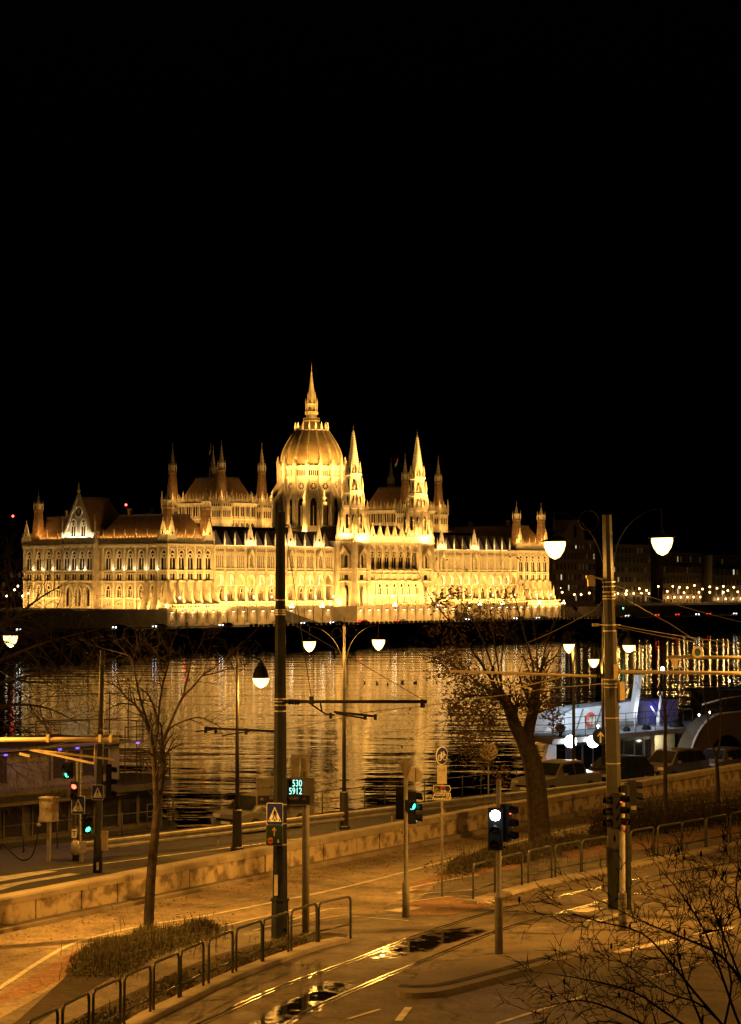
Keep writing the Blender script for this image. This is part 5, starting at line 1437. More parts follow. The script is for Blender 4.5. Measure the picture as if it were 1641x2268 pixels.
# bracket arm to the right over the track
ad = V((.893,-.45,0)); az = zt(1553); ins = M_black
mb = MB(); mb.tube([ad*.15+V((0,0,az)), ad*4.11+V((0,0,az+.1))], .042, 8)
for q in (.9, 4.0): mb.obox(ad*q+V((0,0,az+.05)), ad*.04, V((.45,.893,0))*.05, V((0,0,.10)))
mb.tube([ad*.9+V((0,0,az-.05)), ad*1.3+V((0,0,az-.28)), ad*1.55+V((0,0,az-.3))], .022, 6); mb.tube([ad*1.15+V((0,0,az)), ad*1.2+V((0,0,az-.22))], .02, 5)
mb.tube([ad*1.55+V((0,0,az-.22)), ad*2.7+V((0,0,az-.30))], .03, 6); mb.tube([ad*1.6+V((0,0,az-.26)), ad*2.4+V((0,0,az-.36))], .02, 6)
for q in (1.45, 2.42, 2.7): mb.obox(ad*q+V((0,0,az-.32)), ad*.03, V((.45,.893,0))*.03, V((0,0,.07)))
mb.build('bracket_arm', M_black, tp)
mb = MB()
for q in (.28,.36,.44,.52): mb.tube([ad*(q-.02)+V((0,0,az)), ad*(q+.02)+V((0,0,az))], .07, 8)
mb.build('insulator', M_black, tp)
mb = MB(); mb.tube([V((0,0,zt(1100))), ad*.9+V((0,0,az+.1))], .010, 4); mb.tube([V((0,0,zt(1366))), ad*4.0+V((0,0,az+.15))], .010, 4); mb.build('stay_wire', M_iron, tp)
a2 = zt(1619); mb = MB(); mb.tube([-ad*.1+V((0,0,a2)), -ad*2.2+V((0,0,a2+.02))], .03, 8); mb.tube([-ad*.9+V((0,0,a2-.02)), -ad*1.7+V((0,0,a2-.16))], .018, 5); mb.tube([-ad*1.9+V((0,0,a2)), -ad*2.5+V((0,0,a2-.08))], .02, 5)
for q in (1.0, 1.9, 2.2): mb.obox(-ad*q+V((0,0,a2-.03)), ad*.03, V((.45,.893,0))*.03, V((0,0,.08)))
mb.build('bracket_arm', M_black, tp)

M_dpole = mat('dull_pole_paint', (.03,.028,.023), (.018,.017,.014), 4, .5, bump=.15)
base2 = G(1366,2012); s2 = F/base2.y; zt2 = lambda y: CAMZ-(y-HOR)/s2
t2 = thing('tram_pole', 'tall right-hand tram pole carrying two glowing lamps and pale arms', 'pole', base2); t2.rotation_euler = (0, R(-1.25), 0)
mb = MB(); oct_pole(mb, 0, [(.27,-.05),(.26,.02),(.24,1.6),(.265,1.62),(.265,1.68),(.21,1.69)]); mb.build('pole_base', M_gpole, t2)
mb = MB(); oct_pole(mb, 0, [(.215,1.68),(.21,4),(.20,6.4),(.18,6.41),(.165,8),(.14,10.3),(.135,10.85)]); mb.build('pole_shaft', M_dpole, t2)
for zr in [(zt2(y), .18) for y in (1290,1300,1312,1321,1327,1385,1398)] + [(zt2(y), .21) for y in (1505,1515,1522,1590,1690,1796)]: mb = MB(); bands(mb, [zr]); mb.build('clamp_band', M_band, t2)
for x, y in ((1230,1196),(1468,1193)):
    dx = (x-1347)/s2; z = zt2(y); am = MB(); sgn = 1 if dx > 0 else -1
    arc_arm(am, sgn*.12, z-.95, dx, z+.25, .55, .013)
    k = 14; 
    if sgn < 0: am.tube([(sgn*.5+.28*math.cos(q*2*math.pi/k), 0, z+.55+.28*math.sin(q*2*math.pi/k)) for q in range(k+1)], .014, 5)
    am.build('lamp_arm', M_black, t2); disc(t2, (dx,0,z), 1.15)
    p = base2 + V((dx-.2, 0, z-.75)); lamp_light(p, 200)
def cart(v): return V(v)
pa = V((-.8,.6,0)); z = zt2(1497)
mb = MB(); mb.tube([pa*.2+V((.1,0,z-.02)), pa*5.4+V((0,0,z+.10))], .04, 8); mb.tube([pa*1.6+V((0,0,z-.04)), pa*3.4+V((0,0,z-.42))], .018, 5); mb.tube([pa*2.6+V((0,0,z-.38)), pa*4.2+V((0,0,z-.12))], .016, 5); mb.build('bracket_arm', M_yel, t2)
mb = MB(); 
for q in (.35,.43,.51): mb.tube([pa*(q-.02)+V((.1,0,z)), pa*(q+.02)+V((.1,0,z))], .07, 8)
mb.build('insulator', M_black, t2)
pb = V((.8,-.6,0)); z = zt2(1487); mb = MB(); mb.tube([pb*.1+V((.05,0,z)), pb*4.8+V((.05,0,z-.02))], .052, 8); mb.obox(V((.12,-.1,z)), V((.06,0,0)), V((0,.1,0)), V((0,0,.2))); mb.build('bracket_arm', M_yel, t2)
# grey lantern housing on a short arm at the pole
z = zt2(1278); mb = MB(); mb.bar((-.1,0,z-.08), (-.5,-.05,z+.04), .06, .05); mb.box(-.62,-.42,-.16,.06,z-.02,z+.06); mb.box(-.58,-.38,-.15,.05,z-.24,z-.02); mb.build('camera_housing', M_yel, t2)
z = zt2(1530); mb = MB(); mb.box(.17,.22,-.12,.1,z-.24,z+.24); mb.box(.22,.36,-.16,.12,z-.25,z+.25); mb.build('switch_box', M_yel, t2)
z = zt2(1383); mb = MB(); mb.box(-.48,-.3,-.05,.05,z-.04,z+.04); mb.tube([(-.4,0,z),(.3,0,z-.02)], .02, 5); mb.build('wire_clamp', M_yel, t2)
# second dark post directly beside the right pole
b = G(1386,2014); t = thing('support_post', 'slim dark post standing directly behind the right-hand tram pole', 'pole', b)
mb = MB(); oct_pole(mb, 0, [(.16,-.05),(.15,1.7),(.17,1.71),(.17,1.77),(.12,1.78),(.11,3.4),(.02,3.42)]); mb.build('post', M_gpole, t)
# poles just outside the frame with arms reaching in
b = V((-9.9,53,0)); sY = F/b.y; t = thing('tram_pole', 'cream horizontal tube arm reaching in from the left edge over the left boat', 'pole', b)
mb = MB(); oct_pole(mb, 0, [(.24,-.05),(.2,4),(.14,9.5)]); mb.build('pole_shaft', M_gpole, t)
za = CAMZ-(1636-HOR)/sY; xe = (265-CX)/sY-b.x; mb = MB(); mb.tube([(0,0,za-.02),(xe,0,za)], .058, 10)
for q in (.52,.86,.93): mb.obox((xe*q+.06,0,za+.02), V((.03,0,0)), V((0,.07,0)), V((0,0,.09)))
mb.build('bracket_arm', M_yel, t)
mb = MB(); mb.bar((xe-2.2,.1,za-.26),(xe-.62,.1,za-.60), .05,.05); mb.bar((xe-2.2,.3,za-.28),(xe-.15,.3,za-.52), .05,.05); mb.bar((xe-2.45,.1,za-.36),(xe-2.2,.1,za-.42), .04,.06); mb.tube([(xe-.6,.1,za-.03),(xe-.62,.1,za-.6)], .01, 4); mb.build('registration_arm', M_yel, t)
b = V((11.5,56,0)); sY = F/b.y; t = thing('tram_pole', 'upper pale tube arm with a round disc sign reaching in from the right edge', 'pole', b)
mb = MB(); oct_pole(mb, 0, [(.24,-.05),(.2,4),(.14,9.5)]); mb.build('pole_shaft', M_gpole, t)
za = CAMZ-(1455-HOR)/sY; x0 = (1476-CX)/sY-b.x; mb = MB(); mb.tube([(0,0,za-.02),(x0,0,za)], .045, 8); mb.prism([(x0+.08,-.05,za-.04),(x0+.28,-.05,za-.04),(x0+.26,-.05,za-.3),(x0+.2,-.05,za-.3)], (0,.1,0)); mb.build('bracket_arm', M_yel, t)
xs = (1543-CX)/sY-b.x; mb = MB(); n = 20
mb.ring([(xs+.14*math.cos(2*math.pi*i/n),-.06,za+.13+.15*math.sin(2*math.pi*i/n)) for i in range(n)], [(xs+.085*math.cos(2*math.pi*i/n),-.06,za+.13+.1*math.sin(2*math.pi*i/n)) for i in range(n)], (0,.03,0), 0)
mb.prism([(xs+.085*math.cos(2*math.pi*i/n),-.055,za+.13+.1*math.sin(2*math.pi*i/n)) for i in range(n)], (0,.02,0), 1); mb.build('disc_sign', [M_yel, mat('dark_teal', (.01,.07,.055))], t)
mb = MB(); mb.tube([(x0+.5,0,za+.02),(xs-.05,0,za+.12)], .01, 4); mb.build('stay_wire', M_yel, t)

# ------------------------------------------------------------------ wires
M_wire = mat('overhead_wire', (.22,.19,.15), (.15,.13,.1), 5, .5, .3)
def wire(pts, label, r=.008, name='overhead_wire', group=None):
    mb = MB(); P = []
    for a, b in zip(pts, pts[1:]):
        for i in range(6):
            q = a.lerp(b, i/6); q.z -= .04*math.sin(math.pi*i/6)*(b-a).length/6; P.append(q)
    P.append(pts[-1]); mb.tube(P, r, 4); tag(mb.build(name, M_wire), label, 'wire', group)
wire([at(-40,1462,50), at(242,1625,53)], 'wire slanting down to the end of the cream left arm')
wire([at(1362,1297,59.3), at(1700,1392,52)], 'upper wire slanting down from the right pole to the right edge')
wire([at(1362,1313,59.3), at(1485,1382,59), at(1660,1495,58)], 'steep wire crossing behind the round disc sign at right')
wire([at(1364,1384,59.3), at(1680,1431,54)], 'upper of two parallel wires leaving the right pole to the right', .010)
wire([at(1364,1388,59.3), at(1680,1444,54)], 'lower of two parallel wires leaving the right pole to the right')
wire([at(1168,1424,66), at(1318,1350,60), at(1352,1310,59.4)], 'wire slanting up to the right pole from the tree top')
wire([at(-30,1668,51), at(150,1650,53), at(440,1628,57), at(640,1614,59), at(813,1577,58), at(1079,1544,58.5), at(1222,1523,59), at(1346,1513,59.2)], 'long contact wire hanging across the river view between both tram poles', .012)
wire([at(82,1660,53), at(225,1615,60), at(440,1600,70)], 'thin wire behind the cream left arm')

# ------------------------------------------------------------------ signs
M_blue = mat('sign_blue', (.012,.03,.22), (.01,.024,.18), 4, .4)
M_white = mat('sign_white', (.93,.91,.85), (.85,.83,.76), 4, .4)
M_sblack = mat('sign_black', (.012,.012,.014), rough=.5)
M_green = mat('sign_green', (.006,.026,.014), (.005,.02,.01), 5, .4)
M_sred = mat('sign_red', (.5,.03,.02), (.4,.025,.018), 5, .4)
def rrect(w, h, r, y, n=3):
    out = []
    for cx, cz, a0 in ((w/2-r,h/2-r,0),(-w/2+r,h/2-r,1),(-w/2+r,-h/2+r,2),(w/2-r,-h/2+r,3)):
        for i in range(n+1):
            a = (a0+i/n)*math.pi/2; out.append((cx+r*math.cos(a), y, cz+r*math.sin(a)))
    return out
def pic(mb, pts, y, m=0, th=.004): mb.prism([(a, y, b) for a, b in pts], (0,-th,0), m)
def crossing_sign(label, p, w, rz, worn=False):
    t = thing('crossing_sign', label, 'road sign', p, rz)
    h = w*1.33; mb = MB(); mb.prism(rrect(w, h, w*.08, .012), (0,-.012,0)); mb.build('sign_plate', M_white, t)
    mb = MB(); mb.prism(rrect(w*.94, h*.955, w*.06, -.001), (0,-.004,0)); mb.build('sign_face', M_blue, t)
    mb = MB(); pic(mb, [(-w*.41,-h*.34),(0,h*.34),(w*.41,-h*.34)], -.006); mb.build('sign_triangle', M_white, t)
    mb = MB(); y = -.011; k = w
    n = 10; pic(mb, [(k*.045*math.cos(2*math.pi*i/n), h*.20+k*.05*math.sin(2*math.pi*i/n)) for i in range(n)], y)
    pic(mb, [(-k*.06,h*.15),(k*.06,h*.15),(k*.05,-h*.03),(-k*.05,-h*.03)], y)
    for sg in (-1, 1):
        pic(mb, [(sg*k*.05,h*.15),(sg*k*.13,h*.0),(sg*k*.12,-h*.06),(sg*k*.095,-h*.06),(sg*k*.1,h*.0),(sg*k*.04,h*.08)], y)
        pic(mb, [(0,-h*.02),(sg*k*.05,-h*.02),(sg*k*.15,-h*.24),(sg*k*.19,-h*.26),(sg*k*.10,-h*.26)], y)
        pic(mb, [(sg*k*.26,-h*.22),(sg*k*.30,-h*.22),(sg*k*.34,-h*.31),(sg*k*.28,-h*.31)], y)
        pic(mb, [(sg*k*.05,-h*.25),(sg*k*.01,-h*.22),(sg*k*.01,-h*.31),(sg*k*.05,-h*.31)], y)
    mb.build('pedestrian_symbol', M_sblack, t)
    return t
sd = at(608.5,1803,base1.y-.28); crossing_sign('blue pedestrian crossing sign strapped to the thick dark pole', sd, .42, R(-8))
# green route sign under it
p = at(607.5,1850,base1.y-.28); t = thing('route_sign', 'dark green cycle route sign with an up arrow and a 6 under the blue sign', 'road sign', p, R(-8))
mb = MB(); mb.prism(rrect(.43,.53,.05,.012), (0,-.012,0)); mb.build('sign_plate', M_alu, t)
mb = MB(); mb.prism(rrect(.41,.51,.045,-.001), (0,-.004,0)); mb.build('sign_face', M_green, t)
M_am = mat('faded_amber', (.5,.32,.08)); M_or = mat('faded_orange', (.45,.13,.03))
mb = MB(); pic(mb, [(-.012,-.02),(-.012,.15),(-.05,.11),(-.062,.125),(0,.205),(.062,.125),(.05,.11),(.012,.15),(.012,-.02)], -.006); mb.build('arrow_symbol', M_am, t)
mb = MB(); n = 16; pic(mb, [(-.1+.075*math.cos(2*math.pi*i/n), -.14+.09*math.sin(2*math.pi*i/n)) for i in range(n)], -.006); mb.build('emblem', M_or, t)
mb = MB(); 
for k in range(3): mb.tube([(-.155+.05*k,-.012,-.15),(-.14+.05*k,-.012,-.11),(-.115+.05*k,-.012,-.15)], .005, 4)
mb.build('emblem_lines', M_sblack, t)
m6 = text_mb('6', .13); o = m6.build('number_text', M_white, t, (.1,-.008,-.145)); o.rotation_euler = (math.pi/2,0,0)

def put_text(txt, size, mt, parent, loc, align='CENTER', bold=0.0, name='lettering', sx=1.0):
    o = text_mb(txt, size, 'lettering', align, bold, sx).build(name, mt, parent, loc); o.rotation_euler = (math.pi/2, 0, 0); return o
# cyclist counter board on its own post
b = G(677,2070); sY = F/b.y; z_ = lambda y: CAMZ-(y-HOR)/sY
t = thing('counter_display', 'wide grey display board with glowing green numbers 530 and 5912 on a post', 'display', b, R(5))
mb = MB(); mb.tube([(0,0,-.03),(0,0,z_(1676)-.35)], .095, 12); mb.tube([(0,0,.02),(0,0,.05)], .14, 12); mb.build('post', M_grey, t)
w0, w1 = (567-677)/sY, (694-677)/sY; zb, ztp = z_(1779), z_(1719)
mb = MB(); mb.box(w0, w1, -.3, -.12, zb, ztp); mb.build('display_case', mat('display_case_grey', (.16,.145,.11), (.12,.11,.085), 5, .6), t)
mb = MB(); mb.box((638-677)/sY, (668-677)/sY, -.306, -.3, z_(1756), z_(1722)); mb.build('screen', mat('dark_screen', (.004,.02,.012), rough=.3), t)
mb = MB(); mb.box((570-677)/sY, (684-677)/sY, -.305, -.3, z_(1776), z_(1757)); mb.build('title_strip', M_sblack, t)
M_led = em('green_led', (.42,1.0,.78), 2.0)
put_text('530', .24, M_led, t, ((668-677)/sY-.01,-.313,z_(1731)), 'RIGHT', 0, sx=.7)
put_text('5912', .24, M_led, t, ((668-677)/sY-.01,-.313,z_(1748)), 'RIGHT', 0, sx=.7)
M_dim = mat('dim_lettering', (.30,.28,.22))
put_text('TE VAGY', .075, M_dim, t, ((582-677)/sY+.05,-.31,z_(1737)), 'CENTER', .002)
put_text('I', .075, M_dim, t, ((602-677)/sY,-.31,z_(1746)), 'CENTER', .002)
put_text('SZ', .085, M_dim, t, ((604-677)/sY,-.312,z_(1762)), 'RIGHT', .002)
put_text('VELED!', .085, M_dim, t, ((637-677)/sY,-.312,z_(1763)), 'LEFT', .002)
M_bike = M_white
def bike(parent, c, s, mt, y, name='bicycle_symbol'):
    mb = MB(); r = .2*s
    for sg in (-1, 1):
        n = 14; mb.tube([(c[0]+sg*.27*s+r*math.cos(2*math.pi*i/n), y, c[1]-.12*s+r*math.sin(2*math.pi*i/n)) for i in range(n+1)], .032*s, 5, cap=False)
    P = lambda a, b_: (c[0]+a*s, y, c[1]+b_*s)
    for a, b_ in (((-.27,-.12),(-.1,.16)),((-.1,.16),(.2,.18)),((.2,.18),(.02,-.12)),((.02,-.12),(-.1,.16)),((.02,-.12),(-.27,-.12)),((.27,-.12),(.17,.27)),((.17,.27),(.08,.30)),((-.1,.16),(-.13,.24)),((-.2,.25),(-.06,.25))): mb.tube([P(*a), P(*b_)], .03*s, 5)
    return mb.build(name, mt, parent)
for x in (579, 672): bike(t, ((x-677)/sY, z_(1764)), .11, M_dim, -.308)
# square back of a sign above the board, on the same post line
t = thing('sign_back', 'blank square back of a road sign above the counter board', 'road sign', at(665,1697,b.y+.12), R(6)); t['label'] = 'blank brown square back of a sign rising above the number display'
hh = 23/sY; mb = MB(); mb.box(-hh*.9, hh*.9, -.01, .01, -hh*1.25, hh*1.15); mb.build('sign_plate', M_alu, t)
mb = MB(); mb.tube([(0,-.03,-hh*3.1),(0,-.03,hh*.8)], .022, 6); mb.box(-.08,.08,-.03,-.01,hh*.7,hh*.78); mb.build('sign_bracket', M_grey, t)

# ------------------------------------------------------------------ traffic lights
M_lens = {'green': em('lens_green', (.05,1,.62), 9), 'red': em('lens_red', (1,.06,.03), 10), 'white': em('lens_white', (.85,.93,1), 40), 'off': mat('dark_lens', (.02,.02,.018), rough=.2)}
def head(parent, p, yaw, n=3, lit=None, colr='green', w=.26, s=.29):
    # housing with n lenses and visors; yaw 0 faces the camera
    px, py, pz = p; H = n*s; c, sn = math.cos(yaw), math.sin(yaw)
    loc = V((px, py, pz)); e = ob('signal_head', None, parent, loc, yaw); e.empty_display_size = .1
    mb = MB(); mb.prism([(-w/2,y,z) for y, z in ((.10,-H/2),(-.08,-H/2),(-.10,-H/2+.02),(-.10,H/2-.02),(-.08,H/2),(.10,H/2))], (w,0,0))
    for k in range(n):
        z = H/2-s*(k+.5)
        pts = [(.115*math.cos(a), .115*math.sin(a)+z) for a in [math.radians(q) for q in range(-30,211,20)]]
        for (a0, b0), (a1, b1) in zip(pts, pts[1:]): mb.add([(a0,-.10,b0),(a1,-.10,b1),(a1,-.28,b1-.03),(a0,-.28,b0-.03)], [(0,1,2,3),(3,2,1,0)])
    mb.build('housing', M_black, e)
    for k in range(n):
        z = H/2-s*(k+.5); mb = MB(); m_ = 14
        k_ = 1.25 if colr == 'white' and lit == k else 1.0; mb.lathe((0,0,0), [(.10*k_,0),(.075*k_,.03),(.01,.045)], m_); vs = [(x,-.10-zz,y+z) for x, y, zz in mb.v]; q = MB(); q.add(vs, mb.f, 0, True)
        q.build('lens', M_lens[colr if lit == k else 'off'], e)
    return e
# pole with the triangle sign back and the green light
b = G(899,2031); sY = F/b.y; z_ = lambda y: CAMZ-(y-HOR)/sY
t = thing('traffic_light', 'grey traffic light pole showing green, with a triangle sign back on top', 'traffic light', b)
mb = MB(); mb.lathe((0,0,0), [(.10,-.03),(.10,z_(1950)),(.06,z_(1949)),(.055,z_(1690)),(.02,z_(1689))], 12); mb.build('post', M_grey, t)
head(t, ((889-899)/sY,.16,z_(1777)), R(165), 3); head(t, ((912-899)/sY,.12,z_(1787)), R(100), 3, 2, 'green')
head(t, ((908-899)/sY,-.12,z_(1781)), R(35), 1, 0, 'green', .2)
mb = MB(); r = 20/sY; mb.prism([(-r,-.07,z_(1683)),(r,-.07,z_(1683)),(r*.85,-.07,z_(1686)),(.02,-.07,z_(1723)),(-.02,-.07,z_(1723)),(-r*.85,-.07,z_(1686))], (0,.015,0)); mb.box(-.035,.035,-.1,-.07,z_(1716),z_(1684)); mb.build('triangle_sign_back', M_alu, t)
mb = MB(); mb.box(-.14,-.06,-.06,.06,z_(1860),z_(1845)); mb.tube([(-.1,0,z_(1845)),(-.12,0,z_(1835))], .03, 6); mb.build('push_button', M_yel, t)
b = G(918,1810,ZQ); sY = F/b.y; t = thing('round_sign_back', 'pale round sign back on a post behind the green traffic light', 'road sign', b)
H = CAMZ-(1715-HOR)/sY-b.z; mb = MB(); mb.tube([(0,0,0),(0,0,H+.3)], .035, 6); mb.build('post', M_grey, t)
mb = MB(); n = 18; mb.prism([(.33*math.cos(2*math.pi*i/n),.05,H+.33*math.sin(2*math.pi*i/n)) for i in range(n)], (0,.012,0)); mb.build('sign_plate', M_alu, t)
b = G(1082,1790,ZQ); sY = F/b.y; t = thing('round_sign_back', 'dim round sign back on a post under the drooping tree leaves', 'road sign', b)
H = CAMZ-(1663-HOR)/sY-b.z; mb = MB(); mb.tube([(0,0,0),(0,0,H+.3)], .04, 6); mb.build('post', M_grey, t)
mb = MB(); mb.prism([(.42*math.cos(2*math.pi*i/n),-.05,H+.42*math.sin(2*math.pi*i/n)) for i in range(n)], (0,.012,0)); mb.build('sign_plate', M_alu, t)
# cycle sign post
b = G(979,1986); sY = F/b.y; z_ = lambda y: CAMZ-(y-HOR)/sY
t = thing('cycle_sign_post', 'thin post with a round blue bicycle sign, a white panel and two direction boards', 'road sign', b, 0)
mb = MB(); mb.tube([(0,0,-.02),(0,0,z_(1660))], .035, 10); mb.build('post', M_grey, t)
dm = ob('cycle_disc', None, t, (0,-.06,z_(1672)), R(48))
n = 24; r = 20/sY; mb = MB(); mb.prism([(r*math.cos(2*math.pi*i/n),.01,r*math.sin(2*math.pi*i/n)) for i in range(n)], (0,-.012,0)); mb.build('sign_plate', M_white, dm)
mb = MB(); mb.prism([(r*.92*math.cos(2*math.pi*i/n),-.003,r*.92*math.sin(2*math.pi*i/n)) for i in range(n)], (0,-.005,0)); mb.build('sign_face', M_blue, dm)
bike(dm, (0,0), r*1.55, M_white, -.012)
wm_ = mat('cream_panel', (.62,.58,.45), (.5,.47,.36), 4); mb = MB(); mb.box(-10.5/sY,10.5/sY,-.05,-.035,z_(1734),z_(1692)); mb.build('supplementary_panel', wm_, t)
M_grp = mat('faint_panel_print', (.42,.38,.26)); mb = MB(); c = z_(1703); mb.tube([(-.09,-.052,c),(.09,-.052,c)], .01, 4); mb.tube([(-.05,-.052,c+.05),(-.09,-.052,c),(-.05,-.052,c-.05)], .01, 4); mb.tube([(.05,-.052,c+.05),(.09,-.052,c),(.05,-.052,c-.05)], .01, 4)
c = z_(1722); n2 = 10; mb.tube([(-.05+.05*math.cos(2*math.pi*i/n2),-.052,c+.05*math.sin(2*math.pi*i/n2)) for i in range(n2+1)], .008, 4); mb.build('panel_symbols', M_grp, t)
for yy, fl, l1, l2 in ((1745, 1, 'Buda', '6'), (1762, -1, 'Árpád híd 2,0', 'Szentendre 21,0')):
    e = ob('direction_board', None, t, (2/sY*0,-.05,z_(yy))); ww, h2 = 19/sY, 7.6/sY
    out = [(-ww,-h2),(ww*.86,-h2),(ww*1.05,0),(ww*.86,h2),(-ww,h2)]; out = [(a*fl, b_) for a, b_ in out]
    mb = MB(); pic(mb, out, .0, 0, .012); mb.build('board_plate', M_white, e)
    mb = MB(); pic(mb, [(a*.95, b_*.86) for a, b_ in out], -.013, 0, .004); mb.build('board_face', M_green, e)
    M_ltxt = M_am if fl < 0 else M_white
    if fl < 0:
        put_text(l1, .08, M_white, e, (-.02,-.02,.045), 'CENTER', .001); put_text(l2, .08, M_white, e, (-.02,-.02,-.05), 'CENTER', .001)
    else:
        mb = MB(); mb.box(-.05,.09,-.02,-.017,.01,h2*.8); mb.build('route_badge', M_sred, e)
        put_text('Buda', .08, M_white, e, (.04,-.02,-.05), 'CENTER', .001)
    bike(e, (-fl*ww*.72, -.02), .2, M_am, -.02)
# tram signal on the island
b = G(1105,2112,.13); sY = F/b.y; z_ = lambda y: CAMZ-(y-HOR)/sY
t = thing('tram_signal', 'signal post on the kerb island with one dazzling white lamp and a red lamp', 'traffic light', b)
mb = MB(); mb.lathe((0,0,0), [(.10,-.03),(.10,z_(1996)),(.105,z_(1995)),(.062,z_(1994)),(.058,z_(1738)),(.02,z_(1737))], 12); mb.build('post', M_grey, t)
head(t, ((1097-1105)/sY,-.22,z_(1843)), R(-8), 3, 0, 'white', .34, .33)
head(t, ((1122-1105)/sY,.06,z_(1832)), R(70), 3, 0, 'red', .28, .3)
mb = MB(); mb.box(-.2,.16,-.1,.06,z_(1886),z_(1883)); mb.box(-.05,.2,-.05,.1,z_(1816),z_(1811)); mb.build('bracket', M_black, t)
lamp('POINT', b+V(((1097-1105)/sY,-.75,z_(1818))), 5, (.8,.9,1), 'signal_glow', .06)
# right signal
b = G(1379,2070,.02); sY = F/b.y; z_ = lambda y: CAMZ-(y-HOR)/sY
t = thing('traffic_light', 'grey signal post in front of the right tram pole showing red', 'traffic light', b)
mb = MB(); mb.lathe((0,0,0), [(.11,-.03),(.11,z_(1978)),(.115,z_(1977)),(.075,z_(1976)),(.07,z_(1757)),(.02,z_(1756))], 12); mb.build('post', M_grey, t)
head(t, ((1362-1379)/sY,-.05,z_(1797)), R(-75), 3, None, 'green'); head(t, ((1370-1379)/sY,.02,z_(1794)), R(62), 3, 0, 'red')
mb = MB(); r = 11/sY; mb.ring([(-r*.55,-.12,z_(1816)),(r*1.0,-.18,z_(1816)),(r*.25,-.15,z_(1846))], [(-r*.3,-.12,z_(1819)),(r*.72,-.18,z_(1819)),(r*.23,-.15,z_(1838))], (0,-.012,0), 0); mb.build('yield_sign', [M_sred], t)
mb = MB(); mb.prism([(-r*.3,-.122,z_(1819)),(r*.72,-.182,z_(1819)),(r*.23,-.152,z_(1838))], (0,-.008,0)); mb.build('yield_sign_face', M_white, t)
b = G(1402,1972); sY = F/b.y; z_ = lambda y: CAMZ-(y-HOR)/sY
e = ob('signal_arm', None, t2, (.35,.1,zt2(1764))); head(t2, ((1403-1362)/s2,.1,zt2(1764)), R(95), 3, None, 'red', .3, .3)
bpy.data.objects.remove(e)
mb = MB(); mb.box(.1,(1395-1362)/s2,.06,.12,zt2(1736),zt2(1733)); mb.box((1398-1362)/s2,(1410-1362)/s2,-.07,-.06,zt2(1792),zt2(1783)); mb.build('signal_bracket', M_grey, t2)

# left signals on the lower quay
b = G(216,1933,ZQ); sY = F/b.y; z_ = lambda y: CAMZ-(y-HOR)/sY - b.z
t = thing('signal_mast', 'tall thin brown mast at left carrying the bright blue crossing sign', 'pole', b); t.rotation_euler = (0, R(1.0), 0)
mb = MB(); mb.lathe((0,0,0), [(.17,-.02),(.16,z_(1855)),(.13,z_(1850)),(.11,z_(1650)),(.08,z_(1440)),(.02,z_(1438))], 10); mb.build('post', M_lpost, t)
head(t, ((236-216)/sY,.05,z_(1730)-.0), R(96), 3, None, 'red', .32, .42)
mb = MB(); mb.box((222-216)/sY,(237-216)/sY,-.1,.1,z_(1880),z_(1838)); mb.build('control_box', M_yel, t)
mb = MB(); mb.box(-.02,.06,-.19,-.17,z_(1922),z_(1905)); mb.build('notice_sticker', wm_, t)
head(t, ((190-216)/sY,-.05,z_(1822)), R(25), 2, 1, 'green', .24, .34)
crossing_sign('bright blue pedestrian crossing sign on the tall thin left mast', at(216,1755,b.y-.25), 25/sY, R(4))
b = G(172,1906,ZQ); sY = F/b.y; z_ = lambda y: CAMZ-(y-HOR)/sY - b.z
t = thing('traffic_light', 'left quay traffic light with a red lamp above a half-shaded crossing sign', 'traffic light', b)
mb = MB(); mb.lathe((0,0,0), [(.2,-.02),(.2,z_(1862)),(.13,z_(1860)),(.11,z_(1680)),(.02,z_(1678))], 10); mb.build('post', M_lpost, t)
head(t, ((166-172)/sY,-.15,z_(1748)), R(-4), 2, 0, 'red', .26, .33); head(t, ((152-172)/sY,-.05,z_(1704)), R(-28), 2, 1, 'green', .26, .3)
mb = MB(); mb.box(-.2,-.02,-.18,-.16,z_(1852),z_(1833)); mb.build('letter_plate', M_white, t)
put_text('T', .28, M_sblack, t, (-.11,-.185,z_(1843)))
mb = MB(); mb.box(-.14,-.02,-.24,-.14,z_(1866),z_(1856)); mb.build('push_button', mat('amber_button', (.6,.35,.03)), t)
crossing_sign('dark weathered pedestrian crossing sign on the left quay traffic light', at(173,1783,b.y-.25), 30/sY, R(-6))
# meter cabinet
b = G(108,1908,ZQ); sY = F/b.y; z_ = lambda y: CAMZ-(y-HOR)/sY - b.z
t = thing('meter_cabinet', 'rusty white metal cabinet on a single pale post with a hose', 'cabinet', b, R(-28))
mb = MB(); mb.box(-.06,.06,-.06,.06,0,z_(1815)); mb.build('post', M_steel, t)
mb = MB(); mb.box(-.27,.27,-.22,.22,z_(1816),z_(1766)); mb.box(-.3,.3,-.25,.25,z_(1766),z_(1763)); mb.build('cabinet_box', mat('rusty_white_paint', (.6,.55,.45), (.3,.19,.1), 2.2, .6, lo=.4, hi=.55), t)
mb = MB(); mb.prism([(-.42,-.1,z_(1812)),(-.28,-.1,z_(1790)),(-.28,-.1,z_(1815)),(-.4,-.1,z_(1820))], (0,.12,0)); mb.lathe((-.42,-.05,z_(1826)), [(.03,-.07),(.09,0),(.03,.07)], 8); mb.build('tap', M_steel, t)
mb = MB(); mb.tube(smooth([(-.42,-.05,z_(1826)),(-.42,-.1,1.0),(-.6,-.2,.2),(-1.0,-.3,.03),(-1.5,-.3,.3),(-1.9,-.3,.55),(-2.2,-.3,.1),(-2.8,-.4,.03)],5), .025, 5); mb.build('hose', M_black, t)
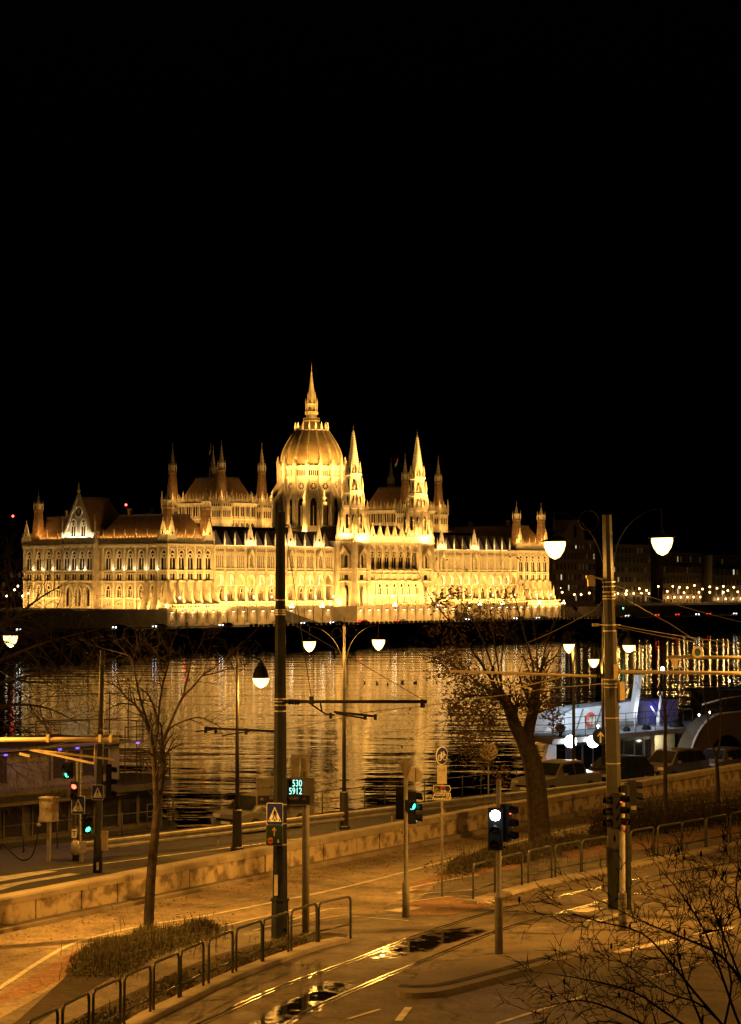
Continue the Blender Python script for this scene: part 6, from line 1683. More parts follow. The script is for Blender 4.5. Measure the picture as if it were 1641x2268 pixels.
# round blue arrow sign on the lamp post
p = at(1330,1632,quay(0,0).y+28.5); p = at(1330,1632,G(1336,1744,ZQ).y-.2); t = thing('arrow_sign', 'round dark blue sign with pale up arrow beside the ship floodlights', 'road sign', p)
mb = MB(); n = 20; mb.prism([(.42*math.cos(2*math.pi*i/n),0,.42*math.sin(2*math.pi*i/n)) for i in range(n)], (0,.015,0)); mb.build('sign_face', mat('deep_blue', (.015,.03,.09)), t)
mb = MB(); pic(mb, [(-.04,-.3),(-.04,.1),(-.14,0),(-.17,.05),(0,.26),(.17,.05),(.14,0),(.04,.1),(.04,-.3)], -.002); mb.build('arrow_symbol', M_white, t)
# ------------------------------------------------------------------ boats
M_hull = mat('black_hull', (.02,.02,.022), (.012,.012,.014), 1.5, .5)
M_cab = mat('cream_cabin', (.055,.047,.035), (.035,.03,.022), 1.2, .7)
M_bglass = mat('boat_glass', (.012,.012,.018), rough=.12)
M_viol = mat('violet_lit_panel', (.07,.065,.09), (.05,.046,.065), 2, .6)
M_txt = mat('faded_black_letters', (.03,.025,.02))
M_vled = em('violet_led', (.18,.10,1.0), 2.5)
bt = thing('restaurant_boat', 'dark moored boat with violet-lit upper cabin and railed round stern at left', 'boat', quay(-4.9,5.3,.643), QA); bt.scale = (1,1,.93)
L1 = 16.2; mb = MB()
def hull_outline(L, w, back=-16): 
    pts = [(back,0),(L-w*.55,0)]
    for i in range(1, 8): a = -math.pi/2+math.pi*i/8; pts.append((L-w*.55+w*.55*math.cos(a), w/2+w/2*math.sin(a)))
    return pts + [(L-w*.55,w),(back,w)]
W1 = 6.0
o = hull_outline(L1, W1); mb.prism([(x,y,ZWW-1) for x, y in o], (0,0,-2.1-ZWW+1)); mb.prism([(x,y-.15 if y<3 else y+.15,-2.1) for x, y in o], (0,0,.22)); mb.build('hull', M_hull, bt)
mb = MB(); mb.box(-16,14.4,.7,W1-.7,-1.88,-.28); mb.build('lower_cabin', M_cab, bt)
wl = MB(); wl.box(-.42,.42,-.03,.01,0,1.25); wme_ = MB(); wme_.box(-.42,.42,-.02,.0,0,1.15,0); wme_.box(-.5,-.42,-.05,.0,-.05,1.2,1); wme_.box(.42,.5,-.05,.0,-.05,1.2,1); wme_.box(-.5,.5,-.05,0,1.15,1.22,1)
wme = wme_.mesh('window', [M_bglass, M_cab])
for x in (-3.5,-1.9,.2,1.5,3.6,5.0,6.6,8.0,8.9,10.2,11.5,12.5,13.5): ob('window', wme, bt, (x,.68,-1.6 if x > 2 else -1.5))
mb = MB(); o2 = hull_outline(14.2, W1); mb.prism([(x,y,-.28) for x, y in o2], (0,0,.16)); 
mb.prism([(x,y,-.12) for x, y in hull_outline(12.0, W1)], (0,0,.42)); mb.build('deck_band', M_cab, bt)
o = hull_outline(L1-.2, W1-.1); mb = MB(); mb.prism([(x,y,-.14) for x, y in o if True], (0,0,.28)); mb.build('stern_deck', M_hull, bt)
put_text('01037  BUDAPEST.HŐ', .36, M_txt, bt, (9.6,-.012,.08), 'CENTER', .004)
mb = MB(); mb.box(-16,12.3,1.0,W1-1.0,.30,1.9); mb.build('upper_cabin', M_viol, bt)
wq = MB(); wq.box(-.3,.3,-.02,0,0,1.1,0)
for q in (-.36,.36): wq.box(q-.06,q+.06,-.05,0,-.05,1.15,1)
wq.box(-.42,.42,-.05,0,1.1,1.18,1); wqm = wq.mesh('window', [M_bglass, M_viol])
for x in (-2.5,0,2.2,5.0,6.2,9.1,9.85,10.6,11.35): ob('window', wqm, bt, (x,.98,.62))
mb = MB(); mb.box(-16,12.6,.6,W1-.6,1.9,2.05); mb.build('cabin_roof', M_hull, bt)
def stern_rail(z0, hgt, L, step, name, top=False):
    o = [(x, y) for x, y in hull_outline(L, W1-.3, 11)][1:-1]; o = [(x, y+.15) for x, y in smooth(o, 3)]
    mb = MB()
    for z in ([z0+hgt] if top else [z0+hgt*.5, z0+hgt]): mb.tube([(x,y,z) for x, y in o], .03, 5)
    for i in range(0, len(o), step): mb.tube([(o[i][0],o[i][1],z0),(o[i][0],o[i][1],z0+hgt)], .022, 5)
    mb.build(name, M_iron, bt)
stern_rail(-1.9, 1.1, L1, 2, 'stern_railing'); stern_rail(.14, 1.05, L1-.2, 2, 'stern_railing'); stern_rail(.14, 2.5, L1-1.2, 6, 'awning_frame', True)
mb = MB()
for x in (11.6, 12.6, 13.4): mb.tube([(x,.8,1.9),(x,.8,4.2)], .025, 5)
for z in (3.0,4.1): mb.tube([(8,.8,z),(13.6,.8,z)], .02, 5)
mb.build('roof_railing', M_iron, bt)
ml = MB(); ml.box(-.07,.07,-.04,.02,-.035,.035); vme = ml.mesh('violet_lamp', M_vled)
for x, z in ((1.2,1.75),(2.8,1.78),(6.4,1.75),(9.1,1.82),(10.0,1.82),(13.2,1.86)):
    ob('violet_lamp', vme, bt, (x,.9,z))
def BW(p): return bt.matrix_basis @ V(p)
bt_m = Matrix.Translation(quay(-4.9,5.3,.643)) @ Matrix.Rotation(QA,4,'Z')
for x in (1.2, 6.2, 10.3): lamp('AREA', bt_m @ V((x,.15,2.3)), 9, (.24,.12,1.0), 'violet_light', 1.6, bt_m @ V((x,1.0,.6)), .1)
# second deck of a far tent: pale skylight glimpsed behind
mb = MB()
for k, (x, w_) in enumerate(((0.2,.5),(1.2,.9),(2.6,1.1))): mb.box(x, x+w_, 3.4, 3.5, 2.25, 2.5)
mb.build('roof_light', em('pale_roof_light', (.6,.9,1.0), .9), bt)

M_ship = mat('white_ship_paint', (.72,.72,.74), (.6,.6,.62), 1.5, .5)
M_sdk = mat('ship_deck_grey', (.22,.21,.2), (.15,.145,.14), 2, .7)
M_flood = em('ship_flood', (.80,.90,1.0), 28)
S0 = 39.0
sh = thing('event_ship', 'white and blue-lit moored ship with a slanted white mast and two dazzling floodlights at right', 'ship', quay(S0,11.2,0), QA)
sm = Matrix.Translation(quay(S0,11.2,0)) @ Matrix.Rotation(QA,4,'Z')
def sx(px, n=0.0):      # x along the ship whose nearer side shows at picture column px
    r = (px-CX)/F; p0 = quay(S0,11.2+n,0); return (r*p0.y-p0.x)/(QD.x-r*QD.y)
def sz(px, py, n=0.0):
    p = sm @ V((sx(px,n), n, 0)); return CAMZ-(py-HOR)*p.y/F
W2 = 8.0
mb = MB(); out = [(34,0),(sx(1222),0),(sx(1172,2),2),(sx(1152,4),4),(sx(1168,6.5),6.5),(sx(1230,8),8),(34,8)]
mb.prism([(x,y,ZWW-1) for x, y in out], (0,0,-2.6-ZWW+1)); mb.build('hull', M_hull, sh)
mb = MB(); mb.prism([(34,1.2,-2.6),(sx(1250,1.2),1.2,-2.6),(sx(1250,W2-1.2),W2-1.2,-2.6),(34,W2-1.2,-2.6)], (0,0,2.8)); mb.build('lower_saloon', mat('saloon_grey', (.12,.115,.115), (.08,.078,.08), 2, .6), sh)
swm = MB(); swm.box(-.5,.5,-.03,0,0,1.9,0); swm.box(-.56,-.5,-.06,0,-.05,1.95,1); swm.box(.5,.56,-.06,0,-.05,1.95,1); swme = swm.mesh('window', [M_bglass, M_sdk])
for px in (1275,1298,1322,1345,1390,1412,1432): ob('window', swme, sh, (sx(px,1.2),1.19,-2.1))
mb = MB(); mb.box(sx(1448,.9),sx(1492,.9),.9,1.19,-2.4,.18); mb.build('cream_panel', mat('cream_lit_panel', (.62,.58,.42), (.55,.5,.36)), sh)
dk = [(34,-.6),(sx(1222,-.6),-.6),(sx(1184,1.5),1.5),(sx(1170,4),4),(sx(1190,6.5),6.5),(sx(1240,W2),W2),(34,W2+.4)]
mb = MB(); mb.prism([(x,y,.2) for x, y in dk], (0,0,.28)); mb.build('upper_deck', M_sdk, sh)
mb = MB(); z0 = .48
for z in (.4,.75,1.1): mb.tube([(sx(1190),.8,z0+z),(sx(1225,-.45),-.45,z0+z),(30,-.45,z0+z)], .018, 5)
for i in range(26): x = sx(1225,-.45)+i*.95; mb.tube([(x,-.45,z0),(x,-.45,z0+1.1)], .02, 5)
mb.build('deck_railing', M_iron, sh)
mb = MB(); x0, x1 = sx(1240,3), sx(1402,3); mb.prism([(x0,3,z0),(x0-1.6,3,z0),(x0-.2,3,z0+.8),(x0+1.2,3,z0+1.25),(x1,3,z0+1.42),(x1+.3,3,z0)], (0,1.6,0)); mb.build('deck_house', M_ship, sh)
mb = MB(); mb.tube([(x0-.4,2.95,z0+.9),(x0+1.3,2.95,z0+1.3),(x1,2.95,z0+1.5)], .06, 6); 
for q in (.2,.45,.7): mb.bar((x0+(x1-x0)*q,2.9,z0+.1),(x0+(x1-x0)*q+.6,2.9,z0+1.2), .06,.06)
mb.build('deck_house_trim', M_sdk, sh)
def ring3(mb, c, R_, r, n=18, m=0):
    pts = [(c[0]+R_*math.cos(2*math.pi*i/n), c[1], c[2]+R_*math.sin(2*math.pi*i/n)) for i in range(n+1)]; mb.tube(pts, r, 6, m)
mb = MB(); ring3(mb, (sx(1307,2.8),2.8,sz(1307,1592,2.8)), .34, .09); mb.build('life_ring', mat('lifering_red', (.6,.09,.04), (.7,.6,.5), 3, .6, lo=.42, hi=.5), sh)
# slanted mast
mb = MB(); a = V((sx(1397,2),2,z0)); b_ = V((sx(1413,2),2,sz(1413,1494,2))); mb.obox((a+b_)/2, V((.2,0,0)), V((0,.14,0)), (b_-a)/2); 
mb.build('mast', M_ship, sh)
mb = MB(); mb.bar(a+V((.5,0,0)), a.lerp(b_,.3)+V((.25,0,0)), .07,.07); mb.bar(a+V((-.9,0,.1)), a+V((-.1,0,.1)), .5,.6); mb.build('mast_foot', M_sdk, sh)
mb = MB(); mb.box(sx(1436,3),sx(1500,3),3,5.4,z0,z0+1.35); mb.build('blue_lit_box', mat('blue_lit_surface', (.2,.2,.42), (.15,.15,.36), 2, .7), sh)  # plain box, the blue light on it mixed into the base colour
mb = MB(); mb.tube([(sx(1456,1.5),1.5,z0+.6),(sx(1464,1.5),1.5,z0+2.0)], [.10,.07], 6); mb.tube([(sx(1456,1.5),1.5,z0),(sx(1456,1.5),1.5,z0+.7)], .12, 6); mb.tube([(sx(1440,1.5),1.5,z0+1.2),(sx(1456,1.5),1.5,z0+.5)], .05, 5); mb.build('davit', M_ship, sh)
for px, py, r in ((1430,1614,.27),(1497,1608,.44),(1240,1612,.28),(1386,1616,.22)):
    mb = MB(); mb.lathe((sx(px,.3),.3,sz(px,py,.3)), [(.02,-r),(r*.6,-r*.8),(r*.95,-r*.3),(r,0),(r*.95,r*.35),(r*.6,r*.8),(.02,r)], 14); mb.tube([(sx(px,.3),.3,z0),(sx(px,.3),.3,sz(px,py,.3)-r*.8)], .1, 6); mb.build('dark_sphere', M_black, sh)  # plain dark spheres on stems, not lamps
# white bow plate
mb = MB(); x0 = sx(1203,.5); x1 = sx(1231,.5); mb.prism([(x0-.1,.5,sz(1205,1702,.5)),(x0+.5,.5,sz(1215,1643,.5)),(x1,.5,sz(1230,1643,.5)),(x1,.5,sz(1230,1702,.5))], (0,.2,0)); mb.build('bow_plate', M_ship, sh)
mb = MB(); mb.tube([(sx(1208,.2),.2,-2.6),(sx(1208,.2),.2,-.6)], .03, 5)
for k in range(6): mb.tube([(x0-.2+k*.28,.3,-2.4),(x0-.2+k*.28,.3,-1.3)], .018, 4)
mb.tube([(x0-.3,.3,-1.3),(x1,.3,-1.3)], .02, 4); mb.build('gangway_rail', M_iron, sh)
for px, py in ((1262,1641),(1312,1641)):
    c = V((sx(px,-.9),-.9,sz(px,py,-.9))); e = ob('floodlight_fixture', None, sh, c, R(-54))
    mb = MB(); mb.box(-.24,.24,0,.16,-.2,.2); mb.bar((0,.1,-.1),(0,.5,.35), .05,.05); mb.build('lamp_housing', M_black, e)
    mb = MB(); mb.lathe((0,0,0), [(.34,0),(.27,.1),(.02,.18)], 12); q = MB(); q.add([(x,-.01-z,y) for x, y, z in mb.v], mb.f, 0, True); q.build('lamp_lens', M_flood, e)
    lamp('SPOT', sm @ (c+V((0,-.9,.1))), 1900, (.75,.85,1.0), 'ship_flood_light', .12, sm @ (c+V((-2,-12,-3.4))), spot=120, blend=.8)
lamp('AREA', sm @ V((sx(1300,1),-.2,3.6)), 320, (.56,.82,1.0), 'deck_light', 3.5, sm @ V((sx(1330,3),4,1)), .3)
lamp('POINT', sm @ V((sx(1440,1.2),1.2,1.5)), 60, (.75,.85,1.0), 'deck_light', .1)
lamp('POINT', sm @ V((sx(1470,2),2.3,1.7)), 18, (.12,.1,1.0), 'blue_light', .1)
lamp('POINT', sm @ V((sx(1470,.3),.2,-.3)), 36, (1,.86,.55), 'saloon_light', .1)
# arched paddle housing on the shore side
mb = MB(); xc = sx(1598,-1.6); cz_ = sz(1598,1706,-1.6); Ro = 3.6; pts_o, pts_i = [], []
for i in range(13):
    a = math.pi - i*math.pi/2/12*1.0; pts_o.append((xc+Ro*math.cos(a), -1.6, cz_+Ro*.92*math.sin(a)))
pts_o += [(xc+9,-1.6,cz_+Ro*.95),(xc+9,-1.6,cz_)]
mb.prism(pts_o, (0,1.0,0)); mb.build('paddle_housing', mat('brown_housing', (.15,.12,.08), (.11,.09,.06), 1.2, .7), sh)
mb = MB(); pp = [(xc+.4+2.1*math.cos(math.pi*(1-i/14)), -1.63, cz_+2.1*math.sin(math.pi*i/14)) for i in range(15)]; mb.prism(pp, (0,.02,0)); mb.build('paddle_opening', M_black, sh)
mb = MB(); mb.tube([(x,-1.62,z+.06) for x, y, z in pts_o[:-1]], .07, 6); mb.build('housing_rim', M_ship, sh)
mb = MB(); mb.tube([(xc-1.2,-1.0,cz_+Ro*.95+.5),(xc+1,-1.0,cz_+Ro*.95+.75),(xc+9,-1.0,cz_+Ro*.95+1.1)], .05, 6); mb.build('white_rail', M_ship, sh)
e = MB(); c = V((sx(1466,3),3,sz(1466,1481,3))); e.lathe(c, [(.02,-.1),(.13,-.05),(.13,.06),(.02,.11)], 10); e.build('mast_lamp', em('mast_lamp_glow', (.85,.9,1), 24), sh)
mb = MB(); mb.tube([(c.x+.1,3,z0),(c.x+.02,3,c.z-.05)], .03, 5); mb.build('lamp_mast', M_iron, sh)
sm_l = em('small_deck_lamp', (1,.95,.85), 10)
for px, py in ((1323,1607),(1362,1590),(1570,1577),(1546,1582)):
    mb = MB(); c = V((sx(px,.6),.6,sz(px,py,.6))); mb.lathe(c, [(.02,-.07),(.07,0),(.02,.07)], 8); mb.tube([(c.x,.6,z0),(c.x,.6,c.z)], .015, 4); mb.build('deck_lamp', sm_l, sh)
mb = MB(); q = quay(38.8, 6.8); 
# dim barge out on the water at right
p = at(1500,1560,205); bg_ = thing('dim_barge', 'dim grey boat on the dark water behind the right-hand ship', 'boat', (p.x,p.y,ZWW), .1)
mb = MB(); mb.prism([(0,0,0),(1.5,-2,0),(24,-2,0),(24,3,0),(1.5,3,0)], (0,0,4.6)); mb.build('hull', M_hull, bg_)
mb = MB(); mb.box(2,24,-1.6,2.6,4.6,8.3); mb.box(1.5,24,-2,3,8.3,8.6); mb.build('cabin', mat('dim_cabin', (.1,.1,.11)), bg_)
mb = MB(); 
for k in range(3): mb.lathe((4.6+1.2*k,-1.7,9.4-.2*k), [(.02,-.12),(.1,0),(.02,.12)], 8)
mb.build('deck_lamp', sm_l, bg_)

# ------------------------------------------------------------------ cars on the lower quay
def car_paint(name, c, r=.28):
    return mat(name, c, tuple(x*.85 for x in c), 2, r, .35)
M_plate = mat('number_plate', (.6,.6,.58))
M_hl = mat('headlamp_glass', (.45,.45,.43), rough=.1); M_tl = mat('tail_lamp_red', (.25,.015,.01), rough=.2)
def car(label, loc, rz, paint, L=4.2, W=1.72, H=1.5, kind='hatch'):
    t = thing('parked_car', label, 'car', loc, rz, 'cars parked on the lower quay')
    h = L/2; belt = .58*H if kind != 'van' else .56*H
    if kind == 'saloon': cab = [(-.34*L,belt),(-.22*L,H-.05),(.08*L,H),(.20*L,H-.06),(.33*L,belt+.02)]
    elif kind == 'pickup': cab = [(-.24*L,belt),(-.10*L,H-.05),(.08*L,H),(.22*L,H-.03),(.26*L,belt+.03)]
    else: cab = [(-.34*L,belt-.02),(-.16*L,H-.06),(.06*L,H),(.36*L,H-.07),(.47*L,belt+.04)]
    # front is at -x
    prof = [(-h,.30),(-h-.03,.48),(-h+.06,.50*H),(-h+.25,.54*H)] + cab + [(h-.05,belt+.02),(h,.5),(h-.02,.30)]
    mb = MB(); secs = []
    n = len(prof)
    def ring_(sg, f, inset): return [(x, sg*(W/2-inset-(max(0,z-belt)/(H-belt)*.17 if z > belt else 0))*f, z) for x, z in prof]
    rows = [ring_(-1,1,.0), ring_(-1,.9,-.0), ring_(1,.9,.0), ring_(1,1,.0)]
    for i in (0,): pass
    low = [(x, -(W/2-.02-(.0 if z <= belt else (z-belt)/(H-belt)*.2)), z) for x, z in prof]; high = [(x, -y, z) for x, y, z in low]
    c1_ = [(x*.985, y*.86, z+(.02 if z > .45 else 0)) for x, y, z in low]; c2_ = [(x, -y, z) for x, y, z in c1_]
    vs = low + c1_ + c2_ + high; fs = [tuple(range(n)), tuple(range(4*n-1,3*n-1,-1))]
    for r_ in range(3):
        for i in range(n): fs.append((r_*n+i, r_*n+(i+1)%n, (r_+1)*n+(i+1)%n, (r_+1)*n+i))
    mb.add(vs, fs, 0, False); mb.build('body', paint, t)
    # side windows, windscreen, rear window
    def inset(poly, k): cx = sum(p[0] for p in poly)/len(poly); cz = sum(p[1] for p in poly)/len(poly); return [(cx+(x-cx)*k, cz+(z-cz)*k) for x, z in poly]
    side = cab; xs0, xs1 = cab[0][0]+.25*L*.3, cab[-1][0]-.06*L
    zt_ = H-.13; zb_ = belt+.04
    def top(x):
        for (a, b), (c, d) in zip(cab, cab[1:]):
            if a <= x <= c: return b+(d-b)*(x-a)/(c-a)-.09
        return belt
    cuts = [cab[0][0]+.13*L, .0*L, .19*L, cab[-1][0]-.05*L] if kind != 'pickup' else [cab[0][0]+.12*L, .07*L, cab[-1][0]-.03*L]
    for a, b in zip(cuts, cuts[1:]):
        a += .03; b -= .03; k = 4
        poly = [(a,zb_)] + [(a+(b-a)*i/k, max(zb_+.03, top(a+(b-a)*i/k))) for i in range(k+1)] + [(b,zb_)]
        for sg in (-1, 1):
            mb = MB(); mb.prism([(x, sg*(W/2-.02-(z-belt)/(H-belt)*.2+.003), z) for x, z in poly], (0,sg*.008,0)); mb.build('side_window', M_cw, t)
    for nm, (p, q) in (('windscreen', (cab[0], cab[1])), ('rear_window', (cab[-1], cab[-2]))):
        p2 = V((p[0]+(q[0]-p[0])*.1, 0, p[1]+(q[1]-p[1])*.1)); q2 = V((p[0]+(q[0]-p[0])*.92, 0, p[1]+(q[1]-p[1])*.92)); sgx = -1 if nm == 'windscreen' else 1
        mb = MB(); d = V((sgx*.02,0,.03)); mb.add([p2+V((0,-W*.42,0))+d, p2+V((0,W*.42,0))+d, q2+V((0,W*.36,0))+d, q2+V((0,-W*.36,0))+d], [(0,1,2,3)]); mb.build(nm, M_cw, t)
    for x in (-.31*L,.30*L):
        for sg in (-1, 1):
            e = ob('wheel', None, t, (x, sg*(W/2-.1), .31)); e.empty_display_size = .1
            mb = MB(); mb.tube([(0,-.1,0),(0,.1,0)], .31, 16); mb.build('tyre', M_tyre, e)
            mb = MB(); mb.tube([(0,sg*.09,0),(0,sg*.115,0)], .19, 10); mb.build('rim', M_steel, e)
    for sg in (-1, 1):
        mb = MB(); mb.obox((-h+.10, sg*(W/2-.26), .5*H-.06), V((.1,sg*.03,0)), V((0,.17,0)), V((.02,0,.07))); mb.build('headlight', M_hl, t)
        mb = MB(); mb.obox((h-.06, sg*(W/2-.16), .55*H), V((.06,0,0)), V((0,.1,0)), V((0,0,.16))); mb.build('taillight', M_tl, t)
        mb = MB(); mb.obox((cab[0][0]+.13*L, sg*(W/2+.08), belt+.1), V((.05,0,0)), V((0,.09,0)), V((0,0,.06))); mb.build('mirror', paint, t)
    mb = MB(); mb.box(-h-.05,-h-.03,-.26,.26,.38,.49); mb.build('number_plate', M_plate, t)
    mb = MB(); mb.box(-h-.04,-h+.02,-W*.3,W*.3,.5,.6); mb.build('grille', M_black, t)
    return t
def qs(px, n): r = (px-CX)/F; p0 = quay(0,n); return (r*p0.y-p0.x)/(QD.x-r*QD.y)
car('silver car behind the guard rail, partly hidden by the thick dark pole', quay(qs(585,2.6),2.6), QA, car_paint('paint_silver', (.2,.2,.19)), 4.3, 1.75, 1.5)
car('silver pickup parked behind the big pollard tree', quay(qs(1232,2.6),2.6), QA, car_paint('paint_light_silver', (.24,.24,.24)), 4.9, 1.8, 1.6, 'pickup')
car('dark blue car half hidden by the right tram pole', quay(qs(1366,2.9),2.9), QA, car_paint('paint_navy', (.02,.022,.035)), 4.0, 1.7, 1.5)
car('grey compact family car parked right of the right tram pole', quay(qs(1491,2.6),2.6), QA, car_paint('paint_grey', (.13,.12,.12)), 4.05, 1.7, 1.62)
car('old beige saloon parked rightmost on the lower quay', quay(qs(1604,2.6),2.6), QA, car_paint('paint_beige', (.18,.165,.135)), 4.1, 1.62, 1.42, 'saloon')

# ------------------------------------------------------------------ trees
def grow(mb, p, d, L, r, depth, rng, droop=0.0, seg=4, spread=.6, fork=3, tips=None):
    pts = [p]; rs = [r]; q = p; dd = d.normalized(); kids = []
    for i in range(seg):
        dd = (dd + V((rng.uniform(-1,1), rng.uniform(-1,1), rng.uniform(-1,1)))*.16 + V((0,0,-droop))).normalized()
        q = q + dd*L/seg; pts.append(q); rs.append(r*(1-.75*(i+1)/seg)); kids.append((q, dd, rs[-1]))
    mb.tube(pts, rs, 4 if r < .02 else 5, 0, cap=False)
    if tips is not None: tips.append((q, dd))
    if depth > 0:
        for k in range(fork):
            a, da, ra = kids[rng.randrange(max(0,seg-3), seg)] if k else kids[-2 if seg > 1 else -1]
            side = da.cross(V((rng.uniform(-1,1), rng.uniform(-1,1), rng.uniform(-1,1)))).normalized()
            grow(mb, a, da*(1-spread*.4)+side*spread, L*rng.uniform(.5,.8), max(ra*.8,.0035), depth-1, rng, droop, max(2,seg-1), spread, fork, tips)
def limb_tree(name, label, base, limbs, Y, cat='tree', trunk_r=None, twigs=7, tl=.55, depth=2, droop=0.0, seed=1, jit=.5, mat_=None, up=.3, spread=.7, fork=3, leaves=None, minr=.008):
    rng = random.Random(seed); t = thing(name, label, cat, base); o = V(base); tr, cr = MB(), MB(); tips = []
    for li, (pts, r0, r1) in enumerate(limbs):
        off = rng.uniform(-jit, jit) if li else 0
        P = []; n = len(pts)
        for i, (x, y) in enumerate(pts): P.append(at(x, y, Y + off*(i/(n-1))*(1 if li else 0)) - o)
        P = smooth([tuple(p) for p in P], 3); k = len(P); rs = [r0+(r1-r0)*i/(k-1) for i in range(k)]
        tr.tube(P, rs, 8 if r0 > .08 else 6)
        if li == 0 and trunk_r is None: continue
        for j in range(twigs):
            i = int(k*(.25+.75*(j+rng.random())/twigs)) if li else int(k*(.6+.4*rng.random()))
            i = min(i, k-2); d = (P[i+1]-P[i]).normalized(); side = d.cross(V((rng.uniform(-1,1), rng.uniform(-1,1), rng.uniform(-1,1)))).normalized()
            grow(cr, P[i], d*.6+side*spread+V((0,0,up)), tl*rng.uniform(.6,1.25), max(rs[i]*.45,minr), depth, rng, droop, 4, .6, fork, tips)
        grow(cr, P[-1], (P[-1]-P[-2]), tl*rng.uniform(.8,1.2), max(r1*.8,minr), depth, rng, droop, 4, .6, fork, tips)
    tr.build('trunk', M_bark, t); cr.build('crown', mat_ or M_twig, t)
    return t, tips, rng
# bare tree on the left
limb_tree('bare_tree', 'leafless dark tree with forked leaning trunk in the left bed before the golden water', G(328,2072), [
    ([(328,2076),(331,2000),(336,1920),(345,1830),(352,1770)], .135, .105),
    ([(347,1800),(345,1740),(342,1690),(337,1650)], .085, .065), ([(352,1775),(358,1720),(360,1680),(359,1645)], .085, .06),
    ([(337,1650),(322,1600),(300,1562),(280,1545),(260,1522),(236,1510)], .042, .012), ([(338,1650),(326,1598),(314,1560),(304,1520),(294,1470),(284,1452),(243,1440)], .042, .01),
    ([(340,1645),(350,1620),(345,1580),(332,1545),(318,1530),(303,1518)], .038, .012), ([(350,1625),(352,1570),(362,1510),(374,1470),(378,1438)], .036, .01),
    ([(359,1645),(378,1600),(396,1560),(408,1540),(430,1518),(448,1496),(475,1478),(512,1446)], .045, .009), ([(405,1545),(418,1490),(424,1462),(440,1436)], .026, .008),
    ([(362,1640),(378,1612),(408,1597),(440,1589),(466,1598),(490,1612)], .03, .008), ([(448,1496),(480,1490),(505,1482),(520,1480)], .02, .007),
    ([(300,1562),(270,1558),(245,1568),(226,1580)], .022, .008), ([(374,1470),(350,1450),(335,1430)], .016, .006), ([(294,1470),(300,1440),(318,1424)], .016, .006)],
    55, trunk_r=None, twigs=10, tl=.62, depth=2, seed=3, jit=.9, up=.12, minr=.007)
# big pollarded tree on the right with half of its leaves
M_lf = [mat('autumn_leaf', (.16,.10,.034), (.085,.055,.02), 4, .8, spec=.1), mat('dull_green_leaf', (.10,.085,.03), (.055,.048,.018), 4, .8, spec=.1)]
bigb = G(1195,1874); YB = bigb.y
tb, tips, rg = limb_tree('pollard_tree', 'big pollard tree with thick forked trunk, long shoots and thin brown leaves', bigb, [
    ([(1195,1878),(1194,1840),(1190,1780),(1185,1720),(1176,1680),(1163,1645)], .40, .30),
    ([(1168,1660),(1150,1625),(1138,1600),(1126,1565),(1112,1545)], .25, .17), ([(1166,1650),(1172,1610),(1182,1570),(1186,1535)], .22, .16),
    ([(1113,1548),(1085,1500),(1045,1440),(1010,1392),(965,1340),(940,1300)], .05, .01), ([(1115,1548),(1095,1490),(1070,1420),(1040,1360),(1000,1310)], .045, .01), ([(1115,1548),(1104,1480),(1092,1400),(1085,1345)], .04, .01),
    ([(1113,1548),(1075,1525),(1030,1490),(985,1465),(950,1455)], .045, .01), ([(1112,1548),(1070,1540),(1030,1545),(1000,1570),(985,1605)], .04, .008), ([(1120,1570),(1085,1575),(1060,1610),(1045,1670)], .03, .008),
    ([(1186,1538),(1180,1470),(1160,1400),(1142,1330),(1130,1300)], .045, .01), ([(1186,1538),(1190,1470),(1184,1400),(1176,1360)], .04, .008), ([(1186,1538),(1200,1470),(1215,1410),(1232,1372)], .04, .008),
    ([(1186,1538),(1210,1490),(1232,1450),(1250,1420)], .035, .008), ([(1186,1540),(1215,1530),(1232,1545),(1240,1585)], .03, .008), ([(1113,1548),(1110,1470),(1120,1400),(1125,1370)], .03, .008), ([(1186,1538),(1170,1480),(1145,1430),(1120,1400)], .03,.008)],
    YB, trunk_r=None, twigs=8, tl=1.15, depth=2, seed=8, jit=1.6, up=.35, spread=.45, fork=2, minr=.009)
lf = MB(); ob_ = V(bigb)
clumps = [((975,1330),22,16,500),((1000,1370),30,20,420),((1040,1345),24,26,420),((1070,1370),26,30,520),((1010,1310),18,14,300),((1120,1320),16,20,300),((1100,1390),24,24,300),((960,1395),18,14,220),((1000,1420),34,20,420),
          ((1000,1480),44,26,800),((1050,1520),46,30,1000),((1090,1545),44,26,900),((985,1455),26,14,350),((1040,1580),40,30,900),((1080,1610),34,34,800),((1030,1640),26,34,600),((1070,1680),28,34,480),((1110,1720),20,30,260),((1005,1560),22,24,350),
          ((1185,1520),30,24,600),((1215,1560),24,30,480),((1230,1600),16,26,220),((1160,1560),24,20,360),((1190,1470),26,24,260),((1235,1500),14,18,140)]
for (cx, cy), rx, ry, n in clumps:
    for i in range(int(n*(.3 if cy < 1425 else .7))):
        p = at(rg.gauss(cx, rx*.62), rg.gauss(cy, ry*.62), YB+rg.gauss(0,.9))-ob_; leafq(lf, p, rg.uniform(.04,.085), rg, rg.choice((0,0,1)))
for q, d in tips[::9]:
    for i in range(2): leafq(lf, q+V((rg.gauss(0,.1),rg.gauss(0,.1),rg.gauss(0,.1))), rg.uniform(.04,.08), rg, rg.choice((0,1)))
lf.build('foliage', M_lf, tb)
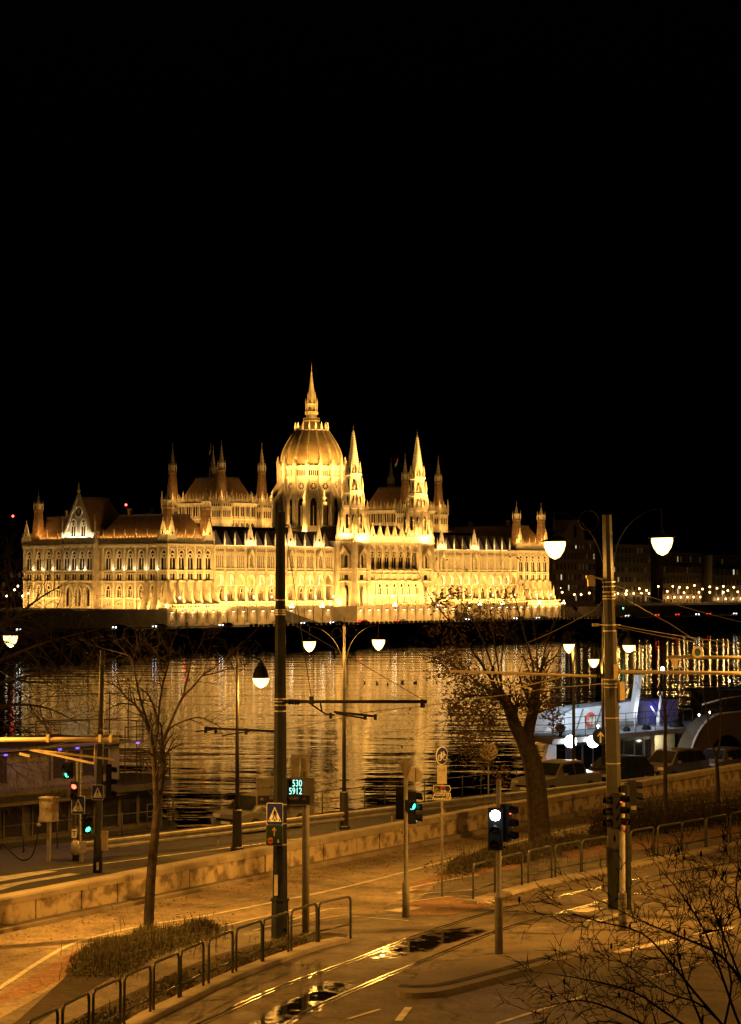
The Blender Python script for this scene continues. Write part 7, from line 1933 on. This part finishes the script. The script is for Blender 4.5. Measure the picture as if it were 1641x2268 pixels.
# slim street trees right
limb_tree('young_tree', 'slim bare tree rising left of the grey compact car', G(1476,1846), [
    ([(1476,1850),(1474,1760),(1473,1660),(1474,1600),(1471,1560)], .085, .05), ([(1472,1575),(1462,1530),(1450,1495),(1437,1465)], .028, .008), ([(1472,1565),(1474,1510),(1468,1460),(1466,1420)], .028, .007), ([(1473,1570),(1486,1520),(1500,1480),(1510,1440)], .028, .008), ([(1473,1600),(1490,1560),(1508,1530)], .02, .006), ([(1472,1600),(1455,1565),(1430,1540)], .02, .006)],
    G(1476,1846).y, twigs=5, tl=.7, depth=2, seed=12, jit=.7)
limb_tree('young_tree', 'slim forked bare tree in front of the beige saloon', G(1590,1800), [
    ([(1590,1802),(1590,1740),(1588,1700),(1586,1675)], .09, .065), ([(1586,1678),(1572,1630),(1566,1580),(1556,1530),(1548,1490)], .05, .01), ([(1587,1680),(1596,1630),(1597,1570),(1592,1520),(1594,1470)], .05, .01), ([(1566,1585),(1545,1555),(1525,1535)], .02, .006), ([(1597,1580),(1615,1540),(1632,1520)], .02, .006)],
    G(1590,1800).y, twigs=5, tl=.7, depth=2, seed=13, jit=.7)
# tangled willow-like tree at the far left
bl = V((-13.2,62,0))
limb_tree('tangled_tree', 'dense tangle of bare drooping branches at the left edge in front of the boat', bl, [
    ([(-160,1900),(-150,1750),(-120,1600),(-90,1480)], .3, .16), ([(-90,1490),(-40,1430),(20,1380),(80,1330),(130,1300)], .08, .012), ([(-95,1500),(-40,1480),(30,1450),(110,1420),(190,1400)], .08, .012), ([(-100,1520),(-30,1520),(50,1500),(130,1490),(200,1500)], .07, .01), ([(-110,1560),(-30,1570),(40,1560),(110,1570),(170,1600)], .07, .01), ([(-90,1480),(-50,1380),(0,1310),(40,1270)], .06, .01), ([(-120,1620),(-40,1620),(30,1610),(90,1640)], .05, .01), ([(-100,1500),(-20,1400),(60,1360),(150,1350),(200,1370)], .05, .009), ([(-120,1640),(-60,1660),(0,1680),(50,1720)], .05, .01)],
    62, trunk_r=None, twigs=24, tl=1.3, depth=2, droop=.10, seed=22, jit=2.2, up=.1, spread=.8, minr=.008)
# bare branches in the near right corner
near = limb_tree('near_tree', 'top of a bare dark tree poking into the lower right corner, close to the camera', (3.55,18.2,0), [
    ([(1760,2700),(1735,2560),(1700,2440),(1670,2350)], .09, .05),
    ([(1670,2355),(1600,2270),(1540,2200),(1480,2125),(1420,2066),(1330,2042),(1262,2022)], .015, .004), ([(1672,2350),(1630,2250),(1595,2150),(1560,2060),(1505,1975),(1470,1935)], .015, .004), ([(1675,2345),(1650,2200),(1610,2090),(1572,1990),(1580,1930)], .014, .004),
    ([(1668,2360),(1560,2300),(1470,2240),(1400,2195),(1300,2170),(1240,2160)], .014, .004), ([(1660,2200),(1600,2120),(1520,2080),(1420,2040),(1330,1995)], .016, .003), ([(1668,2365),(1500,2310),(1380,2245),(1290,2216),(1225,2226)], .016, .003), ([(1680,2300),(1660,2100),(1630,1980),(1640,1915)], .016, .004), ([(1560,2280),(1520,2180),(1500,2100),(1510,2030)], .012, .003), ([(1600,2290),(1620,2180),(1600,2080),(1625,2010)], .012, .003), ([(1640,2320),(1560,2230),(1480,2200),(1420,2160),(1360,2120)], .012, .003), ([(1560,2330),(1440,2290),(1350,2262),(1290,2270)], .012, .003)],
    18.2, trunk_r=None, twigs=14, tl=.30, depth=2, seed=31, jit=.5, up=.1, spread=.75, fork=3, minr=.0035)
rn = random.Random(8); nlm = MB(); nlm.lathe((0,0,0), [(.002,-.03),(.011,-.01),(.009,.015),(.002,.03)], 5); nme = nlm.mesh('seed_pod', M_twig)
for q, d in near[1][::90]: ob('seed_pod', nme, near[0], q)

# ------------------------------------------------------------------ street light falling on the near bank from lamps around the view
for p, P in (((-11,42,9.5), 2600), ((13.5,40,9.5), 1700), ((23,90,9.5), 1300), ((-9,30,9.5), 600), ((20,58,10), 3800), ((-22,58,10), 3200)):
    lamp('POINT', p, P, SOD, 'street_light', .25)
for p, q, P, an in (((-15.5,50,10), (-1.5,59,0), 21000, 62), ((16.5,54,10), (1.5,58,0), 18500, 58), ((17.5,60,10), (7,66,0), 9000, 60), ((-14,44,10), (-6.5,47,0), 9500, 64)):
    lamp('SPOT', p, P, SOD, 'street_light', .2, q, spot=an, blend=1.0)
